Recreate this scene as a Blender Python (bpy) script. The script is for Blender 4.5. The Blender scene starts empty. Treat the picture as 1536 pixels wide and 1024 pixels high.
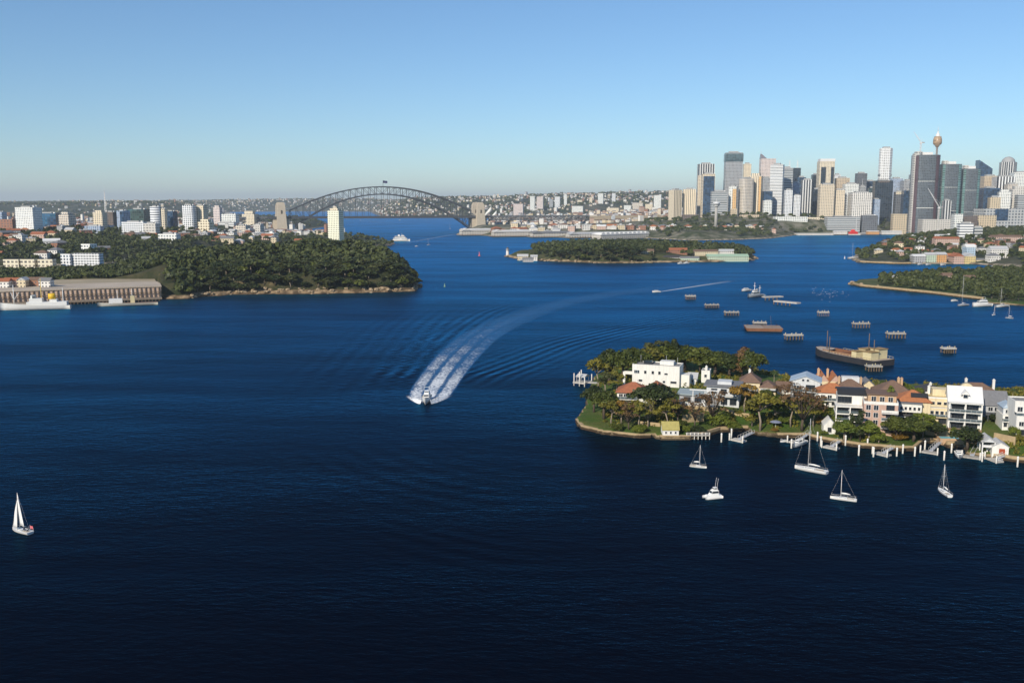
import bpy, math, random
import numpy as np
from math import radians, sin, cos, pi, tan, atan2, hypot, sqrt

SC = bpy.context.scene
COL = SC.collection
R = random.Random(7)

# ------------------------------------------------------------------ camera
CAM_H = 85.0
FPX = 1400.0                      # focal length in pixels of the 1536 px wide photograph
PITCH = math.atan((512 - 305) / FPX)
cd = bpy.data.cameras.new('camera')
cam = bpy.data.objects.new('camera', cd)
COL.objects.link(cam)
cam.location = (0, 0, CAM_H)
cam.rotation_euler = (pi / 2 - PITCH, 0, 0)
cd.sensor_width = 36.0
cd.lens = 36.0 * FPX / 1536.0
cd.clip_start = 1.0
cd.clip_end = 200000.0
SC.camera = cam

# ------------------------------------------------------------------ sky, sun, exposure
SUN_EL, SUN_BACK = radians(31), radians(-33)      # sun stands behind the viewer, to the left
sun_dir = (sin(SUN_BACK) * cos(SUN_EL), -cos(SUN_BACK) * cos(SUN_EL), sin(SUN_EL))
W = bpy.data.worlds.new('World')
SC.world = W
W.use_nodes = True
nt = W.node_tree
sky = nt.nodes.new('ShaderNodeTexSky')
sky.sky_type = 'NISHITA'
sky.sun_disc = False
sky.sun_elevation = SUN_EL
sky.sun_rotation = atan2(sun_dir[0], sun_dir[1])
sky.altitude = 0
sky.air_density = 1.0
sky.dust_density = 0.0
sky.ozone_density = 6.0
bg = nt.nodes['Background']
bg.inputs[1].default_value = 0.112
tone = nt.nodes.new('ShaderNodeMix'); tone.data_type = 'RGBA'; tone.blend_type = 'MULTIPLY'
tone.inputs[0].default_value = 1.0; tone.inputs[7].default_value = (.93, 1.02, 1.05, 1)      # the photograph's clearer winter blue
nt.links.new(sky.outputs[0], tone.inputs[6]); nt.links.new(tone.outputs[2], bg.inputs[0])
sl = bpy.data.lights.new('sun', 'SUN')
sl.energy = 4.7
sl.angle = radians(0.5)
sl.color = (1.0, 0.91, 0.77)
so = bpy.data.objects.new('sun', sl)
COL.objects.link(so)
so.location = (0, 0, 500)
so.rotation_euler = (pi / 2 - SUN_EL, 0, atan2(sun_dir[0], -sun_dir[1]) )
SC.view_settings.view_transform = 'Standard'
SC.view_settings.look = 'None'
SC.view_settings.exposure = 0.0
SC.view_settings.gamma = 1.0
cy = SC.cycles if hasattr(SC, 'cycles') else None
if cy:
    cy.max_bounces = 5
    cy.diffuse_bounces = 2
    cy.glossy_bounces = 3
    cy.transmission_bounces = 2
    cy.transparent_max_bounces = 8
    cy.volume_bounces = 0
    cy.use_denoising = True
    cy.caustics_reflective = False
    cy.caustics_refractive = False
    cy.sample_clamp_indirect = 4.0

# ------------------------------------------------------------------ pixel <-> place
CP, SP = cos(PITCH), sin(PITCH)
def ray(px, py):
    u, v = px - 768.0, 512.0 - py
    return (u, FPX * CP + v * SP, -FPX * SP + v * CP)
def on_plane(px, py, z=0.0):
    """where the sight line through a photo pixel meets the level plane z"""
    d = ray(px, py)
    t = (z - CAM_H) / d[2]
    return (d[0] * t, d[1] * t, z)
def at_y(px, py, Y):
    d = ray(px, py)
    t = Y / d[1]
    return (d[0] * t, Y, CAM_H + d[2] * t)
def depth(Y, z):
    return Y * CP + (CAM_H - z) * SP
def mpp(Y, z=0.0):
    """metres per photo pixel at a place"""
    return depth(Y, z) / FPX
def to_px(x, y, z):
    dz = z - CAM_H
    f = y * CP - dz * SP
    up = y * SP + dz * CP
    return (768 + FPX * x / f, 512 - FPX * up / f)

# ------------------------------------------------------------------ materials
MATS = {}
def new_mat(name):
    m = bpy.data.materials.new(name)
    m.use_nodes = True
    n = m.node_tree.nodes
    b = n['Principled BSDF']
    MATS[name] = m
    return m, n, m.node_tree.links, b
def N(n, kind, **kw):
    x = n.new('ShaderNode' + kind)
    for k, v in kw.items():
        setattr(x, k, v)
    return x
def math_node(n, l, op, a, b=None, c=None):
    x = n.new('ShaderNodeMath'); x.operation = op
    for i, v in enumerate((a, b, c)):
        if v is None: continue
        if isinstance(v, (int, float)): x.inputs[i].default_value = v
        else: l.new(v, x.inputs[i])
    return x.outputs[0]
def mix_col(n, l, f, a, b, mode='MIX'):
    x = n.new('ShaderNodeMix'); x.data_type = 'RGBA'; x.blend_type = mode
    for s, v in ((0, f), (6, a), (7, b)):
        if isinstance(v, (int, float)): x.inputs[s].default_value = v
        elif isinstance(v, tuple): x.inputs[s].default_value = (*v[:3], 1)
        else: l.new(v, x.inputs[s])
    return x.outputs[2]
def mat(name, col, rough=0.7, noise=0.18, scale=0.6, spec=0.3, bump=0.0, metal=0.0, random_tint=0.0):
    """a plain material with weathering: two noise scales vary the colour"""
    if name in MATS: return MATS[name]
    m, n, l, b = new_mat(name)
    tc = N(n, 'TexCoord')
    t1 = N(n, 'TexNoise'); t1.inputs['Scale'].default_value = scale; t1.inputs['Detail'].default_value = 5
    l.new(tc.outputs['Object'], t1.inputs['Vector'])
    f = math_node(n, l, 'MULTIPLY_ADD', t1.outputs[0], 2 * noise, 1 - noise)
    if random_tint:
        oi = N(n, 'ObjectInfo')
        r = math_node(n, l, 'MULTIPLY_ADD', oi.outputs['Random'], 2 * random_tint, 1 - random_tint)
        f = math_node(n, l, 'MULTIPLY', f, r)
    if rough >= .75:                            # rain streaks and grime running down
        mp = N(n, 'Mapping'); mp.inputs['Scale'].default_value = (1.6, 1.6, .16); l.new(tc.outputs['Object'], mp.inputs[0])
        t2 = N(n, 'TexNoise'); t2.inputs['Scale'].default_value = 1.0; t2.inputs['Detail'].default_value = 6; l.new(mp.outputs[0], t2.inputs['Vector'])
        r2 = N(n, 'MapRange'); l.new(t2.outputs[0], r2.inputs[0]); r2.inputs[1].default_value = .35; r2.inputs[2].default_value = .6; r2.inputs[3].default_value = .90; r2.inputs[4].default_value = 1.03
        f = math_node(n, l, 'MULTIPLY', f, r2.outputs[0])
    c = mix_col(n, l, 1.0, tuple(col), f, 'MULTIPLY')
    l.new(c, b.inputs['Base Color'])
    b.inputs['Roughness'].default_value = rough
    b.inputs['Specular IOR Level'].default_value = spec
    b.inputs['Metallic'].default_value = metal
    if bump:
        bp = N(n, 'Bump'); bp.inputs['Distance'].default_value = bump
        l.new(t1.outputs[0], bp.inputs['Height']); l.new(bp.outputs[0], b.inputs['Normal'])
    return m
def facade(name, wall, glass, bay=3.0, floor=3.4, fx=0.6, fz=0.55, rough=0.25, band=0.0, wall_rough=0.7, tint=0.08, spec=0.5):
    """wall with a grid of windows laid out in metres on the UV map; each pane differs a little"""
    if name in MATS: return MATS[name]
    m, n, l, b = new_mat(name)
    uv = N(n, 'UVMap'); sx = N(n, 'SeparateXYZ'); l.new(uv.outputs[0], sx.inputs[0])
    u = math_node(n, l, 'DIVIDE', sx.outputs[0], bay); v = math_node(n, l, 'DIVIDE', sx.outputs[1], floor)
    iu = math_node(n, l, 'LESS_THAN', math_node(n, l, 'FRACT', u), fx)
    iv = math_node(n, l, 'LESS_THAN', math_node(n, l, 'FRACT', v), fz)
    win = math_node(n, l, 'MULTIPLY', iu, iv)
    cell = N(n, 'CombineXYZ')
    l.new(math_node(n, l, 'FLOOR', u), cell.inputs[0]); l.new(math_node(n, l, 'FLOOR', v), cell.inputs[1])
    wn = N(n, 'TexWhiteNoise'); wn.noise_dimensions = '3D'; l.new(cell.outputs[0], wn.inputs['Vector'])
    g = mix_col(n, l, wn.outputs['Value'], tuple(c * 0.45 for c in glass), tuple(min(1, c * 1.9) for c in glass))
    tc = N(n, 'TexCoord'); t1 = N(n, 'TexNoise'); t1.inputs['Scale'].default_value = 0.08; t1.inputs['Detail'].default_value = 4
    l.new(tc.outputs['Object'], t1.inputs['Vector'])
    f = math_node(n, l, 'MULTIPLY_ADD', t1.outputs[0], 2 * tint, 1 - tint)
    w = mix_col(n, l, 1.0, tuple(wall), f, 'MULTIPLY')
    if band:                                   # a darker plant floor every so many storeys
        bf = math_node(n, l, 'LESS_THAN', math_node(n, l, 'FRACT', math_node(n, l, 'DIVIDE', v, band)), 1.0 / band)
        w = mix_col(n, l, bf, w, tuple(c * 0.5 for c in wall))
    l.new(mix_col(n, l, win, w, g), b.inputs['Base Color'])
    r = N(n, 'MapRange'); l.new(win, r.inputs[0]); r.inputs[3].default_value = wall_rough; r.inputs[4].default_value = rough
    l.new(r.outputs[0], b.inputs['Roughness'])
    b.inputs['Specular IOR Level'].default_value = spec
    return m

# ------------------------------------------------------------------ mesh building
class MB:
    """collects faces; build() links them as one mesh object. UVs are in metres along each face."""
    def __init__(s): s.v = []; s.f = []; s.m = []; s.uv = []; s.smooth = []
    def face(s, pts, mi=0, uv=None, smooth=False):
        i = len(s.v); s.v.extend(pts); s.f.append(tuple(range(i, i + len(pts)))); s.m.append(mi); s.smooth.append(smooth)
        s.uv.extend(uv if uv else [(0, 0)] * len(pts))
    def prism(s, poly, z0, z1, mi=0, top=None, bottom=False, uv0=0.0):
        """vertical walls round a plan polygon (counter-clockwise) with a flat top"""
        n = len(poly); u = uv0
        for i in range(n):
            a, b = poly[i], poly[(i + 1) % n]
            L = hypot(b[0] - a[0], b[1] - a[1])
            s.face([(a[0], a[1], z0), (b[0], b[1], z0), (b[0], b[1], z1), (a[0], a[1], z1)], mi, [(u, 0), (u + L, 0), (u + L, z1 - z0), (u, z1 - z0)])
            u += L
        t = mi if top is None else top
        s.face([(p[0], p[1], z1) for p in poly], t, [(p[0], p[1]) if top is not None else (0.999, 0.999) for p in poly])
        if bottom: s.face([(p[0], p[1], z0) for p in reversed(poly)], t)
        return s
    def box(s, x0, x1, y0, y1, z0, z1, mi=0, top=None, bottom=True, rot=0.0):
        p = [(x0, y0), (x1, y0), (x1, y1), (x0, y1)]
        if rot:
            cx, cy_ = (x0 + x1) / 2, (y0 + y1) / 2
            p = [(cx + (a - cx) * cos(rot) - (b - cy_) * sin(rot), cy_ + (a - cx) * sin(rot) + (b - cy_) * cos(rot)) for a, b in p]
        return s.prism(p, z0, z1, mi, top, bottom)
    def bar(s, a, b, w, h=None, mi=0):
        """a square bar from a to b"""
        h = h or w
        a = np.array(a, float); b = np.array(b, float); d = b - a; L = np.linalg.norm(d)
        if L < 1e-6: return s
        d /= L
        up = np.array((0, 0, 1.0)) if abs(d[2]) < 0.95 else np.array((0, 1.0, 0))
        sx = np.cross(d, up); sx /= np.linalg.norm(sx); sy = np.cross(sx, d)
        c = [(-w / 2, -h / 2), (w / 2, -h / 2), (w / 2, h / 2), (-w / 2, h / 2)]
        A = [tuple(a + sx * p + sy * q) for p, q in c]; B = [tuple(b + sx * p + sy * q) for p, q in c]
        for i in range(4):
            j = (i + 1) % 4
            s.face([A[j], A[i], B[i], B[j]], mi)
        s.face(A, mi); s.face(B[::-1], mi)
        return s
    def tube(s, pts, rad, n=8, mi=0, cap=True):
        P = [np.array(p, float) for p in pts]
        if not hasattr(rad, '__len__'): rad = [rad] * len(P)
        rings = []
        ref = np.array((0.3, 0.9, 0.1))
        for i, p in enumerate(P):
            d = P[min(i + 1, len(P) - 1)] - P[max(i - 1, 0)]; d /= (np.linalg.norm(d) + 1e-9)
            a = np.cross(d, ref); a /= np.linalg.norm(a); b = np.cross(d, a)
            rings.append([tuple(p + rad[i] * (a * cos(2 * pi * k / n) + b * sin(2 * pi * k / n))) for k in range(n)])
        for i in range(len(P) - 1):
            for k in range(n):
                j = (k + 1) % n
                s.face([rings[i][k], rings[i][j], rings[i + 1][j], rings[i + 1][k]], mi, smooth=True)
        if cap: s.face(rings[-1], mi); s.face(rings[0][::-1], mi)
        return s
    def lathe(s, prof, n=24, mi=0, cx=0, cy_=0, smooth=True):
        u = 0
        for (r0, z0), (r1, z1) in zip(prof, prof[1:]):
            for k in range(n):
                a, b = 2 * pi * k / n, 2 * pi * (k + 1) / n
                R_ = max(r0, r1)
                s.face([(cx + r0 * cos(a), cy_ + r0 * sin(a), z0), (cx + r0 * cos(b), cy_ + r0 * sin(b), z0), (cx + r1 * cos(b), cy_ + r1 * sin(b), z1), (cx + r1 * cos(a), cy_ + r1 * sin(a), z1)],
                       mi, [(a * R_, z0), (b * R_, z0), (b * R_, z1), (a * R_, z1)], smooth)
        return s
    def loft(s, rings, mi=0, smooth=True, cap=True):
        """skin over rings of equal length"""
        n = len(rings[0])
        for A, B in zip(rings, rings[1:]):
            for k in range(n):
                j = (k + 1) % n
                s.face([A[k], A[j], B[j], B[k]], mi, smooth=smooth)
        if cap: s.face(list(rings[0])[::-1], mi); s.face(list(rings[-1]), mi)
        return s
    def gable(s, x0, x1, y0, y1, z0, h, mi=0, gmi=None, over=0.4, along='x', t=0.25):
        """gabled roof slabs with thickness; ridge along x or y; gable ends filled"""
        def P(a, b, z): return (a, b, z) if along == 'x' else (b, a, z)
        if along == 'x': a0, a1, b0, b1 = x0, x1, y0, y1
        else: a0, a1, b0, b1 = y0, y1, x0, x1
        m = (b0 + b1) / 2; k = h / (m - b0); ez = z0 - over * k
        A0, A1 = a0 - over, a1 + over
        for side, sg in ((b0 - over, 1), (b1 + over, -1)):
            q = [P(A0, side, ez), P(A1, side, ez), P(A1, m, z0 + h), P(A0, m, z0 + h)]
            up = [(p[0], p[1], p[2] + t) for p in q]
            L = hypot(m - side, h + over * k)
            uv = [(0, 0), (A1 - A0, 0), (A1 - A0, L), (0, L)]
            s.face(up, mi, uv); s.face(q[::-1], mi)
            for i in range(4):
                j = (i + 1) % 4
                s.face([q[i], q[j], up[j], up[i]], mi)
        for a in (a0, a1):
            s.face([P(a, b0, z0 - 0.02), P(a, b1, z0 - 0.02), P(a, m, z0 + h)], mi if gmi is None else gmi)
        return s
    def hip(s, x0, x1, y0, y1, z0, h, mi=0, over=0.4):
        x0 -= over; x1 += over; y0 -= over; y1 += over
        d = min(x1 - x0, y1 - y0) / 2 * 0.98
        if x1 - x0 >= y1 - y0: r0, r1 = (x0 + d, (y0 + y1) / 2, z0 + h), (x1 - d, (y0 + y1) / 2, z0 + h)
        else: r0, r1 = ((x0 + x1) / 2, y0 + d, z0 + h), ((x0 + x1) / 2, y1 - d, z0 + h)
        c = [(x0, y0, z0), (x1, y0, z0), (x1, y1, z0), (x0, y1, z0)]
        F = ([c[0], c[1], r1, r0], [c[1], c[2], r1], [c[2], c[3], r0, r1], [c[3], c[0], r0]) if x1 - x0 >= y1 - y0 else ([c[0], c[1], r0], [c[1], c[2], r1, r0], [c[2], c[3], r1], [c[3], c[0], r0, r1])
        for f in F:
            a, b = np.array(f[0]), np.array(f[1]); e = (b - a) / np.linalg.norm(b - a)
            uv = []
            for p in f:
                q = np.array(p) - a; uu = float(q @ e); uv.append((uu, float(np.linalg.norm(q - uu * e))))
            s.face(f, mi, uv)
        s.face(c[::-1], mi)
        return s
    def mesh(s, name, mats):
        me = bpy.data.meshes.new(name)
        nv = len(s.v)
        me.vertices.add(nv); me.vertices.foreach_set('co', np.array(s.v, np.float32).ravel())
        ln = np.array([len(f) for f in s.f], np.int32)
        me.loops.add(int(ln.sum())); me.loops.foreach_set('vertex_index', np.arange(nv, dtype=np.int32))
        me.polygons.add(len(s.f)); me.polygons.foreach_set('loop_start', np.concatenate(([0], np.cumsum(ln)[:-1])).astype(np.int32))
        me.polygons.foreach_set('material_index', np.array(s.m, np.int32)); me.polygons.foreach_set('use_smooth', np.array(s.smooth, bool))
        uvl = me.uv_layers.new(name='UVMap'); uvl.data.foreach_set('uv', np.array(s.uv, np.float32).ravel())
        me.update(calc_edges=True)
        # weld so that each shape is one connected piece
        import bmesh
        bm = bmesh.new(); bm.from_mesh(me); bmesh.ops.remove_doubles(bm, verts=bm.verts, dist=1e-4); bm.to_mesh(me); bm.free()
        for m_ in (mats if isinstance(mats, (list, tuple)) else [mats]): me.materials.append(m_)
        return me
    def build(s, name, mats, parent=None):
        o = bpy.data.objects.new(name, s.mesh(name, mats)); COL.objects.link(o)
        if parent: o.parent = parent
        return o
def raw_mesh(name, verts, quads, mats, attrs=None, smooth=False):
    """numpy quads straight into a mesh"""
    me = bpy.data.meshes.new(name)
    k = quads.shape[1]
    me.vertices.add(len(verts)); me.vertices.foreach_set('co', np.asarray(verts, np.float32).ravel())
    me.loops.add(quads.size); me.loops.foreach_set('vertex_index', np.asarray(quads, np.int32).ravel())
    me.polygons.add(len(quads)); me.polygons.foreach_set('loop_start', np.arange(0, quads.size, k, dtype=np.int32))
    me.polygons.foreach_set('use_smooth', np.full(len(quads), smooth))
    for nm, (dom, val) in (attrs or {}).items():
        a = me.attributes.new(nm, 'FLOAT', dom); a.data.foreach_set('value', np.asarray(val, np.float32))
    me.update(calc_edges=True)
    for m_ in (mats if isinstance(mats, (list, tuple)) else [mats]): me.materials.append(m_)
    return me
def link(name, me, parent=None, loc=None, rz=None, sc=None):
    o = bpy.data.objects.new(name, me); COL.objects.link(o)
    if parent: o.parent = parent
    if loc: o.location = loc
    if rz is not None: o.rotation_euler = (0, 0, rz)
    if sc: o.scale = sc if hasattr(sc, '__len__') else (sc, sc, sc)
    return o
def tag(o, label, cat, group=None, kind=None):
    if label: o['label'] = label
    if cat: o['category'] = cat
    if group: o['group'] = group
    if kind: o['kind'] = kind
    return o
def thing(name, label, cat, loc=(0, 0, 0), rz=0.0, group=None):
    o = bpy.data.objects.new(name, None); COL.objects.link(o)
    o.location = loc; o.rotation_euler = (0, 0, rz); o.empty_display_size = 1
    return tag(o, label, cat, group)
def copy_thing(src, loc, rz=None, sc=None, label=None, group=None):
    c = src.copy(); COL.objects.link(c); c.location = loc
    if rz is not None: c.rotation_euler = (0, 0, rz)
    if sc is not None: c.scale = sc if hasattr(sc, '__len__') else (sc, sc, sc)
    if label: c['label'] = label
    if group: c['group'] = group
    for ch in src.children:
        d = ch.copy(); COL.objects.link(d); d.parent = c
        for g in ch.children:
            e = g.copy(); COL.objects.link(e); e.parent = d
    return c

AUTO = []            # (object, description, px, py): labels finished at the end from what stands beside each thing
MARKS = []           # (px, py, phrase): landmarks for those labels
def auto(o, desc, cat, group):
    tag(o, desc, cat, group)
    AUTO.append((o, desc))
    return o
ORD = ['first', 'second', 'third', 'fourth', 'fifth', 'sixth', 'seventh', 'eighth', 'ninth', 'tenth', 'eleventh', 'twelfth']
# ------------------------------------------------------------------ land
def seg_dist(x, y, P):
    """distance to a closed polygon's edge and whether inside (numpy)"""
    P = np.asarray(P, float); n = len(P)
    best = np.full(x.shape, 1e18); ins = np.zeros(x.shape, bool)
    for i in range(n):
        ax, ay = P[i]; bx, by = P[(i + 1) % n]
        dx, dy = bx - ax, by - ay
        t = np.clip(((x - ax) * dx + (y - ay) * dy) / (dx * dx + dy * dy + 1e-9), 0, 1)
        best = np.minimum(best, (x - ax - t * dx) ** 2 + (y - ay - t * dy) ** 2)
        c = (ay > y) != (by > y)
        with np.errstate(divide='ignore', invalid='ignore'):
            xi = ax + (y - ay) * dx / (dy if dy != 0 else 1e-12)
        ins ^= c & (x < xi)
    return np.sqrt(best), ins
def fbm(x, y, s, seed=0):
    r = np.random.RandomState(seed); z = np.zeros_like(x); a = 1.0
    for o in range(5):
        for k in range(3):
            th = r.uniform(0, 2 * pi); ph = r.uniform(0, 2 * pi)
            z += a * np.sin((x * cos(th) + y * sin(th)) * 2 * pi / s * r.uniform(.7, 1.3) + ph)
        a *= 0.5; s *= 0.5
    return z / 3.5
class Land:
    def __init__(s, shore, ctrl, ramp, edge=1.5, res=6.0, rough=0.6, rs=40.0, steep=None, power=2.0, flats=(), wob=0.0, ws=26.0):
        """shore: ground polygon; ctrl: (x,y,z) hill heights; ramp: metres from the shore over which the hill rises; flats: (polygon, z) terraces"""
        s.P = shore; s.c = np.array(ctrl, float); s.ramp = ramp; s.edge = edge; s.res = res; s.rough = rough; s.rs = rs; s.power = power; s.flats = flats; s.wob = wob; s.ws = ws
        a = np.array(shore); s.x0, s.y0 = a.min(0); s.x1, s.y1 = a.max(0)
    def zz(s, x, y):
        x = np.asarray(x, float); y = np.asarray(y, float)
        d, ins = seg_dist(x, y, s.P)
        if s.wob:
            sd = np.where(ins, d, -d) + s.wob * fbm(x, y, s.ws, 17); ins = sd > 0; d = np.abs(sd)
        w = 0; h = 0
        for cx, cy_, cz in s.c:
            q = 1.0 / (((x - cx) ** 2 + (y - cy_) ** 2) ** (s.power / 2) + 60.0)
            w = w + q; h = h + q * cz
        h = h / w + s.rough * fbm(x, y, s.rs, 3)
        t = np.clip(d / s.ramp, 0, 1); t = t * t * (3 - 2 * t)
        z = s.edge + np.maximum(h - s.edge, 0) * t
        for poly, fz in s.flats:
            fd, fi = seg_dist(x, y, poly)
            z = np.where(fi, fz, z)
        return np.where(ins, z, np.maximum(-4.0, -0.6 - d * 0.5))
    def z(s, x, y): return float(s.zz(np.array([x]), np.array([y]))[0])
    def inside(s, x, y, m=0.0):
        d, i = seg_dist(np.array([x], float), np.array([y], float), s.P)
        return bool(i[0]) and d[0] > m
    def hit(s, px, py, lo=None, hi=None):
        """the point of this land seen at a photo pixel"""
        d = ray(px, py); Ys = np.linspace(lo or s.y0 - 5, hi or s.y1 + 5, 1200)
        X = d[0] / d[1] * Ys; Z = CAM_H + d[2] / d[1] * Ys
        g = s.zz(X, Ys); k = np.nonzero((Z <= g) & (g > 0))[0]
        if len(k): i = k[0]
        else: i = int(np.argmin(np.abs(Z - g) + (g < 0) * 50))
        return (float(X[i]), float(Ys[i]), float(max(g[i], 0)))
    def build(s, name, material, margin=12):
        nx = int((s.x1 - s.x0 + 2 * margin) / s.res) + 1; ny = int((s.y1 - s.y0 + 2 * margin) / s.res) + 1
        gx = np.linspace(s.x0 - margin, s.x1 + margin, nx); gy = np.linspace(s.y0 - margin, s.y1 + margin, ny)
        X, Y = np.meshgrid(gx, gy); Z = s.zz(X.ravel(), Y.ravel())
        V = np.stack([X.ravel(), Y.ravel(), Z], 1)
        i = np.arange(nx * ny).reshape(ny, nx)
        Q = np.stack([i[:-1, :-1], i[:-1, 1:], i[1:, 1:], i[1:, :-1]], -1).reshape(-1, 4)
        Q = Q[(Z[Q] > -1.2).any(1)]
        used = np.unique(Q); re = np.full(nx * ny, -1); re[used] = np.arange(len(used))
        o = link(name, raw_mesh(name, V[used], re[Q], material, smooth=True))
        o['kind'] = 'structure'
        return o
def ground_mat(name, top, rock, dry, hrock=2.5, grass_scale=0.05, lawn=None):
    """soil and low scrub above, bare sandstone where it is low or steep"""
    m, n, l, b = new_mat(name)
    g = N(n, 'NewGeometry'); sp = N(n, 'SeparateXYZ'); l.new(g.outputs['Position'], sp.inputs[0])
    sn = N(n, 'SeparateXYZ'); l.new(g.outputs['Normal'], sn.inputs[0])
    t1 = N(n, 'TexNoise'); t1.inputs['Scale'].default_value = grass_scale; t1.inputs['Detail'].default_value = 8; t1.inputs['Roughness'].default_value = 0.65
    l.new(g.outputs['Position'], t1.inputs['Vector'])
    t2 = N(n, 'TexNoise'); t2.inputs['Scale'].default_value = grass_scale * 9; t2.inputs['Detail'].default_value = 6
    l.new(g.outputs['Position'], t2.inputs['Vector'])
    r1 = N(n, 'MapRange'); l.new(t1.outputs[0], r1.inputs[0]); r1.inputs[1].default_value = .42; r1.inputs[2].default_value = .62
    c = mix_col(n, l, r1.outputs[0], top, dry)
    # rock: height plus noise, or slope
    hz = math_node(n, l, 'SUBTRACT', sp.outputs[2], math_node(n, l, 'MULTIPLY', t1.outputs[0], hrock * 0.8))
    r2 = N(n, 'MapRange'); l.new(hz, r2.inputs[0]); r2.inputs[1].default_value = hrock * .5; r2.inputs[2].default_value = hrock * .7; r2.inputs[3].default_value = 1; r2.inputs[4].default_value = 0
    r3 = N(n, 'MapRange'); l.new(sn.outputs[2], r3.inputs[0]); r3.inputs[1].default_value = .72; r3.inputs[2].default_value = .60; r3.inputs[3].default_value = 0; r3.inputs[4].default_value = 1
    rk = math_node(n, l, 'MAXIMUM', r2.outputs[0], r3.outputs[0])
    t3 = N(n, 'TexNoise'); t3.inputs['Scale'].default_value = .11; t3.inputs['Detail'].default_value = 5; l.new(g.outputs['Position'], t3.inputs['Vector'])
    r5 = N(n, 'MapRange'); l.new(t3.outputs[0], r5.inputs[0]); r5.inputs[1].default_value = .42; r5.inputs[2].default_value = .58
    rc = mix_col(n, l, t2.outputs[0], tuple(x * .55 for x in rock), tuple(min(1, x * 1.35) for x in rock))
    rc = mix_col(n, l, r5.outputs[0], tuple(x * .30 for x in rock), rc)
    # tide stain: a dark weed band just above the water
    r4 = N(n, 'MapRange'); l.new(sp.outputs[2], r4.inputs[0]); r4.inputs[1].default_value = .45; r4.inputs[2].default_value = .8; r4.inputs[3].default_value = .8; r4.inputs[4].default_value = 0
    rc = mix_col(n, l, r4.outputs[0], rc, (.035, .028, .018))
    c = mix_col(n, l, rk, c, rc)
    f = math_node(n, l, 'MULTIPLY_ADD', t2.outputs[0], .7, .65)
    c = mix_col(n, l, 1.0, c, f, 'MULTIPLY')
    l.new(c, b.inputs['Base Color']); b.inputs['Roughness'].default_value = .9; b.inputs['Specular IOR Level'].default_value = .15
    bp = N(n, 'Bump'); bp.inputs['Distance'].default_value = 0.6; l.new(t2.outputs[0], bp.inputs['Height']); l.new(bp.outputs[0], b.inputs['Normal'])
    return m
def pp(*pts, z=0.0): return [on_plane(a, b, z)[:2] for a, b in pts]
def cc(*pts): return [at_y(a, b, Y) for a, b, Y in pts]

SANDSTONE = (.42, .31, .18)
m_scrub = ground_mat('scrub_ground', (.028, .036, .014), (.34, .24, .14), (.07, .062, .03), hrock=3.6, grass_scale=.06)
m_town = ground_mat('town_ground', (.030, .042, .016), (.40, .34, .25), (.085, .082, .055), grass_scale=.03)
m_garden = ground_mat('garden_ground', (.055, .105, .015), SANDSTONE, (.10, .115, .03), hrock=1.2, grass_scale=.12)
m_far = ground_mat('far_hill_ground', (.03, .04, .022), (.30, .27, .22), (.10, .095, .07), hrock=4, grass_scale=.012)
m_island = ground_mat('island_ground', (.035, .05, .016), (.42, .32, .19), (.10, .095, .04), hrock=2.6)
m_park = ground_mat('park_ground', (.045, .075, .018), (.42, .32, .19), (.12, .12, .05), hrock=1.4)

# near point of land with the waterfront houses
A_near = [(864, 633), (872, 643), (905, 651), (960, 657), (978, 655), (990, 659), (1036, 659), (1052, 657), (1080, 648), (1122, 646), (1132, 652), (1166, 656), (1208, 656), (1240, 663), (1290, 671), (1350, 676), (1372, 676), (1386, 664), (1405, 664), (1420, 671), (1445, 671), (1452, 684), (1490, 688), (1536, 694), (1600, 700), (1760, 712), (1900, 722)]
A_back = [(1900, 612), (1740, 600), (1600, 592), (1480, 588), (1300, 581), (1200, 576), (1150, 566), (1090, 550), (1000, 546), (920, 553), (892, 566), (884, 590), (878, 612)]
land_a = Land(pp(*A_near, *A_back), [(x, y, z) for (x, y, z) in [
    (*on_plane(890, 615)[:2], 3.5), (*on_plane(960, 610)[:2], 5.5), (*on_plane(985, 590)[:2], 8.0), (*on_plane(1060, 610)[:2], 7.0), (*on_plane(1150, 610)[:2], 8.0), (*on_plane(1000, 565)[:2], 8.5),
    (*on_plane(1250, 620)[:2], 7.5), (*on_plane(1350, 625)[:2], 6.5), (*on_plane(1450, 635)[:2], 5.5), (*on_plane(1530, 640)[:2], 5.0), (*on_plane(1120, 640)[:2], 4), (*on_plane(940, 640)[:2], 2.2), (*on_plane(1250, 648)[:2], 3.2), (*on_plane(1340, 660)[:2], 2.6)]],
    20, edge=1.5, res=1.6, rough=.25, rs=25)
# wooded headland with the old coaling wharf
B_near = [(-120, 463), (0, 457), (120, 452), (240, 447.5), (247, 449), (285, 448), (292, 446), (345, 442), (400, 441), (470, 441), (560, 439), (618, 437), (631, 431)]
B_back = [(622, 421), (575, 408), (500, 400), (360, 397), (250, 402), (190, 405), (150, 412), (60, 414), (-120, 416)]
B_FLAT = [on_plane(-140, 458)[:2], on_plane(238, 448)[:2], (at_y(238, 420, 905)[0], 905), (at_y(-140, 420, 905)[0], 905)]
land_b = Land(pp(*B_near, *B_back), cc((300, 428, 900), (250, 395, 930), (300, 378, 1000), (380, 374, 1040), (480, 366, 1060), (560, 386, 1010), (605, 408, 930), (430, 405, 930), (530, 412, 915), (60, 419, 915), (150, 415, 920), (-60, 421, 905), (215, 413, 960), (160, 418, 990), (40, 421, 1000), (100, 419, 960), (60, 420, 1000), (0, 421, 980), (130, 419, 1020), (190, 416, 1000), (370, 400, 935)), 26, edge=2.0, res=3.0, rough=1.6, rs=60, wob=4.0, ws=34, flats=[(B_FLAT, 7.0)])
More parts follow.
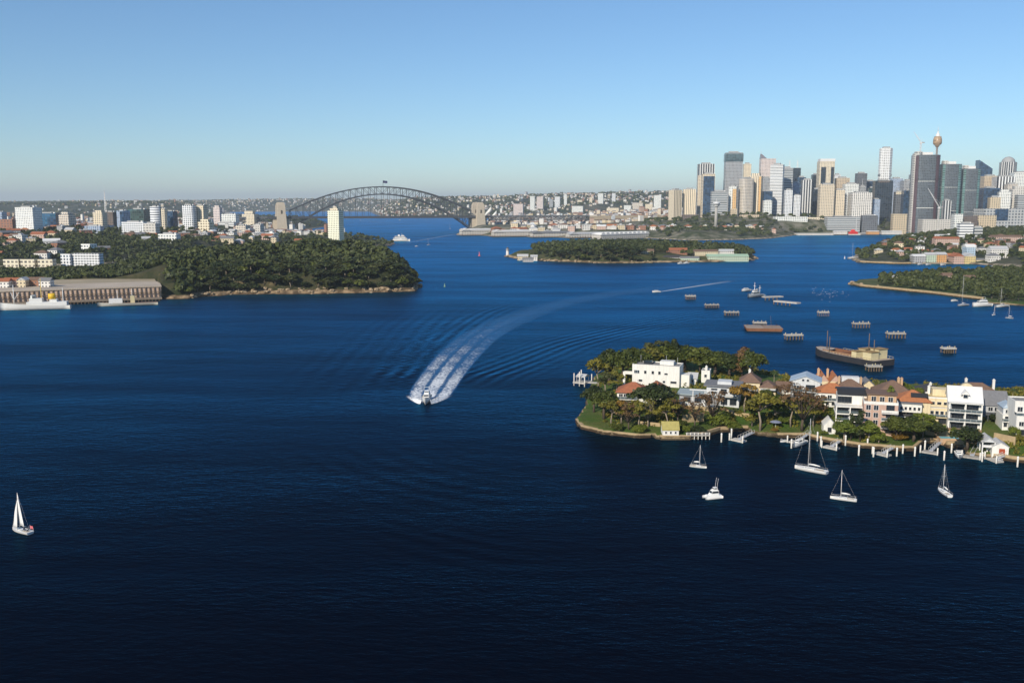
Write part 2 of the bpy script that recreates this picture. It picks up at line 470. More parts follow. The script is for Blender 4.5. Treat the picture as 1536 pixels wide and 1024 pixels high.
# north shore: bay foreshore, suburb, and the low wooded point
C_near = [(-160, 405), (0, 402), (55, 401), (100, 399), (160, 398), (215, 394), (300, 385), (420, 376), (515, 371), (560, 371), (588, 369)]
C_back = [(594, 366), (580, 362), (540, 358), (500, 354), (462, 352), (436, 351), (446, 347), (470, 343), (492, 340), (490, 335), (470, 330), (380, 327), (240, 326), (60, 328), (-160, 330)]
land_c = Land(pp(*C_near, *C_back), cc((37, 349, 1750), (100, 345, 1800), (190, 347, 1850), (290, 343, 1900), (20, 388, 1330), (60, 372, 1450), (120, 380, 1380), (170, 372, 1450), (240, 360, 1600), (330, 360, 1700), (360, 352, 2000), (430, 361, 2000), (420, 349, 2680), (425, 353, 2300), (432, 350, 2560), (400, 354, 2420), (415, 356, 2150), (330, 338, 2300), (560, 367, 1920), (520, 366, 1900), (475, 342, 2850), (180, 332, 3000), (60, 330, 3000), (-60, 350, 1700), (300, 330, 3000), (130, 393, 1290)), 60, edge=1.5, res=10, rough=1.2, rs=120)
# far shore hills on the horizon
D_near = [(-900, 327), (-300, 326), (60, 325), (250, 325), (326, 323), (345, 318), (440, 317), (556, 317.5), (572, 325), (600, 327), (690, 327), (760, 328), (820, 328)]
D_back = [(2600, 306.2), (-900, 306.2)]
dshore = pp(*D_near) + [(9000, 4700), (9000, 15000), (-12000, 15000)]
land_d = Land(dshore, cc((-300, 306, 7000), (0, 308, 6800), (90, 307, 6800), (130, 304, 6800), (200, 304, 6900), (300, 303, 6900), (350, 301, 10500), (400, 300, 10800), (450, 299, 10800), (520, 298.5, 10800), (560, 298.5, 9000), (470, 311, 9700), (400, 311, 9700), (600, 298, 7000), (680, 296, 7000), (740, 297, 7000), (800, 293, 6800), (860, 291, 6600), (940, 288, 6600), (1000, 289, 6600), (1100, 292, 6600), (1300, 292, 6600), (1500, 292, 6600), (600, 318, 6000), (650, 320, 5900), (100, 317, 6000), (800, 318, 5600), (-200, 316, 5800), (900, 305, 5600), (1100, 305, 5400), (1400, 303, 5400)), 300, edge=3, res=60, rough=5, rs=500)
# city shore
E_near = [(683, 352), (735, 354), (860, 357), (975, 358), (1040, 361), (1100, 360), (1155, 358), (1200, 352), (1290, 352), (1360, 348), (1440, 344), (1700, 340)]
E_back = [(1700, 331), (1200, 331), (900, 334), (760, 336), (722, 340), (700, 343)]
land_e = Land(pp(*E_near) + [(3400, 3300), (3400, 5000), (900, 5000), (300, 4300), (*on_plane(740, 335)[:2],), (*on_plane(722, 340)[:2],), (*on_plane(697, 344)[:2],)], cc((760, 340, 3200), (850, 338, 3100), (920, 334, 3100), (960, 350, 2600), (1010, 330, 2850), (1080, 322, 2750), (1140, 322, 2750), (1200, 324, 2750), (1250, 330, 2750), (1350, 331, 2800), (1450, 330, 2800), (1040, 345, 2420), (1100, 346, 2420), (1150, 350, 2380), (1220, 347, 2480), (1300, 345, 2520), (1000, 318, 3600), (1200, 316, 3600), (1400, 316, 3600), (1500, 316, 3600), (830, 330, 3900)), 70, edge=2.5, res=12, rough=1.0, rs=150)
# eastern point with coloured waterfront houses
F_near = [(1279, 390), (1286, 394), (1340, 396), (1372, 396), (1450, 396), (1480, 398), (1536, 401), (1640, 404)]
F_back = [(1640, 352), (1500, 352), (1420, 354), (1380, 361), (1310, 374), (1284, 382)]
land_f = Land(pp(*F_near, *F_back), cc((1320, 385, 1390), (1360, 372, 1480), (1400, 362, 1560), (1450, 358, 1600), (1500, 364, 1540), (1530, 356, 1640), (1420, 382, 1420), (1500, 388, 1400)), 55, edge=2.0, res=5, rough=.8, rs=60, wob=1.5, ws=40)
# tree-covered point with the sandstone sea wall
G_near = [(1277, 427), (1290, 430), (1330, 434), (1400, 441), (1440, 446), (1475, 450), (1480, 455), (1536, 459), (1640, 464)]
G_back = [(1640, 409), (1536, 408), (1430, 411), (1370, 416), (1320, 420), (1290, 422)]
land_g = Land(pp(*G_near, *G_back), cc((1300, 427, 965), (1360, 424, 980), (1420, 422, 990), (1480, 428, 960), (1536, 428, 960), (1536, 445, 880), (1288, 427, 960), (1310, 428, 950), (1340, 428, 955)), 14, edge=2.4, res=3.0, rough=.3, rs=40)
# harbour island
H_near = [(757, 385), (775, 388), (800, 391), (850, 393), (900, 395), (960, 395), (990, 394), (1080, 393), (1120, 391), (1137, 388)]
H_back = [(1130, 383), (1080, 379), (960, 374), (860, 374), (820, 378), (790, 381), (765, 383)]
land_h = Land(pp(*H_near, *H_back), cc((770, 384, 1400), (810, 384, 1410), (860, 377, 1430), (920, 372, 1450), (980, 376, 1440), (1040, 383, 1420), (1110, 387, 1380)), 28, edge=1.6, res=3, rough=.9, rs=50, wob=2.6, ws=36)
LANDS = dict(a=land_a, b=land_b, c=land_c, d=land_d, e=land_e, f=land_f, g=land_g, h=land_h)
land_a.build('garden_ground', m_garden); land_b.build('headland_ground', m_scrub); land_c.build('north_shore_ground', m_town, 30); land_d.build('far_hills', m_far, 100)
land_e.build('city_ground', ground_mat('city_ground', (.05, .062, .025), (.45, .38, .28), (.22, .20, .15), grass_scale=.03), 30); land_f.build('point_ground', m_town); land_g.build('park_ground', m_park); land_h.build('island_ground', m_island)
BLOCK = []           # (x, y, radius) places that trees and small houses keep clear of
def clear(x, y, r=0.0):
    B = np.array(BLOCK) if BLOCK else np.zeros((0, 3))
    return bool(((x - B[:, 0]) ** 2 + (y - B[:, 1]) ** 2 > (B[:, 2] + r) ** 2).all())
def clear_many(X, Y):
    ok = np.ones(X.shape, bool)
    for a, b, c in BLOCK: ok &= (X - a) ** 2 + (Y - b) ** 2 > c * c
    return ok
# ------------------------------------------------------------------ water
def polydist(x, y, P):
    """distance, signed side and arc length along an open polyline"""
    best = np.full(x.shape, 1e18); side = np.zeros(x.shape); arc = np.zeros(x.shape); s0 = 0
    for (ax, ay), (bx, by) in zip(P, P[1:]):
        dx, dy = bx - ax, by - ay; L = hypot(dx, dy)
        t = np.clip(((x - ax) * dx + (y - ay) * dy) / (L * L), 0, 1)
        q = (x - ax - t * dx) ** 2 + (y - ay - t * dy) ** 2
        k = q < best
        best = np.where(k, q, best); side = np.where(k, np.sign(dx * (y - ay) - dy * (x - ax)), side); arc = np.where(k, s0 + t * L, arc); s0 += L
    return np.sqrt(best), side, arc
def smooth_path(P, n=8):
    P = [np.array(p) for p in P]; out = []
    for i in range(len(P) - 1):
        p0, p1, p2, p3 = P[max(i - 1, 0)], P[i], P[i + 1], P[min(i + 2, len(P) - 1)]
        for k in range(n):
            t = k / n
            out.append(tuple(.5 * ((2 * p1) + (p2 - p0) * t + (2 * p0 - 5 * p1 + 4 * p2 - p3) * t * t + (3 * p1 - p0 - 3 * p2 + p3) * t ** 3)))
    out.append(tuple(P[-1])); return out
WAKE_PX = [(640, 603), (652, 580), (672, 552), (694, 527), (722, 503), (762, 482), (806, 466), (856, 452), (924, 440), (1000, 431), (1080, 418), (1140, 404)]
wake_path = smooth_path(pp(*WAKE_PX))
def make_water():
    xs = np.concatenate([-np.geomspace(40000, 420, 26), np.arange(-400, 620, 5.0), np.geomspace(640, 40000, 26)])
    ys = np.concatenate([[-20000, -4000, -500, 0, 60], np.arange(100, 1150, 5.0), np.geomspace(1170, 40000, 30)])
    X, Y = np.meshgrid(xs, ys); x, y = X.ravel(), Y.ravel()
    trains = []
    def train(pts, lam, amp, spread, side_only=0, taper=0.0):
        P = smooth_path(pp(*pts)); d, s, a = polydist(x, y, P); L = sum(hypot(q[0] - p[0], q[1] - p[1]) for p, q in zip(P, P[1:]))
        sd = d * s
        A = amp * np.exp(-(sd / spread) ** 2) * np.clip(a / 30, 0, 1) * np.clip((L - a) / (0.5 * L), 0, 1)
        ends = np.minimum(a, L - a) <= 0
        A[ends] *= np.exp(-(d[ends] / 8) ** 2)
        if side_only: A = np.where(sd * side_only < -3, 0, A)
        trains.append((sd * 2 * pi / lam, A))
    train([(702, 580), (740, 560), (800, 536), (860, 514), (940, 494), (1040, 474), (1130, 458)], 6.8, .24, 17)
    train([(622, 574), (640, 545), (660, 524), (690, 498), (730, 472), (780, 452)], 7.5, .34, 14)
    train([(606, 575), (618, 545), (632, 520), (655, 490), (690, 462)], 9, .32, 36)
    train([(560, 600), (580, 560), (600, 525), (625, 490)], 11, .22, 30)
    train([(480, 660), (560, 700), (680, 735), (800, 745), (960, 735), (1060, 715)], 8.5, .05, 26)
    train([(540, 770), (700, 820), (860, 835), (1000, 825)], 7, .04, 16)
    h = sum(np.sin(p) * A for p, A in trains)
    # trains as phase / size pairs, so that the ripples stay crisp between mesh points
    attrs = {}
    for i, (p, A) in enumerate(trains):
        attrs[f'phase_{i}'] = ('POINT', p); attrs[f'size_{i}'] = ('POINT', A)
    V = np.stack([x, y, np.zeros_like(x)], 1)
    nx, ny = len(xs), len(ys); i = np.arange(nx * ny).reshape(ny, nx)
    Q = np.stack([i[:-1, :-1], i[:-1, 1:], i[1:, 1:], i[1:, :-1]], -1).reshape(-1, 4)
    m, n, l, b = new_mat('harbour_water')
    g = N(n, 'NewGeometry')
    def noise(sx, sy, rot, scale, det, rough=.5):
        mp = N(n, 'Mapping'); mp.inputs['Scale'].default_value = (sx, sy, 1); mp.inputs['Rotation'].default_value = (0, 0, rot)
        l.new(g.outputs['Position'], mp.inputs[0])
        t = N(n, 'TexNoise'); t.inputs['Scale'].default_value = scale; t.inputs['Detail'].default_value = det; t.inputs['Roughness'].default_value = rough
        l.new(mp.outputs[0], t.inputs['Vector']); return t.outputs[0]
    chop = noise(.55, 1.35, .35, .50, 4, .62)
    chop2 = noise(.6, 1.2, -.5, .14, 2)
    gust = noise(.5, 1.7, .15, .006, 6, .6)          # patches of wind and of slack water
    gr = N(n, 'MapRange'); l.new(gust, gr.inputs[0]); gr.inputs[1].default_value = .36; gr.inputs[2].default_value = .62; gr.inputs[3].default_value = .3; gr.inputs[4].default_value = 1.35
    hgt = math_node(n, l, 'MULTIPLY_ADD', chop2, 1.0, math_node(n, l, 'MULTIPLY', chop, 1.0))
    hgt = math_node(n, l, 'MULTIPLY', math_node(n, l, 'MULTIPLY', hgt, gr.outputs[0]), WATER_CHOP)
    for k in range(len(trains)):
        ph = N(n, 'Attribute'); ph.attribute_name = f'phase_{k}'; sz = N(n, 'Attribute'); sz.attribute_name = f'size_{k}'
        sw = math_node(n, l, 'MULTIPLY', math_node(n, l, 'SINE', math_node(n, l, 'MULTIPLY_ADD', gust, 9.0, ph.outputs['Fac'])), math_node(n, l, 'MULTIPLY', sz.outputs['Fac'], math_node(n, l, 'MULTIPLY_ADD', chop2, 2.4, -.2)))
        hgt = math_node(n, l, 'ADD', hgt, sw)
    bp = N(n, 'Bump'); bp.inputs['Strength'].default_value = 1.0; bp.inputs['Distance'].default_value = 1.0
    l.new(hgt, bp.inputs['Height'])
    # deep blue body below, sky mirrored on top; the mirror strengthens towards grazing view
    n.remove(b)
    body = N(n, 'BsdfDiffuse'); body.inputs['Color'].default_value = (.0001, .0010, .0055, 1)
    gl = N(n, 'BsdfGlossy'); gl.inputs['Color'].default_value = (.05, .44, .80, 1); gl.inputs['Roughness'].default_value = .30
    fr = N(n, 'Fresnel'); fr.inputs['IOR'].default_value = 1.333
    for q in (body, gl, fr): l.new(bp.outputs[0], q.inputs['Normal'])
    k = math_node(n, l, 'MULTIPLY', math_node(n, l, 'POWER', fr.outputs[0], 1.8), 1.12)
    slick = noise(.4, 1.5, .3, .013, 5, .6); sr = N(n, 'MapRange'); l.new(slick, sr.inputs[0]); sr.inputs[1].default_value = .36; sr.inputs[2].default_value = .66; sr.inputs[3].default_value = .78; sr.inputs[4].default_value = 1.28
    k = math_node(n, l, 'MULTIPLY', k, sr.outputs[0])
    mx = N(n, 'MixShader'); l.new(k, mx.inputs[0]); l.new(body.outputs[0], mx.inputs[1]); l.new(gl.outputs[0], mx.inputs[2])
    l.new(mx.outputs[0], n['Material Output'].inputs['Surface'])
    o = link('water', raw_mesh('water', V, Q, m, attrs, smooth=True)); o['kind'] = 'structure'
WATER_CHOP = 0.31
make_water()

# wake: foam sheet lying on the water behind the cruiser
def make_wake():
    P = np.array(wake_path); T = np.gradient(P, axis=0); T /= np.linalg.norm(T, axis=1)[:, None]
    S = np.concatenate([[0], np.cumsum(np.linalg.norm(np.diff(P, axis=0), axis=1))])
    nu = 25; U = np.linspace(-1, 1, nu)
    W_ = np.interp(S, [0, 6, 15, 30, 70, 130, 240, 500, 900], [2.4, 6.8, 9.8, 10.8, 11.6, 13, 15, 20, 25])
    Nn = np.stack([T[:, 1], -T[:, 0]], 1)
    V = (P[:, None, :] + Nn[:, None, :] * (W_[:, None] * U[None, :])[:, :, None])
    V = np.concatenate([V, np.full(V.shape[:2] + (1,), .05)], 2).reshape(-1, 3)
    n_ = len(P); i = np.arange(n_ * nu).reshape(n_, nu)
    Q = np.stack([i[:-1, :-1], i[1:, :-1], i[1:, 1:], i[:-1, 1:]], -1).reshape(-1, 4)
    m, n, l, b = new_mat('wake_foam')
    au = N(n, 'Attribute'); au.attribute_name = 'across'; al = N(n, 'Attribute'); al.attribute_name = 'along'
    g = N(n, 'NewGeometry')
    t = N(n, 'TexNoise'); t.inputs['Scale'].default_value = .62; t.inputs['Detail'].default_value = 5; t.inputs['Roughness'].default_value = .72; l.new(g.outputs['Position'], t.inputs['Vector'])
    t2 = N(n, 'TexNoise'); t2.inputs['Scale'].default_value = .06; t2.inputs['Detail'].default_value = 4; l.new(g.outputs['Position'], t2.inputs['Vector'])
    ab = math_node(n, l, 'ABSOLUTE', au.outputs['Fac'])
    cr = N(n, 'ValToRGB'); l.new(ab, cr.inputs[0])
    e = cr.color_ramp.elements; e[0].position = 0; e[0].color = (.9,) * 3 + (1,); e[1].position = 1; e[1].color = (0, 0, 0, 1)
    for p, v in ((.20, .85), (.29, .50), (.36, .46), (.46, .78), (.72, .84), (.91, .66)):
        q = e.new(p); q.color = (v, v, v, 1)
    fl = N(n, 'ValToRGB'); l.new(math_node(n, l, 'DIVIDE', al.outputs['Fac'], 1000.0), fl.inputs[0])      # foam dies away astern
    e = fl.color_ramp.elements; e[0].position = 0; e[0].color = (1, 1, 1, 1); e[1].position = .9; e[1].color = (0, 0, 0, 1)
    for p, v in ((.045, .92), (.10, .74), (.17, .62), (.30, .48), (.55, .34)):
        q = e.new(p); q.color = (v, v, v, 1)
    # further astern the lanes blur into one pale streak
    flat = N(n, 'MapRange'); l.new(al.outputs['Fac'], flat.inputs[0]); flat.inputs[1].default_value = 110; flat.inputs[2].default_value = 400
    soft = N(n, 'MapRange'); l.new(ab, soft.inputs[0]); soft.inputs[1].default_value = .35; soft.inputs[2].default_value = 1; soft.inputs[3].default_value = .62; soft.inputs[4].default_value = 0
    lane = N(n, 'Mix'); l.new(flat.outputs[0], lane.inputs[0]); l.new(cr.outputs[0], lane.inputs[2]); l.new(soft.outputs[0], lane.inputs[3])
    dens = math_node(n, l, 'MULTIPLY', lane.outputs[0], fl.outputs[0])
    nz = math_node(n, l, 'MULTIPLY_ADD', t2.outputs[0], .5, math_node(n, l, 'MULTIPLY_ADD', t.outputs[0], 1.7, -.4))
    a = N(n, 'MapRange'); l.new(math_node(n, l, 'SUBTRACT', math_node(n, l, 'ADD', dens, nz), 1.17), a.inputs[0]); a.inputs[1].default_value = .02; a.inputs[2].default_value = .36
    a2 = math_node(n, l, 'MINIMUM', math_node(n, l, 'MULTIPLY', dens, 1.2), .46)
    l.new(math_node(n, l, 'MAXIMUM', math_node(n, l, 'MULTIPLY', a.outputs[0], math_node(n, l, 'POWER', dens, .3)), a2), b.inputs['Alpha'])
    c = mix_col(n, l, a.outputs[0], (.025, .19, .46), (.82, .84, .85))
    l.new(c, b.inputs['Base Color']); b.inputs['Roughness'].default_value = .8
    me = raw_mesh('wake_foam', V, Q, m, {'across': ('POINT', np.tile(U, n_)), 'along': ('POINT', np.repeat(S, nu))}, smooth=True)
    o = link('wake_foam', me); tag(o, 'long white foam wake trailing behind the motor cruiser', 'wake', None, 'stuff')
make_wake()
# ------------------------------------------------------------------ trees
def leaf_mat(name, c1, c2, trans=.25):
    """leaves: every clump and every tree a little different"""
    m, n, l, b = new_mat(name)
    at = N(n, 'Attribute'); at.attribute_name = 'tint'
    oi = N(n, 'ObjectInfo')
    f = math_node(n, l, 'ADD', math_node(n, l, 'MULTIPLY', at.outputs['Fac'], .65), math_node(n, l, 'MULTIPLY', oi.outputs['Random'], .35))
    c = mix_col(n, l, f, c1, c2)
    l.new(c, b.inputs['Base Color']); b.inputs['Roughness'].default_value = .55; b.inputs['Specular IOR Level'].default_value = .25
    return m
LEAF = dict(
    gum=leaf_mat('gum_leaves', (.020, .030, .010), (.095, .100, .032)),
    fig=leaf_mat('fig_leaves', (.024, .038, .007), (.115, .13, .020)),
    dark=leaf_mat('dark_leaves', (.012, .021, .006), (.050, .066, .017)),
    olive=leaf_mat('olive_leaves', (.065, .068, .010), (.22, .19, .026)),
    rust=leaf_mat('rust_leaves', (.080, .042, .018), (.20, .12, .05)),
    bright=leaf_mat('bright_leaves', (.048, .078, .010), (.17, .195, .024)),
    gold=leaf_mat('gold_leaves', (.14, .075, .012), (.28, .17, .025)),
    wood=leaf_mat('woodland_leaves', (.014, .025, .008), (.082, .096, .026)),
    palm=leaf_mat('palm_fronds', (.03, .05, .012), (.09, .11, .03)),
)
BARK = mat('pale_bark', (.30, .24, .18), .9, .3, 1.5)
BARK_D = mat('dark_bark', (.10, .075, .055), .9, .3, 1.5)
def leaf_cloud(name, clumps, per, size, material, seed, flat=.0):
    """clumps: (centre, radii). Leaf sprays are scattered through the outer half of every clump and face mostly outward."""
    r = np.random.RandomState(seed); V = []; T = []
    for c, rad in clumps:
        c = np.array(c); rad = np.array(rad) if hasattr(rad, '__len__') else np.array([rad] * 3)
        k = max(6, int(per * (rad.mean() ** 2)))
        d = r.normal(size=(k, 3)); d /= np.linalg.norm(d, axis=1)[:, None]
        d[:, 2] = np.where(d[:, 2] < -.3, -d[:, 2] * .6, d[:, 2])
        rr = r.uniform(.45, 1.08, k) ** .6
        p = c + d * rad * rr[:, None]
        nrm = d * .8 + r.normal(size=(k, 3)) * .55 + np.array([0, 0, .25]); nrm /= np.linalg.norm(nrm, axis=1)[:, None]
        a = np.cross(nrm, r.normal(size=(k, 3))); a /= np.linalg.norm(a, axis=1)[:, None]; b = np.cross(nrm, a)
        s = size * r.uniform(.6, 1.35, k)[:, None]; q = s * r.uniform(.45, .8, (k, 1))
        V.append(np.stack([p - a * s * .5 - b * q * .25, p + a * s * .1 - b * q * .6, p + a * s * .6 + b * q * .15, p - a * s * .1 + b * q * .6], 1))
        T.append(np.clip(r.uniform(0, 1) * .7 + r.uniform(0, .4, k), 0, 1))
    V = np.concatenate(V).reshape(-1, 3); T = np.concatenate(T)
    Q = np.arange(len(V)).reshape(-1, 4)
    return raw_mesh(name, V, Q, material, {'tint': ('FACE', T)})
def limb_mesh(name, limbs, material):
    b = MB()
    for pts, r0, r1 in limbs:
        b.tube(pts, list(np.linspace(r0, r1, len(pts))), 6)
    return b.mesh(name, material)
def tree_proto(style, seed, leaf, dense=1.0, lsize=.6, bark=None):
    """a 10 m tree: (crown mesh, trunk mesh)"""
    r = random.Random(seed); cl = []; limbs = []
    if style == 'gum':          # open crown of separate plates on forking pale limbs
        top = [(0, 0, 0), (r.uniform(-.2, .2), r.uniform(-.2, .2), 2.5), (r.uniform(-.5, .5), r.uniform(-.5, .5), 5)]
        limbs.append((top, .28, .16))
        for i in range(8):
            a = i * 2.4 + r.uniform(-.4, .4); ra = r.uniform(1.0, 3.3); h = r.uniform(5.4, 9.0)
            e = (ra * cos(a), ra * sin(a), h)
            limbs.append(([top[2], ((e[0] + top[2][0]) * .45, (e[1] + top[2][1]) * .45, (h + 5) * .5), e], .13, .04))
            cl.append((e, (r.uniform(1.1, 1.8), r.uniform(1.1, 1.8), r.uniform(.7, 1.15))))
        cl.append(((0, 0, 8.6), (1.5, 1.5, 1.0)))
    elif style == 'dome':       # broad dense crown reaching low
        limbs.append(([(0, 0, 0), (.1, 0, 2), (.1, .1, 4)], .45, .28))
        for i in range(13):
            a = i * 2.4; ra = 3.2 * sqrt((i + .5) / 13); h = 6.9 - ra * ra * .22 + r.uniform(-.5, .7)
            e = (ra * cos(a), ra * sin(a), h)
            cl.append((e, (r.uniform(1.3, 1.9), r.uniform(1.3, 1.9), r.uniform(1.2, 1.8))))
            if i % 3 == 0: limbs.append(([(0.1, .1, 3), (e[0] * .6, e[1] * .6, h - 1.6), (e[0] * .8, e[1] * .8, h)], .2, .07))
        cl.append(((0, 0, 5), (2.8, 2.8, 2.2)))
    elif style == 'tall':       # narrow, uneven
        limbs.append(([(0, 0, 0), (.15, .1, 4), (.1, .2, 8)], .26, .08))
        for i in range(9):
            h = 2.8 + i * .78; a = r.uniform(0, 6.28); ra = r.uniform(.3, 1.3) * (1 if h < 7 else .5)
            cl.append(((ra * cos(a), ra * sin(a), h), (r.uniform(.9, 1.5), r.uniform(.9, 1.5), r.uniform(.8, 1.3))))
    elif style == 'bare':       # winter crown: many twigs, few leaves
        limbs.append(([(0, 0, 0), (.1, 0, 1.5), (.1, .1, 3)], .3, .2))
        for i in range(15):
            a = i * 2.4; ra = r.uniform(1.2, 3.6); h = r.uniform(5.2, 9.4)
            e = (ra * cos(a), ra * sin(a), h); k = (e[0] * .45, e[1] * .45, 3 + (h - 3) * .5)
            limbs.append(([(.1, .1, 2.6), k, e], .13, .03))
            for j in range(4):
                q = (e[0] + r.uniform(-1, 1), e[1] + r.uniform(-1, 1), h + r.uniform(-.3, 1.2))
                limbs.append(([k if j % 2 else ((k[0] + e[0]) / 2, (k[1] + e[1]) / 2, (k[2] + h) / 2), q], .05, .02))
            cl.append((e, (r.uniform(.9, 1.5), r.uniform(.9, 1.5), r.uniform(.7, 1.2))))
    elif style == 'bush':
        limbs.append(([(0, 0, 0), (0, .1, 2.5)], .3, .2))
        for i in range(8):
            a = i * 2.4; ra = 3 * sqrt((i + .3) / 8)
            cl.append(((ra * cos(a), ra * sin(a), 4.6 - ra * .5 + r.uniform(-.6, 1.6)), (r.uniform(1.7, 2.5), r.uniform(1.7, 2.5), r.uniform(2.2, 3.2))))
    crown = leaf_cloud('crown', cl, 34 * dense, lsize, LEAF[leaf], seed)
    return crown, limb_mesh('trunk', limbs, bark or BARK)
def palm_proto(seed):
    r = random.Random(seed); b = MB()
    for i in range(22):
        a = i * 2.4; L = r.uniform(2.2, 3.0); lift = r.uniform(-.1, .9)
        P = [(0, 0, 9)]; 
        for k in range(1, 6):
            t = k / 5; P.append((L * t * cos(a), L * t * sin(a), 9 + lift * 1.6 * t - 2.2 * t * t))
        w = [.10, .32, .36, .30, .2, .04]; sx, sy = -sin(a), cos(a)
        for k in range(5):
            p, q = P[k], P[k + 1]
            for sg in (1, -1):
                b.face([p, q, (q[0] + sg * sx * w[k + 1], q[1] + sg * sy * w[k + 1], q[2] - w[k + 1] * .5), (p[0] + sg * sx * w[k], p[1] + sg * sy * w[k], p[2] - w[k] * .5)])
    t = MB().tube([(0, 0, 0), (.15, .05, 3), (.1, .1, 6), (0, 0, 9.1)], [.3, .2, .17, .2], 8)
    return b.mesh('crown', LEAF['palm']), t.mesh('trunk', BARK)
def make_tree_proto(p, h=10):
    t = bpy.data.objects.new('tree', None)
    return p
TREE_LIB = {}
def tree_kind(key):
    if key not in TREE_LIB:
        st, lf, sd, far = key
        if st == 'palm': TREE_LIB[key] = palm_proto(sd)
        else: TREE_LIB[key] = tree_proto(st, sd * 31 + 5, lf, (.42 if far else 1.9) if st != 'bare' else (.3 if far else 1.0), 1.5 if far else (.62 if st != 'bare' else .45), BARK_D if lf in ('rust', 'dark', 'fig') else BARK)
    return TREE_LIB[key]
TREE_FIRST = {}
def plant(key, x, y, z, h, w=None, label=None, cat='tree', group=None, name='tree', rz=None):
    """one tree: an Empty at its foot with crown and trunk; later ones of a kind are copies"""
    s = h / 10.0; sw = (w / 7.0) if w else s
    rz = R.uniform(0, 6.28) if rz is None else rz
    kk = (key, name)
    if kk in TREE_FIRST:
        t = copy_thing(TREE_FIRST[kk], (x, y, z), rz, (sw, sw, s))
        for q in ('label', 'category', 'group'):
            if q in t: del t[q]
        tag(t, label, cat, group)
    else:
        c, tr = tree_kind(key)
        t = thing(name, label, cat, (x, y, z), rz, group); t.scale = (sw, sw, s)
        link('crown', c, t); link('trunk', tr, t)
        TREE_FIRST[kk] = t
    return t
def mass(name, pts, leafset, label, seed, per=16, size=2.2):
    """a wood too thick to count: crowns of leaf sprays at every point (x, y, z, height, width)"""
    r = np.random.RandomState(seed); V = []; T = []
    for x, y, z, h, w in pts:
        k = int(per * r.uniform(.8, 1.3)); 
        d = r.normal(size=(k, 3)); d /= np.linalg.norm(d, axis=1)[:, None]; d[:, 2] = np.abs(d[:, 2]) * 1.1 - .25
        p = np.array([x, y, z + h * .55]) + d * np.array([w * .5, w * .5, h * .45]) * r.uniform(.6, 1.0, (k, 1))
        nrm = d + r.normal(size=(k, 3)) * .45; nrm /= np.linalg.norm(nrm, axis=1)[:, None]
        a = np.cross(nrm, r.normal(size=(k, 3))); a /= np.linalg.norm(a, axis=1)[:, None]; b = np.cross(nrm, a)
        s = size * (w / 9) * r.uniform(.7, 1.4, (k, 1))
        V.append(np.stack([p - a * s * .6, p - b * s * .45, p + a * s * .6, p + b * s * .45], 1)); T.append(np.clip(r.uniform(0, .75) + r.uniform(0, .3, k), 0, 1))
    V = np.concatenate(V).reshape(-1, 3)
    o = link(name, raw_mesh(name, V, np.arange(len(V)).reshape(-1, 4), LEAF[leafset], {'tint': ('FACE', np.concatenate(T))}))
    return tag(o, label, 'woodland', None, 'stuff')
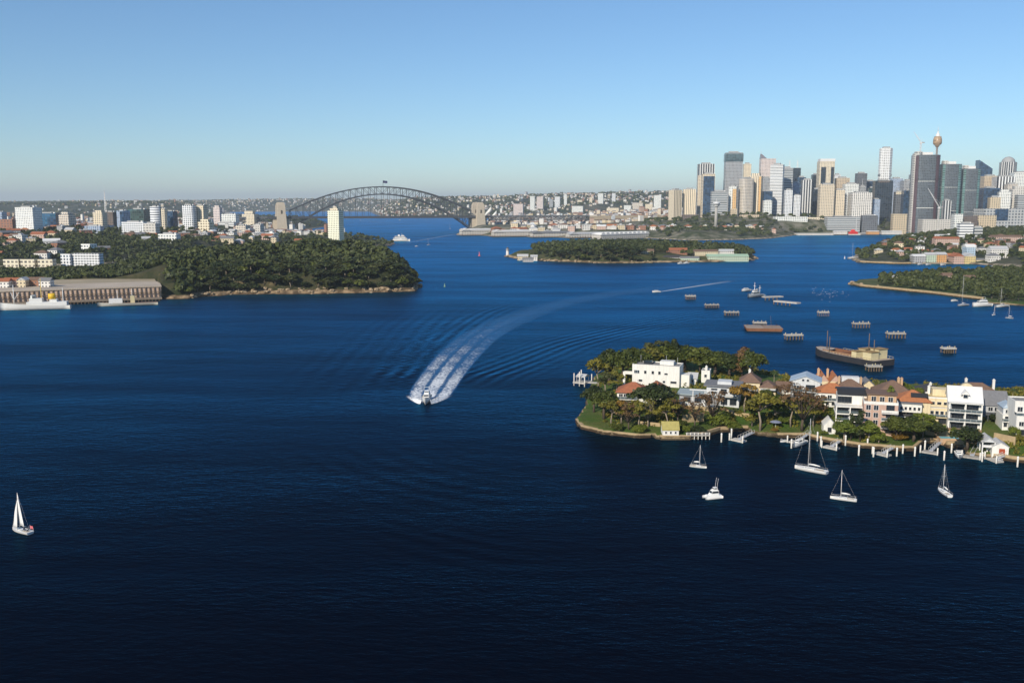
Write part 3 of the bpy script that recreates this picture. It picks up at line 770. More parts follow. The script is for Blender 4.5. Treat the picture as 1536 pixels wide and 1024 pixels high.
# ------------------------------------------------------------------ the steel arch bridge
STEEL = mat('bridge_steel', (.065, .07, .08), .6, .2, .05)
STEEL_L = mat('approach_steel', (.13, .135, .14), .6, .2, .05)
GRANITE = mat('granite', (.56, .48, .37), .85, .16, .25)
GRANITE_SHADE = mat('granite_niche_shade', (.10, .085, .065), .9, .2, .3)  # the same granite darkened: shade of the opening put into the colour
CONC = mat('concrete', (.42, .40, .36), .8, .15, .3)
ROAD = mat('asphalt', (.06, .06, .062), .9, .2, .3)
BN, BS = np.array((-676., 2750.)), np.array((-107., 2950.))
BU = (BS - BN) / np.linalg.norm(BS - BN); BL = float(np.linalg.norm(BS - BN)); BNM = np.array((-BU[1], BU[0]))
def make_bridge():
    root = thing('arch_bridge', 'grey steel arch bridge with stone pylons spanning the harbour mouth', 'bridge', (BN[0], BN[1], 0), atan2(BU[1], BU[0]))
    # local frame: x along the deck from the north pylon, y across
    a0, a1, DZ = 26.0, BL - 26.0, 45.0
    n = 28; xs = np.linspace(a0, a1, n + 1); s = (xs - (a0 + a1) / 2) / ((a1 - a0) / 2)
    top = 134 - 73 * np.abs(s) ** 2.0 + 3.0 * np.abs(s) ** 8; bot = 112 - 105 * s ** 2
    for y in (-15, 15):
        b = MB()
        for i in range(n):
            b.bar((xs[i], y, top[i]), (xs[i + 1], y, top[i + 1]), 2.3, 3.0)
            b.bar((xs[i], y, bot[i]), (xs[i + 1], y, bot[i + 1]), 2.3, 3.2)
            p, q = (i, i + 1) if i < n / 2 else (i + 1, i)
            b.bar((xs[p], y, top[p]), (xs[q], y, bot[q]), 1.0)
        for i in range(n + 1):
            b.bar((xs[i], y, top[i]), (xs[i], y, bot[i]), 1.3)
        b.build('arch_truss', STEEL, root)
        for i in range(1, n):
            if bot[i] > DZ + 2: MB().bar((xs[i], y, bot[i]), (xs[i], y, DZ), .9).build('hanger', STEEL, root)
            elif bot[i] < DZ - 4: MB().bar((xs[i], y, bot[i]), (xs[i], y, DZ), 1.2).build('hanger', STEEL, root)
    b = MB()
    for i in range(0, n + 1):
        b.bar((xs[i], -15, top[i]), (xs[i], 15, top[i]), 1.2)
        if abs(bot[i] - DZ) > 9: MB().bar((xs[i], -15, bot[i]), (xs[i], 15, bot[i]), 1.2).build('cross_beam', STEEL, root)
        if i < n:
            b.bar((xs[i], -15 if i % 2 else 15, top[i]), (xs[i + 1], 15 if i % 2 else -15, top[i + 1]), .9)
    b.build('cross_bracing', STEEL, root)
    d = MB().box(-40, BL + 40, -20, 20, DZ - 3.2, DZ, 0, 1); 
    for y in (-20, 20): d.box(-40, BL + 40, y - .4, y + .4, DZ - 4.5, DZ + 1.8, 0)
    d.build('deck', [STEEL, ROAD], root)
    for x in (0, BL):
        for y in (-27, 27):
            p = MB()
            def taper(z0, z1, w0, w1, l0, l1):
                r0 = [(x - l0, y - w0, z0), (x + l0, y - w0, z0), (x + l0, y + w0, z0), (x - l0, y + w0, z0)]
                r1 = [(x - l1, y - w1, z1), (x + l1, y - w1, z1), (x + l1, y + w1, z1), (x - l1, y + w1, z1)]
                p.loft([r0, r1], smooth=False)
            taper(-3, 52, 9.5, 7.2, 15.5, 12.2); taper(52, 80, 7.0, 6.2, 11.8, 10.6); taper(80, 84.5, 5.6, 5.4, 9.6, 9.2); taper(84.5, 88, 4.6, 4.4, 7.6, 7.2)
            o = p.build('pylon', GRANITE, root)
            for sg in (-1, 1):
                q = MB(); q.box(x - 2.2, x + 2.2, y + sg * 7.2 - .3, y + sg * 7.2 + .3, 55, 65)
                q.build('niche', GRANITE_SHADE, o)  # slab proud of the wall, no recess; its dark colour is painted shade
    # abutment towers' base blocks
    MB().box(-24, 24, -17, 17, -3, 40).build('abutment', GRANITE, root)
    MB().box(BL - 24, BL + 24, -17, 17, -3, 40).build('abutment', GRANITE, root)
    # approach spans: deck girders on truss, stone piers
    for x0, x1, k in ((-160, -40, 3), (BL + 40, BL + 375, 6)):
        b = MB(); b.box(x0, x1, -17, 17, DZ - 3, DZ + 1.8, 0)
        m = int((x1 - x0) / 12); X = np.linspace(x0, x1, m + 1)
        for y in (-16, 16):
            b.bar((x0, y, DZ - 12), (x1, y, DZ - 12), 2.2)
            for i in range(m):
                b.bar((X[i], y, DZ - 2), (X[i], y, DZ - 12), 1.2)
                b.bar((X[i], y, DZ - 2 if i % 2 else DZ - 12), (X[i + 1], y, DZ - 12 if i % 2 else DZ - 2), 1.8)
        b.build('approach_span', STEEL_L, root)
        for xx in np.linspace(x0, x1, k)[(1 if x0 > 0 else 0):]:
            b = MB().box(xx - 3, xx + 3, -15, -8, -2, DZ - 12.7).box(xx - 3, xx + 3, 8, 15, -2, DZ - 12.7).box(xx - 2, xx + 2, -8, 8, DZ - 20, DZ - 13)
            b.build('pier', GRANITE, root)
    for y, dx in ((-15, 0), (15, 6)):
        xm = (a0 + a1) / 2 + dx
        f = MB().tube([(xm, y, top[n // 2]), (xm, y, top[n // 2] + 19)], [.45, .3], 6).build('flagpole', STEEL, root)
        g = MB(); P = [(xm + t * 13, y + sin(t * 5) * 1.1, top[n // 2] + 18.5 - t * 1.3) for t in np.linspace(0, 1, 9)]
        for p, q in zip(P, P[1:]):
            g.face([p, q, (q[0], q[1], q[2] - 6.5), (p[0], p[1], p[2] - 6.5)])
        g.build('flag', mat('flag_blue', (.03, .035, .11), .8), f)
    # stone viaduct that carries the road on into the city
    b = MB(); x0 = BL + 375; L = 270; k = 6; sp = L / k
    for i in range(k):
        a = x0 + i * sp; zs = 16; r = sp * .36; c = a + sp / 2
        for y0 in (-17, 17):
            arc = [(c + r * cos(t), y0, zs + r * sin(t)) for t in np.linspace(0, pi, 13)]
            b.face([(a, y0, -2), (c - r, y0, -2), (c - r, y0, zs)][::1] + [(a, y0, zs)])
            b.face([(c + r, y0, -2), (a + sp, y0, -2), (a + sp, y0, zs), (c + r, y0, zs)])
            up = [(a, y0, DZ)] + [(x, y0, DZ) for x in np.linspace(a, a + sp, 13)[1:-1]] + [(a + sp, y0, DZ)]
            for j in range(12):
                A, B = arc[12 - j], arc[11 - j]; b.face([A, B, up[j + 1], up[j]])
            b.face([(a, y0, zs), arc[12], up[0]]); b.face([arc[0], (a + sp, y0, zs), up[12]])
        arc = [(c + r * cos(t), zs + r * sin(t)) for t in np.linspace(0, pi, 13)]
        for A, B in zip(arc, arc[1:]): b.face([(A[0], -17, A[1]), (B[0], -17, B[1]), (B[0], 17, B[1]), (A[0], 17, A[1])])
        b.face([(c - r, -17, -2), (c - r, 17, -2), (c - r, 17, zs), (c - r, -17, zs)]); b.face([(c + r, -17, -2), (c + r, 17, -2), (c + r, 17, zs), (c + r, -17, zs)])
    b.face([(x0, -17, DZ), (x0 + L, -17, DZ), (x0 + L, 17, DZ), (x0, 17, DZ)]); b.face([(x0, -17, -2), (x0, 17, -2), (x0, 17, DZ), (x0, -17, DZ)]); b.face([(x0 + L, -17, -2), (x0 + L, 17, -2), (x0 + L, 17, DZ), (x0 + L, -17, DZ)])
    b.build('viaduct', mat('viaduct_stone', (.46, .38, .27), .85, .18, .1), root)
    MARKS.append((570, 300, 'the arch bridge')); MARKS.append((424, 330, 'the north pylon')); MARKS.append((717, 322, 'the south pylon'))
    BLOCK.append((BN[0], BN[1], 45)); BLOCK.append((BS[0], BS[1], 45))
    for t in range(-200, 0, 30): BLOCK.append((BN[0] + BU[0] * t, BN[1] + BU[1] * t, 28))
    for t in range(0, 860, 30): BLOCK.append((BS[0] + BU[0] * t, BS[1] + BU[1] * t, 28))
make_bridge()
# white shell of the concert hall, seen behind the south pylon
def make_shells():
    x, y, z = at_y(728, 321, 3500); t = thing('concert_hall', 'white sail-shaped shell roof showing just beyond the south bridge pylon', 'concert hall', (x, y, 0), -.5)
    MB().box(-32, 60, -22, 22, -2, 14).build('podium', CONC, t)
    for k, (h, L, dx) in enumerate(((62, 44, -4), (46, 36, 26), (34, 28, 48))):
        b = MB(); rings = []
        for i in range(9):
            v = i / 8; rings.append([(dx + L * (v ** 1.5) - 14, w * 19 * (1 - v) ** .6, 12 + h * v * (1 - .25 * abs(w))) for w in np.linspace(-1, 1, 9)])
        b.loft(rings, cap=False); o = b.build('shell', mat('shell_white', (.78, .76, .70), .4), t)
        so_ = o.modifiers.new('thickness', 'SOLIDIFY'); so_.thickness = .8
make_shells()
# ------------------------------------------------------------------ towers and larger buildings
F = dict(
    white=facade('white_facade', (0.88, 0.88, 0.81), (.13, .15, .17), 5, 4.5, .62, .5),
    whitegrid=facade('white_grid_facade', (0.88, 0.88, 0.87), (.10, .12, .14), 4.2, 4.2, .55, .62),
    whiteband=facade('white_banded_facade', (0.88, 0.88, 0.85), (.09, .10, .12), 60, 4.6, .97, .42),
    cream=facade('cream_facade', (0.81, 0.70, 0.51), (.12, .12, .12), 4.6, 4.2, .5, .5),
    creamv=facade('cream_ribbed_facade', (0.81, 0.70, 0.52), (.20, .17, .13), 5.5, 200, .35, .99),
    beige=facade('beige_facade', (0.71, 0.60, 0.44), (.10, .10, .10), 4.8, 4.4, .45, .45),
    beigegrid=facade('beige_grid_facade', (0.76, 0.67, 0.55), (.13, .14, .15), 4.4, 4.4, .6, .6),
    tan=facade('tan_facade', (0.61, 0.49, 0.34), (.10, .09, .09), 5, 4.6, .5, .5),
    orange=facade('ochre_facade', (0.71, 0.45, 0.20), (.14, .12, .10), 6, 5, .4, .4),
    pink=facade('pale_pink_facade', (0.76, 0.65, 0.59), (.16, .15, .16), 4.4, 4.5, .6, .5),
    grey=facade('grey_facade', (0.44, 0.44, 0.44), (.08, .10, .12), 4.2, 4.6, .6, .6),
    greyband=facade('grey_banded_facade', (0.55, 0.55, 0.54), (.08, .10, .11), 80, 5.2, .98, .5),
    greydark=facade('dark_grey_facade', (.16, .165, .175), (.05, .06, .075), 5, 5, .6, .6),
    steelv=facade('striped_facade', (0.71, 0.70, 0.66), (.045, .05, .06), 7.5, 300, .55, .995),
    navy=facade('blue_glass_facade', (.035, .055, .085), (.03, .06, .11), 6, 5.0, .86, .84, .12, 0, .35, .1, .7),
    dark=facade('dark_glass_facade', (.035, .04, .048), (.022, .03, .042), 6.5, 5.2, .82, .80, .12, 0, .35, .1, .7),
    teal=facade('teal_glass_facade', (.10, .13, .135), (.055, .095, .105), 5, 5.2, .75, .70, .15, 9, .4, .1, .7),
    green=facade('green_glass_facade', (.05, .07, .065), (.045, .08, .075), 5, 5, .8, .8, .14, 0, .4, .1, .7),
    brown=facade('brown_facade', (.17, .13, .105), (.06, .06, .065), 5, 4.4, .6, .5),
    brick=facade('brick_facade', (.33, .16, .10), (.09, .08, .08), 6, 5, .4, .45),
    bluegrey=facade('blue_grey_facade', (0.51, 0.57, 0.67), (.10, .15, .22), 4, 4, .7, .7),
    stone=facade('sandstone_facade', (0.61, 0.50, 0.34), (.12, .10, .08), 6, 6, .4, .5),
    concrete=facade('concrete_facade', (0.63, 0.60, 0.54), (.12, .12, .12), 6, 5, .5, .4),
    apt=facade('cream_apartment_facade', (0.85, 0.76, 0.56), (.20, .15, .10), 5.5, 5.2, .6, .52),
    blues=facade('pale_apartment_facade', (0.88, 0.88, 0.68), (.16, .14, .11), 4.0, 4.3, .42, .52, tint=.1),
)
ROOF = mat('roof_gravel', (.30, .29, .27), .9, .2, .1)
ROOF_W = mat('roof_white', (.66, .64, .60), .8, .12, .1)
PLANT = mat('plant_grey', (.38, .38, .37), .7, .2, .1)
WHITE = mat('white_paint', (.78, .76, .72), .5, .08, .3)
LANDZ = {}
def place(px0, px1, Y, ytop, land):
    x0 = at_y(px0, ytop, Y); x1 = at_y(px1, ytop, Y)
    cx = (x0[0] + x1[0]) / 2; w = x1[0] - x0[0]
    g = max(land.z(cx, Y), 0.5) if land else 1.0
    return cx, w, x0[2], g
def tower(name, label, cat, px0, px1, ytop, Y, fac, land=None, rot=-.35, ratio=.8, crown='plant', group=None, shape='box', roof=None, mark=None, extra=None):
    land = land or land_e
    cx, W_, zt, g = place(px0, px1, Y, ytop, land)
    zb = g - 4; H = zt - zb
    if shape == 'round': w = d = W_
    else:
        w = W_ / (cos(rot) + ratio * abs(sin(rot))); d = w * ratio
    t = thing(name, label, cat, (cx, Y + d * .5, zb), rot, group)
    fm = F[fac] if isinstance(fac, str) else fac
    b = MB(); rf = roof or ROOF
    if shape == 'round':
        b.lathe([(w / 2, 0), (w / 2, H)], 20, 0); b.face([(w / 2 * cos(a), w / 2 * sin(a), H) for a in np.linspace(0, 2 * pi, 20, endpoint=False)], 1, None)
    elif shape == 'octagon':
        c = min(w, d) * .28
        b.prism([(-w / 2 + c, -d / 2), (w / 2 - c, -d / 2), (w / 2, -d / 2 + c), (w / 2, d / 2 - c), (w / 2 - c, d / 2), (-w / 2 + c, d / 2), (-w / 2, d / 2 - c), (-w / 2, -d / 2 + c)], 0, H, 0, 1)
    elif shape == 'rounded':
        P = [(w / 2 * np.sign(cos(a)) * abs(cos(a)) ** .5, d / 2 * np.sign(sin(a)) * abs(sin(a)) ** .5) for a in np.linspace(0, 2 * pi, 28, endpoint=False)]
        b.prism(P, 0, H, 0, 1)
    elif shape == 'slope':
        b.prism([(-w / 2, -d / 2), (w / 2, -d / 2), (w / 2, d / 2), (-w / 2, d / 2)], 0, H * .86, 0, 1)
        z0, z1 = H * .86, H
        b.face([(-w / 2, -d / 2, z0), (w / 2, -d / 2, z0), (-w / 2, -d / 2, z1)], 0, [(0, 0), (w, 0), (0, z1 - z0)]); b.face([(w / 2, d / 2, z0), (-w / 2, d / 2, z0), (-w / 2, d / 2, z1)], 0)
        b.face([(w / 2, -d / 2, z0), (w / 2, d / 2, z0), (-w / 2, d / 2, z1), (-w / 2, -d / 2, z1)], 1); b.face([(-w / 2, d / 2, z0), (-w / 2, -d / 2, z0), (-w / 2, -d / 2, z1), (-w / 2, d / 2, z1)], 0)
    else: b.prism([(-w / 2, -d / 2), (w / 2, -d / 2), (w / 2, d / 2), (-w / 2, d / 2)], 0, H, 0, 1)
    b.build('facade', [fm, rf], t)
    if 'plant' in crown:
        k = .28 if shape != 'round' else .2
        MB().box(-w * k, w * k * .9, -d * k, d * k * .8, H - .2, H + max(2.5, min(5, H * .05))).build('roof_plant', PLANT, t)
        MB().box(w * .30, w * .38, -d * .1, d * .12, H - .2, H + 2.2).build('lift_housing', WHITE, t)
    if 'mast' in crown:
        MB().tube([(0, 0, H), (0, 0, H + 12), (0, 0, H + 26)], [.7, .5, .2], 6).build('mast', WHITE, t)
    if 'step' in crown:
        MB().box(-w * .34, w * .34, -d * .34, d * .34, H - .2, H + w * .22).build('upper_storeys', fm, t)
    if 'dome' in crown:
        MB().lathe([(w * .42, H - .2), (w * .42, H + w * .06), (w * .36, H + w * .2), (w * .24, H + w * .31), (w * .08, H + w * .37), (.02, H + w * .38)], 20).build('dome', PLANT, t)
    if extra: extra(t, w, d, H)
    BLOCK.append((cx, Y + d * .5, max(w, d) * .62 + 5))
    if mark: MARKS.append(((px0 + px1) / 2, ytop, mark))
    return t
O, A_, B_ = 'office_tower', 'apartment_tower', 'apartment_block'
def fins(col, k=5, out=.6, frac=1.0):
    m = mat('fin_' + col[0], col[1], .5)
    def f(t, w, d, H):
        for i in range(k):
            x = -w / 2 + w * (i + .5) / k
            MB().box(x - .7, x + .7, -d / 2 - out, -d / 2 - .05, 0, H * frac).build('fin', m, t)
    return f
def panel(fac, x0, x1, z0, z1, nm='glass_panel'):
    def f(t, w, d, H):
        MB().prism([(w * x0, -d / 2 - .8), (w * x1, -d / 2 - .8), (w * x1, -d / 2 - .05), (w * x0, -d / 2 - .05)], H * z0, H * z1, 0).build(nm, F[fac], t)
    return f
def both(*fs):
    def f(*a):
        for q in fs: q(*a)
    return f
def crown_band(fac, z0=.88):
    def f(t, w, d, H):
        MB().prism([(-w * .52, -d * .52), (w * .52, -d * .52), (w * .52, d * .52), (-w * .52, d * .52)], H * z0, H * .985, 0).build('crown_storeys', F[fac], t)
    return f
# --- city skyline
tower(B_, 'broad tan slab block with ribbed front at the seaward end of the skyline', 'apartment block', 1005, 1024, 285, 2880, 'creamv', rot=.45, ratio=1.1)
tower(B_, 'tan ribbed slab block directly beside the blue glass tower', 'apartment block', 1025, 1047, 284, 2900, 'creamv', rot=-.2, ratio=.8)
tower(O, 'tan tower with vertically striped top behind the blue glass tower', 'tower', 1048, 1074, 246, 3000, 'steelv', rot=-.1, extra=panel('beige', -.52, .52, 0, .80, 'lower_facade'))
tower(O, 'dark blue glass tower with pale edges standing before the tan striped tower', 'tower', 1054, 1074, 261, 2850, 'beige', rot=-.08, ratio=.8, extra=panel('navy', -.42, .46, 0, .95), mark='the blue glass tower')
tower(O, 'low grey banded office block between the blue glass tower and an ochre-sided tower', 'office block', 1068, 1093, 287, 2800, 'greyband', rot=-.1)
tower(O, 'tallest grey tower of the seaward group with teal glass crown', 'tower', 1089, 1117, 229, 3050, 'grey', rot=-.12, extra=crown_band('teal', .87), mark='the teal crowned tower')
tower(O, 'pale cream tower peeping from behind the grey tower with the teal crown', 'tower', 1116, 1128, 246, 3200, 'cream', rot=-.1)
tower(O, 'narrow white tower with an ochre side face', 'tower', 1094, 1110, 280, 2820, 'white', rot=-.5, ratio=1.0, extra=panel('orange', .02, .5, 0, .93))
tower('hotel_tower', 'beige round-cornered hotel tower with stepped cream top', 'hotel', 1110, 1134, 268, 2830, 'beigegrid', rot=.3, ratio=.9, shape='rounded', crown='plant', mark='the round-cornered hotel')
tower('hotel_tower', 'cream hotel wing with gold end wall joined beside the rounded tower', 'hotel', 1125, 1147, 264, 2860, 'creamv', rot=-.45, ratio=.7, crown='step', extra=panel('orange', .30, .5, 0, .98))
def spire(t, w, d, H):
    b = MB(); b.loft([[(-w / 2, -d / 2, H), (-w * .1, -d / 2, H), (-w * .1, d / 2, H), (-w / 2, d / 2, H)], [(-w / 2, -d * .1, H + 16), (-w * .42, -d * .1, H + 16), (-w * .42, d * .1, H + 16), (-w / 2, d * .1, H + 16)]], smooth=False); b.build('peak', F['pink'], t)
    MB().tube([(-w * .46, 0, H + 16), (-w * .46, 0, H + 32)], [.6, .2], 6).build('mast', WHITE, t)
tower(O, 'pale pink tower with a pointed corner and mast', 'tower', 1142, 1166, 238, 3150, 'pink', rot=-.12, crown='plain', extra=spire, mark='the pointed pink tower')
tower(O, 'slim grey block below the pointed pink tower', 'tower', 1144, 1158, 267, 3000, 'grey', rot=-.1)
tower(A_, 'tall white banded apartment tower with shaded right face', 'apartment tower', 1157, 1180, 247, 2900, 'whiteband', rot=-.42, ratio=.8, mark='the white banded tower')
tower(O, 'grey banded tower tucked behind the tall white banded tower', 'tower', 1173, 1191, 252, 2980, 'greyband', rot=-.1)
def lattice(t, w, d, H):
    for dx in (-w * .3, w * .3):
        b = MB(); hh = 26
        for sx in (-1, 1):
            for sy in (-1, 1): b.bar((dx + sx * 2.4, sy * 2.4, H), (dx + sx * .8, sy * .8, H + hh), .5)
        for k in range(6):
            z = H + hh * k / 6; q = 2.4 - 1.6 * k / 6; b.bar((dx - q, -q, z), (dx + q * .8, -q, z + hh / 6), .35); b.bar((dx + q, -q, z), (dx - q * .8, -q, z + hh / 6), .35)
        b.build('antenna', WHITE, t)
tower(O, 'dark glass tower topped by two white lattice antennas', 'tower', 1182, 1203, 252, 3200, 'dark', rot=-.12, crown='plain', extra=lattice, mark='the lattice antenna tower')
tower(O, 'dark blue glass tower with a bright blue rooftop box', 'tower', 1197, 1210, 266, 3150, 'navy', rot=-.1)
tower(B_, 'white stepped apartment block, front of the tall white banded tower', 'apartment block', 1178, 1190, 285, 2780, 'whitegrid', rot=-.1)
tower(B_, 'lower white apartment wing beside a dark striped tower', 'apartment block', 1190, 1202, 293, 2790, 'whitegrid', rot=-.1)
tower(O, 'dark tower with bold white vertical stripes', 'tower', 1203, 1223, 270, 2880, 'steelv', rot=-.25, ratio=.9, mark='the white striped tower')
tower(O, 'black glass tower behind the striped tower and the white panelled one', 'tower', 1219, 1232, 262, 3250, 'dark', rot=-.1)
tower(O, 'white tower with two black glass panels and a flared white cap', 'tower', 1230, 1254, 242, 3050, 'cream', rot=-.1, crown='plain', extra=both(panel('dark', -.38, -.06, .62, .90), panel('dark', .26, .46, .62, .90), lambda t, w, d, H: MB().box(-w * .46, w * .52, -d * .5, d * .5, H - .2, H + 8).build('cap', WHITE, t)), mark='the black panelled tower')
tower(B_, 'large beige apartment block with many small windows above the headland park', 'apartment block', 1231, 1254, 277, 2760, 'beige', rot=-.12, mark='the large beige block')
tower(B_, 'tan apartment wing joined to the large beige apartment block', 'apartment block', 1252, 1271, 285, 2770, 'beige', rot=-.3)
tower(O, 'brown office tower with white cornice behind the beige apartment block', 'tower', 1256, 1276, 267, 3050, 'tan', rot=-.1)
tower(O, 'cream white office block rising behind the pale grey apartment block', 'office block', 1268, 1290, 276, 2950, 'white', rot=-.12)
tower(O, 'small black topped grey tower with open frame roof', 'tower', 1286, 1302, 260, 3150, 'greydark', rot=-.1)
tower(O, 'low dark blue office block between the frame-topped tower and the dark glass slab', 'office block', 1300, 1314, 272, 3200, 'navy', rot=-.1)
tower(O, 'tall slender white octagonal tower with a dark plant floor halfway', 'tower', 1323, 1342, 222, 3250, facade('mlc_facade', (0.88, 0.88, 0.85), (.16, .15, .14), 6, 5.5, .6, .42), rot=-.1, shape='octagon', ratio=.9, extra=lambda t, w, d, H: MB().box(-w * .505, w * .505, -d * .3, d * .3, H * .60, H * .625).build('plant_floor', F['greydark'], t), mark='the octagonal tower')
tower(B_, 'pale grey apartment block with white uprights near the construction shore', 'apartment block', 1279, 1311, 289, 2740, facade('pale_upright_facade', (0.81, 0.77, 0.70), (.14, .14, .14), 5.5, 4.6, .5, .7), rot=-.1, mark='the pale grey block')
tower(B_, 'short white block leaning against the dark glass slab', 'apartment block', 1310, 1321, 299, 2760, 'bluegrey', rot=-.1)
tower(O, 'broad dark glass slab with brown sign band at its top', 'tower', 1314, 1342, 271, 2850, 'dark', rot=-.15, ratio=.7, extra=panel('brown', -.35, .3, .95, .985, 'sign_band'), mark='the broad dark slab')
tower(O, 'grey office tower directly behind the broad dark glass slab', 'tower', 1338, 1356, 268, 3050, 'bluegrey', rot=-.1)
tower(O, 'slim grey tower with tan top storey beside the broad dark slab', 'tower', 1344, 1358, 288, 2840, 'greydark', rot=-.1, extra=panel('cream', -.5, .5, .93, 1.0, 'top_storey'))
tower(O, 'grey ribbed tower behind the navy glass block', 'tower', 1356, 1379, 271, 3000, 'grey', rot=-.1)
tower(O, 'navy glass block at the foot of the tallest curved tower', 'tower', 1357, 1379, 286, 2800, 'navy', rot=-.15, mark='the navy glass block')
# the three curved towers
def curved(px0, px1, ytop, Y, c1, c2, label, core):
    cx, W_, zt, g = place(px0, px1, Y, ytop, land_e); zb = g - 4; H = zt - zb
    t = thing('curved_tower', label, 'tower', (cx, Y + W_ * .5, zb), -.12, 'three curved glass towers')
    P = [(W_ / 2 * np.sign(cos(a)) * abs(cos(a)) ** .62, W_ * .42 * np.sign(sin(a)) * abs(sin(a)) ** .62) for a in np.linspace(0, 2 * pi, 32, endpoint=False)]
    for k, (z0, z1) in enumerate(((0, .33), (.34, .665), (.675, 1))):
        MB().prism(P, H * z0, H * z1, 0, 1).build('glass_tier', [c1, ROOF], t)
    MB().prism([(p[0] * .96, p[1] * .96) for p in P], H * .3, H * .7, 0).build('plant_floor', F['white'], t)
    a = [i for i in range(32)]
    for i0, i1 in ((19, 21), (26, 28)):
        b = MB(); Q = [(P[i % 32][0] * 1.03, P[i % 32][1] * 1.03) for i in range(i0, i1 + 1)] 
        for p, q in zip(Q, Q[1:]):
            L = hypot(q[0] - p[0], q[1] - p[1])
            b.face([(p[0], p[1], 2), (q[0], q[1], 2), (q[0], q[1], H * .99), (p[0], p[1], H * .99)], 0, [(0, 0), (L, 0), (L, H), (0, H)])
        o = b.build('curved_screen', c2, t); so_ = o.modifiers.new('thickness', 'SOLIDIFY'); so_.thickness = .5
    if core: MB().box(-W_ * .52, -W_ * .30, -W_ * .30, -W_ * .05, 0, H * 1.02).build('lift_core', F['concrete'], t)
    b = MB().box(-W_ * .25, W_ * .2, -W_ * .2, W_ * .2, H, H + 8); b.build('roof_plant', WHITE, t)
    MB().box(-W_ * .42, -W_ * .2, -W_ * .25, W_ * .1, H, H + 10).build('roof_frame', F['concrete'], t)
    MARKS.append(((px0 + px1) / 2, ytop, 'the curved towers'))
    BLOCK.append((cx, Y + W_ * .5, W_ * .7))
cg = facade('curved_glass', (.14, .15, .16), (.06, .075, .085), 4.5, 4.6, .7, .6, .18, 0, .45, .1, .6)
cp = facade('maroon_screen', (.105, .058, .066), (.07, .05, .06), 3, 4.6, .5, .5, .3)
ct = facade('teal_screen', (.20, .33, .32), (.06, .13, .13), 60, 5.2, .98, .5, .2)
curved(1378, 1417, 232, 2720, cg, cp, 'tallest curved tower with maroon screens and white lift core', True)
curved(1418, 1448, 246, 2740, cg, ct, 'middle curved tower with teal banded screen', False)
curved(1449, 1476, 253, 2760, cg, ct, 'lowest of the three curved towers, teal banded screen', False)
tower(O, 'narrow white framed tower squeezed between the tallest two curved towers', 'tower', 1416, 1428, 301, 2690, 'steelv', rot=-.1)
# observation tower
def obs_tower():
    Y = 3350; x, _, zt = at_y(1405.5, 224, Y); g = 25
    z = lambda py: at_y(1405.5, py, Y)[2]
    t = thing('observation_tower', 'slender observation tower with golden turret and thin spire', 'tower', (x, Y, g))
    MB().tube([(0, 0, 0), (0, 0, z(218) - g)], [3.6, 3.2], 12).build('shaft', mat('shaft_dark', (.22, .19, .17), .7), t)
    gold = facade('turret_gold', (.50, .34, .20), (.22, .14, .08), 60, 5, .98, .45, .25)
    a = z(221) - g; b_ = z(205) - g; k = (b_ - a)
    MB().lathe([(3.2, a), (7, a + k * .08), (8, a + k * .18), (14.0, a + k * .3), (14.8, a + k * .45), (14.2, a + k * .8), (12.5, a + k * .86), (12, a + k), (7, a + k * 1.02), (.1, a + k * 1.02)], 24).build('turret', gold, t)
    MB().lathe([(7.5, b_), (6.6, b_ + 9), (3, b_ + 11), (2.2, b_ + 18), (.1, b_ + 18)], 20).build('upper_deck', WHITE, t)
    MB().tube([(0, 0, b_ + 17), (0, 0, z(190) - g)], [1.1, .35], 8).build('spire', WHITE, t)
    for q in range(8):
        aa = q * pi / 4; MB().bar((13 * cos(aa), 13 * sin(aa), a + k * .28), (3.3 * cos(aa + .8), 3.3 * sin(aa + .8), a - 55), .3).build('stay_cable', WHITE, t)
    MARKS.append((1405, 205, 'the observation tower'))
obs_tower()
tower(O, 'dark blue glass tower with a sloping roof beyond the lowest curved tower', 'tower', 1470, 1491, 240, 3200, 'navy', rot=-.1, shape='slope', crown='plain')
tower(O, 'tan office tower between the sloping navy tower and the domed tower', 'tower', 1477, 1501, 264, 3050, 'tan', rot=-.1)
tower(O, 'grey ribbed tower with a stepped dome and finial', 'tower', 1505, 1531, 243, 3200, 'steelv', rot=-.2, ratio=.95, shape='octagon', crown='dome mast', mark='the domed grey tower')
tower(O, 'blue mirrored office block, lower front of the tan office tower', 'office block', 1477, 1501, 282, 2850, 'navy', rot=-.08)
tower(O, 'white tower with black vertical window strips below the domed tower', 'tower', 1497, 1524, 265, 3000, facade('black_strip_facade', (0.88, 0.88, 0.85), (.03, .03, .035), 9, 300, .5, .99), rot=-.08)
tower(O, 'pale ribbed tower at the far edge of the city', 'tower', 1522, 1546, 259, 3000, 'white', rot=-.15)
tower(B_, 'cream apartment block below the white tower with black strips', 'apartment block', 1500, 1520, 288, 2800, 'white', rot=-.3, crown='step')
tower(B_, 'off-white stepped block at the far edge of the city', 'apartment block', 1520, 1544, 284, 2820, 'concrete', rot=-.2, crown='step')
tower(O, 'squat grey stone office block in front of the cream apartment block', 'office block', 1486, 1503, 296, 2750, 'stone', rot=-.2)
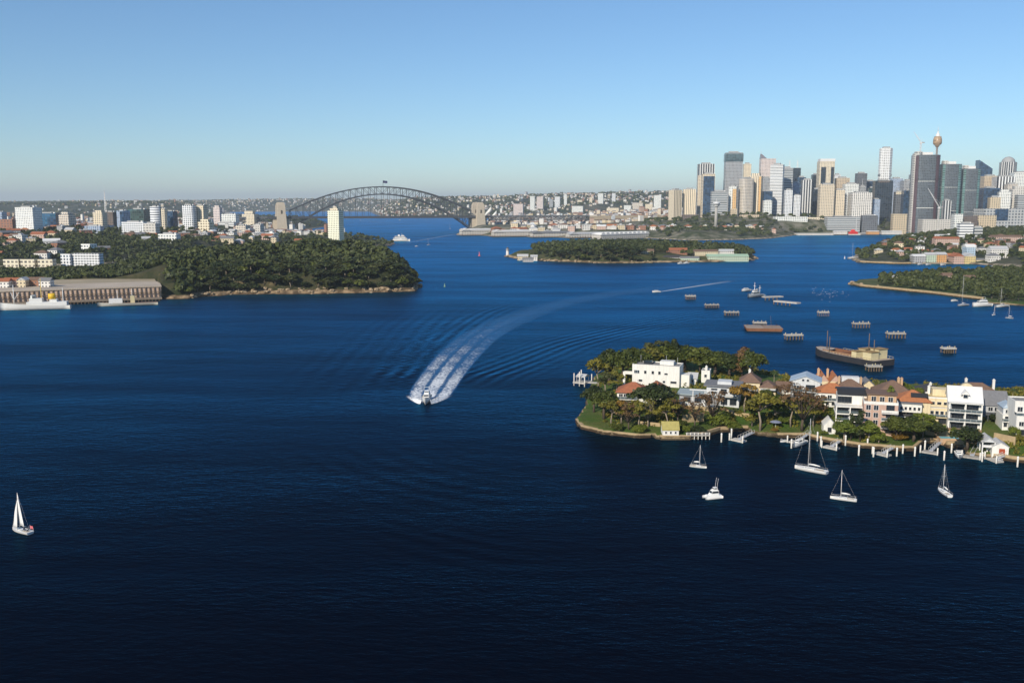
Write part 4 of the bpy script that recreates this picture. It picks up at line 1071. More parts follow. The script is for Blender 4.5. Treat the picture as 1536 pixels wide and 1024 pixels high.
# second line and fillers between the towers
tower(O, 'stubby dark office block behind the ochre-sided tower', 'office block', 1098, 1114, 274, 3100, 'brown', rot=-.1)
tower(O, 'small white office block in the gap beside the hotel wing', 'office block', 1146, 1160, 287, 2860, 'navy', rot=-.1)
tower(O, 'low white podium block at the foot of the hotel wing', 'office block', 1146, 1159, 301, 2790, 'white', rot=-.1)
tower(B_, 'white harbourfront apartment block with arched base near the city park', 'apartment block', 1163, 1212, 325, 2640, 'white', rot=-.05, ratio=.3, crown='plain')
tower(B_, 'long white terrace block on the rise above the park', 'terrace', 1205, 1230, 326, 2680, 'cream', rot=-.1, ratio=.4, crown='plain')
tower('office_block', 'long low grey glass building on the construction shore', 'office block', 1242, 1291, 325, 2600, 'greyband', rot=-.03, ratio=.35, crown='plant')
tower('office_block', 'grey louvred low building next to the long glass one', 'office block', 1294, 1319, 323, 2610, 'greydark', rot=-.2, ratio=.6)
tower('exhibition_hall', 'white exhibition hall with diagonal lattice cladding', 'exhibition hall', 1474, 1560, 313, 2640, facade('lattice_facade', (.52, .52, .50), (.10, .12, .14), 9, 8, .55, .55), rot=.05, ratio=.35, crown='plain', extra=panel('navy', -.30, -.06, .55, .98))
tower('warehouse', 'white concrete building on the quay in front of a brick warehouse', 'warehouse', 1432, 1446, 321, 2400, 'white', rot=-.1, ratio=1.0, crown='plain')
tower('warehouse', 'red brown brick warehouse on the far quay', 'warehouse', 1446, 1468, 324, 2420, 'brown', rot=-.1, ratio=.8, crown='plain')
tower('warehouse', 'sandstone warehouse beside the brick one on the far quay', 'warehouse', 1468, 1496, 323, 2440, 'stone', rot=-.1, ratio=.6, crown='plain')
for i, (a, b, y, Y, f, l) in enumerate(((1024, 1050, 322, 2760, 'brown', 'low brown terrace among the trees below the tan slab blocks'), (1112, 1140, 322, 2700, 'tan', 'low tan building under the hotel on the wooded rise'), (1096, 1106, 313, 2740, 'stone', 'small sandstone tower base between dark fig trees'), (1340, 1362, 321, 2580, 'stone', 'orange stone works building on the construction shore'), (1385, 1430, 329, 2560, 'concrete', 'unfinished concrete podium below the tallest curved tower'))):
    tower('office_block' if i != 3 else 'works_building', l, 'building', a, b, y, Y, f, rot=-.1, ratio=.5, crown='plain')
for a, b, y, Y, f, l in ((1074, 1090, 296, 3300, 'grey', 'grey office block seen between blue glass and teal crowned towers'), (1130, 1144, 272, 3350, 'greydark', 'dark block behind the cream hotel wing'), (1160, 1176, 272, 3350, 'teal', 'teal glass block behind the white banded tower'), (1188, 1200, 274, 3050, 'bluegrey', 'blue grey office tower beside the lattice antenna tower'), (1220, 1232, 284, 3000, 'dark', 'dark block in the gap right of the white striped tower'), (1252, 1262, 262, 3400, 'whitegrid', 'white tower half hidden behind the brown cornice tower'), (1290, 1300, 280, 3000, 'grey', 'grey tower rising over the pale grey block'), (1304, 1316, 282, 2950, 'teal', 'teal office block left of the broad dark slab'), (1356, 1368, 280, 3200, 'bluegrey', 'pale blue tower peeping over the navy glass block'), (1366, 1378, 262, 3400, 'grey', 'far grey tower next to the tallest curved tower'), (1440, 1456, 262, 3300, 'greydark', 'dark tower glimpsed between two curved towers'), (1492, 1506, 270, 3300, 'bluegrey', 'blue grey tower left of the domed tower'), (1530, 1546, 272, 3300, 'greydark', 'dark tower behind the pale ribbed edge tower'), (1212, 1222, 282, 3350, 'pink', 'pale pink tower behind the white striped tower'), (1080, 1092, 292, 3200, 'cream', 'cream block low between blue glass and teal crowned towers'), (1262, 1272, 292, 2780, 'greyband', 'grey banded block wedged beside the tan apartment wing'), (1312, 1322, 286, 3050, 'grey', 'grey slab just left of the octagonal tower base'), (1340, 1350, 276, 3150, 'steelv', 'striped tower right behind the broad dark slab'), (1462, 1476, 270, 3150, 'grey', 'grey tower over the lowest curved tower'), (1484, 1498, 290, 2900, 'concrete', 'concrete block between mirrored block and cream apartments'), (1512, 1528, 276, 2950, 'beigegrid', 'beige gridded tower under the domed tower'), (1528, 1545, 292, 2780, 'greyband', 'grey banded office at the very edge of the city'), (1170, 1180, 292, 3000, 'navy', 'navy block at the foot of the white banded tower')):
    tower(O, l, 'tower', a, b, y, Y, f, rot=-.12, crown=R.choice(('plant', 'step', 'plant mast', 'plain')))
# harbour control mast
def control_tower():
    x, y, z = at_y(1073.5, 343, 2420); zt = at_y(1073, 303, 2420)[2]; g = land_e.z(x, y)
    t = thing('control_tower', 'concrete harbour control column with round cabin on the green headland', 'control tower', (x, y, g - 2)); H = zt - g + 2
    MB().tube([(0, 0, 0), (0, 0, H - 10)], [4.2, 3.6], 12).build('column', CONC, t)
    MB().lathe([(3.6, H - 14), (8, H - 9), (8, H - 7), (8.6, H - 7), (8.6, H - 2), (7, H), (.1, H)], 16).build('cabin', F['whiteband'], t)
    MB().tube([(0, 0, H), (0, 0, H + 9)], [.5, .2], 6).build('mast', WHITE, t)
    MARKS.append((1073, 320, 'the harbour control column')); BLOCK.append((x, y, 14))
control_tower()
# construction cranes
def crane(px, pyb, Y, pyt, jib, jang, label, land, base=None):
    x, y, _ = at_y(px, pyb, Y); zb = (max(land.z(x, y), 0) - 1) if base is None else base; zt = at_y(px, pyt, Y)[2]; H = zt - zb
    t = thing('tower_crane', label, 'crane', (x, y, zb), 0)
    b = MB(); w = 1.6
    for sx in (-w, w):
        for sy in (-w, w): b.bar((sx, sy, 0), (sx, sy, H), .5)
    k = max(4, int(H / 4))
    for i in range(k):
        z0, z1 = H * i / k, H * (i + 1) / k; b.bar((-w, -w, z0), (w, -w, z1), .35); b.bar((w, w, z0), (-w, w, z1), .35); b.bar((-w, w, z0), (-w, -w, z1), .35)
    b.build('crane_mast', WHITE, t)
    MB().box(-2.6, 2.6, -2.6, 2.6, H, H + 4).build('cab', WHITE, t)
    j = MB(); e = np.array((-cos(jang) * jib, 0, sin(jang) * jib)); o_ = np.array((0, 0, H + 3.)); up = np.array((sin(jang), 0, cos(jang))) * 2.2
    j.bar(o_, o_ + e, .8); j.bar(o_ + up, o_ + e, .6)
    for i in range(12):
        p = o_ + e * i / 12; q = o_ + up * (1 - (i + 1) / 12) + e * (i + 1) / 12; j.bar(p, q, .35)
    j.build('jib', WHITE, t)
    MB().box(2.4, 10, -1.6, 1.6, H + 2.5, H + 5.5).build('counterweight', PLANT, t)
    MB().bar((4, 0, H + 5), (2, 0, H + 13), .5).bar((2, 0, H + 13), tuple(o_ + e * .8), .3).build('stay', WHITE, t)
crane(1407, 334, 2560, 313, 62, 1.0, 'white tower crane with raised jib in front of the tallest curved tower', land_e)
crane(1381, 222, 2730, 216, 38, .95, 'pale crane with raised jib on the roof of the tallest curved tower', land_e, base=at_y(1381, 229, 2730)[2])
# --- north shore towers
NS = dict(land=land_c)
tower(A_, 'large white gridded apartment tower above the bay at the suburb edge', 'apartment tower', 21, 52, 311, 1750, facade('uneven_grid_facade', (0.88, 0.88, 0.83), (.22, .23, .25), 3.4, 3.2, .5, .5), rot=-.12, mark='the white gridded tower', **NS)
tower(O, 'long dark blue glass office block beside the white gridded tower', 'office block', 53, 84, 320, 1900, 'navy', rot=-.05, ratio=.4, **NS)
tower(B_, 'beige stepped apartment block right of the long blue office block', 'apartment block', 86, 108, 322, 1850, 'beigegrid', rot=-.3, crown='step', **NS)
tower(B_, 'small pale block behind the long dark blue office block', 'apartment block', 71, 86, 324, 2100, 'white', rot=-.2, **NS)
tower(A_, 'stepped cream apartment tower, first in the group by the television mast', 'apartment tower', 138, 156, 319, 1900, 'cream', rot=-.2, crown='step', mark='the television mast', **NS)
tower(O, 'dark brown office tower between cream tower and white glass tower', 'tower', 157, 173, 318, 1950, 'brown', rot=-.3, **NS)
tower(O, 'white framed blue glass tower next to the dark brown one', 'tower', 173, 191, 316, 1900, 'bluegrey', rot=-.4, ratio=.9, extra=panel('navy', .0, .5, 0, .97), **NS)
tower(O, 'dark green glass office tower in the north shore group', 'tower', 191, 219, 314, 2000, 'green', rot=-.15, **NS)
tower(A_, 'rounded cream apartment tower with balcony bands', 'apartment tower', 222, 237, 310, 1850, 'whiteband', rot=0, shape='round', mark='the rounded cream tower', **NS)
tower(A_, 'shorter cream tower joined to the rounded cream tower', 'apartment tower', 236, 248, 313, 1860, 'cream', rot=-.1, shape='rounded', **NS)
tower(O, 'dark navy glass tower beside the shorter cream tower', 'tower', 247, 263, 317, 1900, 'navy', rot=-.3, **NS)
tower(A_, 'white twin apartment tower, the wider one with rounded top', 'apartment tower', 271, 291, 308, 1880, 'whitegrid', rot=-.1, shape='rounded', crown='plant', mark='the white twin towers', **NS)
tower(A_, 'cream twin apartment tower, the narrower one with darker stripe', 'apartment tower', 291, 308, 308, 1900, 'cream', rot=-.25, crown='plant', **NS)
tower(B_, 'cream stepped block at the foot of the narrower twin tower', 'apartment block', 296, 317, 333, 1860, 'apt', rot=-.2, crown='step', **NS)
tower(B_, 'long white apartment block with many balconies below the rounded cream tower', 'apartment block', 181, 217, 333, 1760, 'whitegrid', rot=-.1, ratio=.4, **NS)
tower(B_, 'grey white apartment block right of the long balconied one', 'apartment block', 214, 236, 335, 1740, 'concrete', rot=-.2, ratio=.6, **NS)
tower(B_, 'pale blue glass fronted low block left of the long balconied one', 'office block', 126, 151, 339, 1740, 'bluegrey', rot=-.05, ratio=.5, **NS)
tower(B_, 'flat roofed white block with thin windows on the wooded slope', 'apartment block', 236, 267, 351, 1560, 'white', rot=-.15, ratio=.45, mark='the white slope block', **NS)
tower(B_, 'square white villa block above the moored yachts', 'apartment block', 120, 140, 366, 1370, 'white', rot=-.3, ratio=.9, crown='plain', **NS)
tower(B_, 'long white terraced apartment block with rows of balconies by the bay', 'apartment block', 107, 150, 380, 1262, facade('balcony_facade', (0.88, 0.88, 0.85), (.14, .13, .12), 4, 3.4, .7, .55), rot=-.08, ratio=.3, crown='plain', mark='the terraced bay block', **NS)
tower(B_, 'small white apartment block left of the long terraced one', 'apartment block', 90, 106, 381, 1260, 'whitegrid', rot=-.1, ratio=.7, crown='plain', **NS)
for a, b, l in ((4, 28, 'first cream and yellow townhouse block from the frame edge'), (30, 52, 'middle one of three cream and yellow townhouse blocks'), (56, 79, 'cream and yellow townhouse block nearest the moored yachts')):
    tower('townhouse_block', l + ', behind the bay seawall', 'townhouse block', a, b, 389, 1240, 'apt', rot=-.04, ratio=.5, crown='plain', group='cream townhouse blocks along the bay', roof=mat('roof_dark', (.12, .11, .10), .9), **NS)
MARKS.append((40, 390, 'the townhouse blocks'))
tower(B_, 'broad red brick block at the frame edge above the bay', 'brick block', -8, 20, 329, 1800, 'brick', rot=-.1, ratio=.5, crown='plain', **NS)
tower(B_, 'pale office block cut by the frame edge behind the brick block', 'office block', -12, 4, 318, 2100, 'bluegrey', rot=-.1, **NS)
tower(A_, 'pink apartment tower with stepped top near the bridge approach', 'apartment tower', 319, 331, 311, 2500, 'pink', rot=-.2, crown='step', **NS)
tower(B_, 'low pale apartment block between pink tower and bridge approach', 'apartment block', 331, 356, 321, 2450, 'white', rot=-.2, ratio=.5, **NS)
tower(B_, 'cream hotel block behind the bridge approach', 'apartment block', 362, 384, 321, 2700, 'cream', rot=-.2, ratio=.6, crown='step', **NS)
tower(B_, 'pale tan apartment block below the bridge approach', 'apartment block', 352, 373, 338, 2050, 'beigegrid', rot=-.35, ratio=.7, **NS)
tower(B_, 'grey tan apartment block close to the north bridge pylon', 'apartment block', 379, 394, 337, 2100, 'concrete', rot=-.35, ratio=.8, **NS)
tower(B_, 'white slab among trees left of the bridge approach', 'apartment block', 326, 352, 333, 2300, 'whiteband', rot=-.1, ratio=.4, **NS)
tower('hall', 'long red roofed hall on the shore under the north pylon', 'hall', 422, 453, 359, 2050, 'pink', rot=-.05, ratio=.35, crown='plain', roof=mat('roof_red', (.32, .12, .09), .8), **NS)
# the lone slab on the point, beside the bridge
def point_tower():
    cx, W_, zt, g = place(490, 514, 1900, 316, land_c)
    t = thing('apartment_tower', 'tall pale slab tower standing alone on the point before the bridge', 'apartment tower', (cx + .5, 1905, g - 3), -.42); H = zt - g + 3
    w, d = 27, 17
    MB().prism([(-w / 2, -d / 2), (w / 2, -d / 2), (w / 2, d / 2), (-w / 2, d / 2)], 0, H, 0, 1).build('facade', [F['blues'], ROOF], t)
    MB().box(-w * .36, w * .36, -d * .36, d * .36, H - .1, H + 4.5).build('roof_plant', F['cream'], t)
    MB().box(-w * .15, w * .2, -d * .2, d * .2, H + 4.4, H + 7.5).build('tank_house', F['cream'], t)
    MARKS.append((502, 340, 'the lone pale tower')); BLOCK.append((cx, 1905, 26))
point_tower()
def tv_mast():
    x, y, z = at_y(158, 314, 2600); zt = at_y(158, 288, 2600)[2]; g = land_c.z(x, y)
    t = thing('television_mast', 'thin pale lattice television mast rising over the north shore', 'mast', (x, y, g)); H = zt - g; b = MB()
    for k in range(3):
        a = k * 2.09; b.bar((4 * cos(a), 4 * sin(a), 0), (.5 * cos(a), .5 * sin(a), H), .8)
    for i in range(14):
        z0 = H * i / 14; r0 = 4 - 3.5 * i / 14
        for k in range(3):
            a, a2 = k * 2.09, (k + 1) * 2.09; b.bar((r0 * cos(a), r0 * sin(a), z0), (r0 * .92 * cos(a2), r0 * .92 * sin(a2), z0 + H / 14), .4)
    b.build('lattice', WHITE, t); MB().tube([(0, 0, H), (0, 0, H + 14)], [.4, .15], 6).build('aerial', WHITE, t)
tv_mast()
# --- towers on the far shore behind the south pylon
FT = dict(land=land_d, group='far apartment towers beyond the bridge')
for a, b, y, f, l in ((795, 803, 294, 'white', 'pale slim tower, leftmost far one right of the south bridge pylon'), (805, 816, 295, 'pink', 'pinkish broad tower beside a pale slim one beyond the bridge'), (824, 830, 299, 'grey', 'small grey tower right of the pinkish one beyond the bridge'), (832, 841, 295, 'whitegrid', 'white gridded tower on the far ridge beyond the long approach'), (846, 851, 292, 'white', 'very slim white tower on the far ridge'), (897, 906, 290, 'white', 'broad white tower highest on the far wooded ridge'), (918, 924, 290, 'whitegrid', 'slim white tower near the broad one on the far wooded ridge'), (884, 889, 296, 'cream', 'small cream tower left of the broad white ridge tower'), (866, 874, 300, 'cream', 'squat cream tower on the slope below the far ridge')):
    tower(A_, l, 'apartment tower', a, b, y, 5600, f, rot=-.2, crown='plain', **FT)
for a, b, y, f, l in ((949, 966, 304, 'beigegrid', 'broad beige apartment block left of the tan slab blocks'), (936, 948, 308, 'white', 'white apartment block with stepped roof beyond the viaduct'), (968, 980, 306, 'cream', 'cream apartment block close to the beige one beyond the viaduct'), (981, 993, 293, 'white', 'slender white block just before the tan slab blocks'), (770, 786, 306, 'pink', 'pink brown block low behind the south bridge approach'), (858, 876, 309, 'white', 'white flat hall above the bridge approach'), (910, 930, 312, 'cream', 'cream terrace block above the stone viaduct')):
    tower(B_, l, 'apartment block', a, b, y, 4300, f, land=land_e, rot=-.2, ratio=.6, crown='plain')
# --- apartment block on the eastern point
tower(A_, 'tall white apartment block with balconies on the eastern point', 'apartment tower', 1441, 1462, 335, 1640, 'whiteband', land=land_f, rot=-.15, ratio=.7, mark='the white balconied tower')
tower(A_, 'lower grey shaded wing attached to the white apartment block', 'apartment block', 1460, 1477, 341, 1650, 'greyband', land=land_f, rot=-.3, ratio=.8)
# ------------------------------------------------------------------ houses of the suburbs
def scatter_pts(land, n, seed, margin, zmin, box=None):
    r = np.random.RandomState(seed); x0, x1, y0, y1 = box or (land.x0, land.x1, land.y0, land.y1)
    X = r.uniform(x0, x1, n); Y = r.uniform(y0, y1, n)
    d, ins = seg_dist(X, Y, land.P); Z = land.zz(X, Y); ins &= (d > margin) & (Z > zmin) & clear_many(X, Y)
    return list(zip(X[ins], Y[ins], Z[ins]))
def thin_pts(pts, gap):
    keep = []; grid = {}
    for p in pts:
        k = (int(p[0] // gap), int(p[1] // gap))
        if any((p[0] - q[0]) ** 2 + (p[1] - q[1]) ** 2 < gap * gap for i in (-1, 0, 1) for j in (-1, 0, 1) for q in grid.get((k[0] + i, k[1] + j), ())): continue
        grid.setdefault(k, []).append(p); keep.append(p)
    return keep
TILE = {
    'terracotta': mat('terracotta_tiles', (.36, .13, .065), .8, .25, .8), 'orange': mat('orange_tiles', (.43, .165, .07), .8, .22, .8),
    'brown': mat('brown_tiles', (.19, .12, .085), .85, .25, .8), 'grey': mat('grey_slate', (.20, .20, .205), .8, .2, .8), 'pale': mat('pale_iron', (.50, .50, .49), .6, .15, .5),
    'dark': mat('dark_tiles', (.06, .055, .055), .7, .2, .8), 'yellow': mat('mossy_yellow_tiles', (.42, .36, .12), .85, .2, .8), 'blue': mat('blue_iron', (.40, .48, .55), .5, .12, .5),
    'white': mat('white_iron', (.74, .73, .70), .5, .1, .5),
}
HW = {
    'white': facade('house_white', (.76, .73, .67), (.10, .10, .11), 3.2, 3.1, .45, .48, tint=.12), 'cream': facade('house_cream', (.68, .57, .38), (.11, .10, .09), 3.2, 3.1, .42, .48, tint=.12),
    'pink': facade('house_pink', (.60, .42, .34), (.11, .10, .09), 3.2, 3.1, .42, .48, tint=.12), 'grey': facade('house_grey', (.42, .42, .42), (.08, .08, .09), 3.2, 3.1, .45, .48, tint=.12),
    'brick': facade('house_brick', (.32, .15, .09), (.09, .08, .08), 3.2, 3.1, .4, .45, tint=.15), 'blue': facade('house_blue', (.46, .58, .68), (.10, .11, .12), 3.2, 3.1, .42, .48, tint=.1),
    'yellow': facade('house_yellow', (.70, .55, .25), (.11, .10, .09), 3.2, 3.1, .42, .48, tint=.1), 'orange': facade('house_orange', (.68, .36, .14), (.11, .10, .09), 3.2, 3.1, .42, .48, tint=.1),
    'green': facade('house_green', (.50, .60, .46), (.11, .11, .10), 3.2, 3.1, .42, .48, tint=.1),
}
HM = {}
rs = random.Random(77)
SHAPES = [('gable', 11, 9, 6.2, 2.6), ('hip', 12, 11, 5.6, 2.8), ('gable', 8, 11, 7.0, 2.4), ('hip', 15, 11, 6.5, 3.0), ('flat', 13, 11, 8.5, 0), ('gable', 17, 8, 6.4, 2.4)]
def house_mesh(si, wall, roof):
    st, w, d, h, rh = SHAPES[si]
    k1 = (si, wall)
    if k1 not in HM:
        b = MB().prism([(-w / 2, -d / 2), (w / 2, -d / 2), (w / 2, d / 2), (-w / 2, d / 2)], -3, h, 0)
        if si in (1, 3): b.prism([(-w / 2 - 3, -d / 2 - 2.5), (0, -d / 2 - 2.5), (0, -d / 2 + .1), (-w / 2 - 3, -d / 2 + .1)], -3, h * .55, 0)
        HM[k1] = b.mesh('wall', HW[wall])
    k2 = ('r', si, roof)
    if k2 not in HM:
        b = MB()
        if st == 'gable': b.gable(-w / 2, w / 2, -d / 2, d / 2, h, rh, 0, None, .5, 'x' if w >= d else 'y')
        elif st == 'hip': b.hip(-w / 2, w / 2, -d / 2, d / 2, h + .02, rh, 0, .6)
        else: b.box(-w / 2 - .3, w / 2 + .3, -d / 2 - .3, d / 2 + .3, h + .01, h + .7).box(-2, 2, -1.5, 2, h + .69, h + 2.4)
        HM[k2] = b.mesh('roof', TILE[roof])
    return HM[k1], HM[k2]
def small_house(x, y, z, si, wall, roof, rz, s, group, where, name='house', fixed=None):
    a, b = house_mesh(si, wall, roof)
    t = thing(name, None, None, (x, y, z), rz); t.scale = (s, s, s)
    link('wall', a, t); link('roof', b, t)
    rn = {'terracotta': 'red tiled roof', 'orange': 'orange tiled roof', 'brown': 'brown tiled roof', 'grey': 'grey slate roof', 'pale': 'pale iron roof', 'dark': 'dark roof', 'blue': 'blue iron roof', 'white': 'white roof', 'yellow': 'yellow roof'}[roof]
    if SHAPES[si][0] == 'flat': rn = 'flat ' + rn.replace(' tiled', '').replace(' slate', '').replace(' iron', '')
    size = 'large ' if SHAPES[si][1] * s > 15.5 else ('small ' if SHAPES[si][1] * s < 10.5 else '')
    if fixed: tag(t, fixed, 'house', group)
    else: auto(t, f'{size}{wall} {name}, {rn}', name, group)
    BLOCK.append((x, y, 8 * s))
    return t
WALLS = ['white'] * 6 + ['cream'] * 4 + ['pink'] * 2 + ['grey'] * 2 + ['brick'] * 2
ROOFS = ['terracotta'] * 6 + ['brown'] * 3 + ['grey'] * 4 + ['pale'] * 4 + ['orange', 'white', 'white']
def settle(land, n, seed, gap, margin, limit, group, prob, smin=.9, smax=1.35, box=None):
    pts = thin_pts(scatter_pts(land, n, seed, margin, 1.2, box), gap); k = 0
    pts = [p for p in pts if -20 < to_px(p[0], p[1], p[2] + 5)[0] < 1560 and rs.random() < prob(*p)]
    pts.sort(key=lambda p: p[1]); pts = pts[:limit]
    for x, y, z in pts:
        si = rs.randrange(6); roof = rs.choice(ROOFS)
        if SHAPES[si][0] == 'flat' and roof in ('terracotta', 'brown', 'orange'): roof = 'pale'
        small_house(x, y, z, si, rs.choice(WALLS), roof, rs.choice((-.35, .1, -.1, 1.2, .5)) + rs.uniform(-.15, .15), rs.uniform(smin, smax), group, None)
def cprob(x, y, z):
    px, py = to_px(x, y, z)
    if px > 455 or (393 < px and y > 1960): return 0
    if 95 < px < 235 and y < 1680: return .04
    if px < 95 and y < 1300: return .0
    if 235 < px < 300 and y < 1650: return .12
    return .8 if y < 2200 else .4
settle(land_c, 9000, 41, 17, 10, 185, 'houses of the north shore suburb', cprob, .9, 1.45)
def eprob(x, y, z):
    px, py = to_px(x, y, z)
    if px < 735 or px > 1260: return 0
    if 1005 < px < 1160 and y < 2460: return .05
    if 1010 < px < 1160 and y > 2630: return .25
    return .85
def efar(x, y, z):
    return .8
settle(land_e, 5000, 43, 22, 22, 70, 'terrace houses behind the city wharves', eprob, 1.0, 1.6, (-120, 1100, 2380, 2790))
def fprob(x, y, z):
    px, py = to_px(x, y, z)
    if px < 1330: return .1
    return .55 if y > 1410 else .15
settle(land_f, 2500, 44, 15, 14, 45, 'houses on the eastern point', fprob, .75, 1.1)
# carpet of houses on the hills along the horizon: far too many and too small to count
def far_houses():
    r = np.random.RandomState(9)
    P = []
    for land, n, sd, box in ((land_d, 110000, 51, (-5400, 5600, 5000, 11500)), (land_e, 9000, 52, (-200, 2200, 2950, 4900)), (land_c, 2500, 53, (-2200, 200, 2250, 3050))):
        q = scatter_pts(land, n, sd, 25, 2.5, box); q = [p for p in q if -30 < to_px(*p)[0] < 1560]
        if land is land_d:
            # settlement thickens towards the middle of the view and thins out on the wooded left
            q = [p for p in q if r.uniform() < (.16 if to_px(*p)[0] < 110 else (.55 if to_px(*p)[0] < 330 else .9)) * (.45 + .55 * (np.sin(p[0] * .004 + p[1] * .007) > -.3))]
            q = q[:14000]
        P += q
    P = np.array(P); k = len(P)
    s = np.where(P[:, 1] > 5000, r.uniform(7, 15, k), r.uniform(7, 15, k)); a = r.uniform(0, pi, k); hh = np.where(r.uniform(size=k) < .08, r.uniform(14, 26, k), r.uniform(6, 10, k))
    ux = np.stack([np.cos(a), np.sin(a)], 1); uy = np.stack([-np.sin(a), np.cos(a)], 1)
    w = s[:, None] * .62; d = s[:, None] * .45
    c = [(-w, -d), (w, -d), (w, d), (-w, d)]
    base = [np.concatenate([P[:, :2] + ux * i + uy * j, P[:, 2:3] - 3], 1) for i, j in c]
    top = [np.concatenate([b[:, :2], P[:, 2:3] + hh[:, None]], 1) for b in base]
    r0 = np.concatenate([P[:, :2] - ux * w, P[:, 2:3] + hh[:, None] + s[:, None] * .22], 1); r1 = np.concatenate([P[:, :2] + ux * w, r0[:, 2:3]], 1)
    V = np.stack(base + top + [r0, r1], 1).reshape(-1, 3)
    f = np.array([[0, 1, 5, 4], [1, 2, 6, 5], [2, 3, 7, 6], [3, 0, 4, 7], [4, 5, 9, 8], [6, 7, 8, 9], [5, 6, 9, 9], [7, 4, 8, 8]])
    f6 = f[:6]
    Q = (np.arange(k)[:, None, None] * 10 + f6[None]).reshape(-1, 4)
    wc = r.choice(7, k, p=[.36, .2, .12, .1, .1, .06, .06]); rc = r.choice(6, k, p=[.34, .14, .2, .16, .08, .08])
    tint = np.stack([wc, wc, wc, wc, rc + 10, rc + 10], 1).ravel().astype(float)
    m, n, l, b = new_mat('far_house_paint')
    at = N(n, 'Attribute'); at.attribute_name = 'tint'
    cr = N(n, 'ValToRGB'); cr.color_ramp.interpolation = 'CONSTANT'; l.new(math_node(n, l, 'DIVIDE', math_node(n, l, 'ADD', at.outputs['Fac'], .5), 16.0), cr.inputs[0])
    cols = {0: (.72, .69, .63), 1: (.62, .53, .40), 2: (.5, .36, .28), 3: (.42, .42, .42), 4: (.30, .16, .11), 5: (.56, .60, .62), 6: (.7, .58, .38), 10: (.24, .13, .09), 11: (.18, .12, .09), 12: (.24, .24, .25), 13: (.52, .52, .51), 14: (.34, .19, .11), 15: (.68, .67, .65)}
    e = cr.color_ramp.elements; e[0].position = 0; e[0].color = cols[0] + (1,); e[1].position = 15 / 16; e[1].color = cols[15] + (1,)
    for i in sorted(cols):
        if i in (0, 15): continue
        q = e.new(i / 16.0); q.color = cols[i] + (1,)
    l.new(cr.outputs[0], b.inputs['Base Color']); b.inputs['Roughness'].default_value = .8
    o = link('far_suburb', raw_mesh('far_suburb', V, Q, m, {'tint': ('FACE', tint)}))
    tag(o, 'carpet of tiny pale houses covering the hills along the horizon', 'suburb', None, 'stuff')
far_houses()
# finger wharves of the old port, long sheds on piles side by side
SHED_W = facade('wharf_shed_wall', (.60, .56, .49), (.16, .15, .14), 7, 6, .5, .5)
SHED_R = mat('wharf_shed_roof', (.64, .62, .58), .7, .2, .06)
DECK = mat('timber_deck', (.25, .20, .15), .85, .25, .6)
PILE = mat('timber_pile', (.16, .12, .085), .9, .25, .8)
def wharf_shed(px0, py0, px1, Y1, label, w=24, h=11, rise=4, roof=None, storeys=1, kind='wharf_shed'):
    A = np.array(on_plane(px0, py0)[:2]); B = np.array(at_y(px1, 350, Y1)[:2]); L = float(np.linalg.norm(B - A)); u = (B - A) / L
    t = thing(kind, label, 'wharf', (A[0], A[1], 0), atan2(u[1], u[0]), 'long sheds on the finger wharves')
    MB().box(-4, L, -w / 2 - 5, w / 2 + 5, 1.4, 2.6).build('wharf_deck', DECK, t)
    p = MB()
    for i in range(int(L / 9)):
        p.box(i * 9, i * 9 + 1, -w / 2 - 4.4, -w / 2 - 3.4, -2, 1.39)
    o = p.build('piling', PILE, t); o['kind'] = 'stuff'
    MB().prism([(2, -w / 2), (L - 2, -w / 2), (L - 2, w / 2), (2, w / 2)], 2.6, 2.6 + h, 0).build('wall', SHED_W, t)
    MB().gable(2, L - 2, -w / 2, w / 2, 2.62 + h, rise, 0, None, .9, 'x', .4).build('roof', roof or SHED_R, t)
    MB().gable(4, 26, -w / 2 - 2, w / 2 + 2, 2.7 + h * .9, rise * 1.5, 0, None, .5, 'y', .4).build('end_gable', roof or SHED_R, t)
    BLOCK.append((A[0] + u[0] * L * .3, A[1] + u[1] * L * .3, L * .3)); BLOCK.append((A[0] + u[0] * L * .7, A[1] + u[1] * L * .7, L * .3))
wharf_shed(690, 353.5, 880, 2620, 'long pale wharf shed, seaward one below the south bridge pylon', 26, 12)
wharf_shed(738, 355.5, 905, 2490, 'long grey wharf shed, second behind the seaward one', 26, 11)
wharf_shed(796, 356.5, 925, 2420, 'dark timber wharf shed in the middle of the row', 24, 9, roof=TILE['grey'])
wharf_shed(850, 357.5, 950, 2370, 'low wharf shed nearest the white vaulted hall', 22, 8, roof=TILE['pale'])
def vault_hall():
    A = np.array(on_plane(901, 360)[:2]); B = np.array(on_plane(974, 357.5)[:2]); L = float(np.linalg.norm(B - A)); u = (B - A) / L
    t = thing('vaulted_hall', 'white waterfront hall with a row of small vaulted roofs', 'hall', (A[0], A[1], 0), atan2(u[1], u[0]))
    MB().box(0, L, -4, 34, 1, 3).build('quay', CONC, t); MB().prism([(1, 0), (L - 1, 0), (L - 1, 30), (1, 30)], 3, 11, 0).build('wall', SHED_W, t)
    n = 11; s = (L - 2) / n; 
    for i in range(n):
        b = MB(); c = 1 + s * (i + .5)
        b.loft([[(c + s * .5 * cos(a), y, 11 + s * .42 * sin(a)) for a in np.linspace(pi, 0, 9)] for y in (-1, 31)], cap=True)
        b.build('vault', WHITE, t)
    BLOCK.append(((A[0] + B[0]) / 2, (A[1] + B[1]) / 2 + 10, L * .6))
vault_hall()
MARKS += [(760, 350, 'the wharf sheds'), (935, 350, 'the vaulted hall'), (720, 345, 'the wharf sheds')]
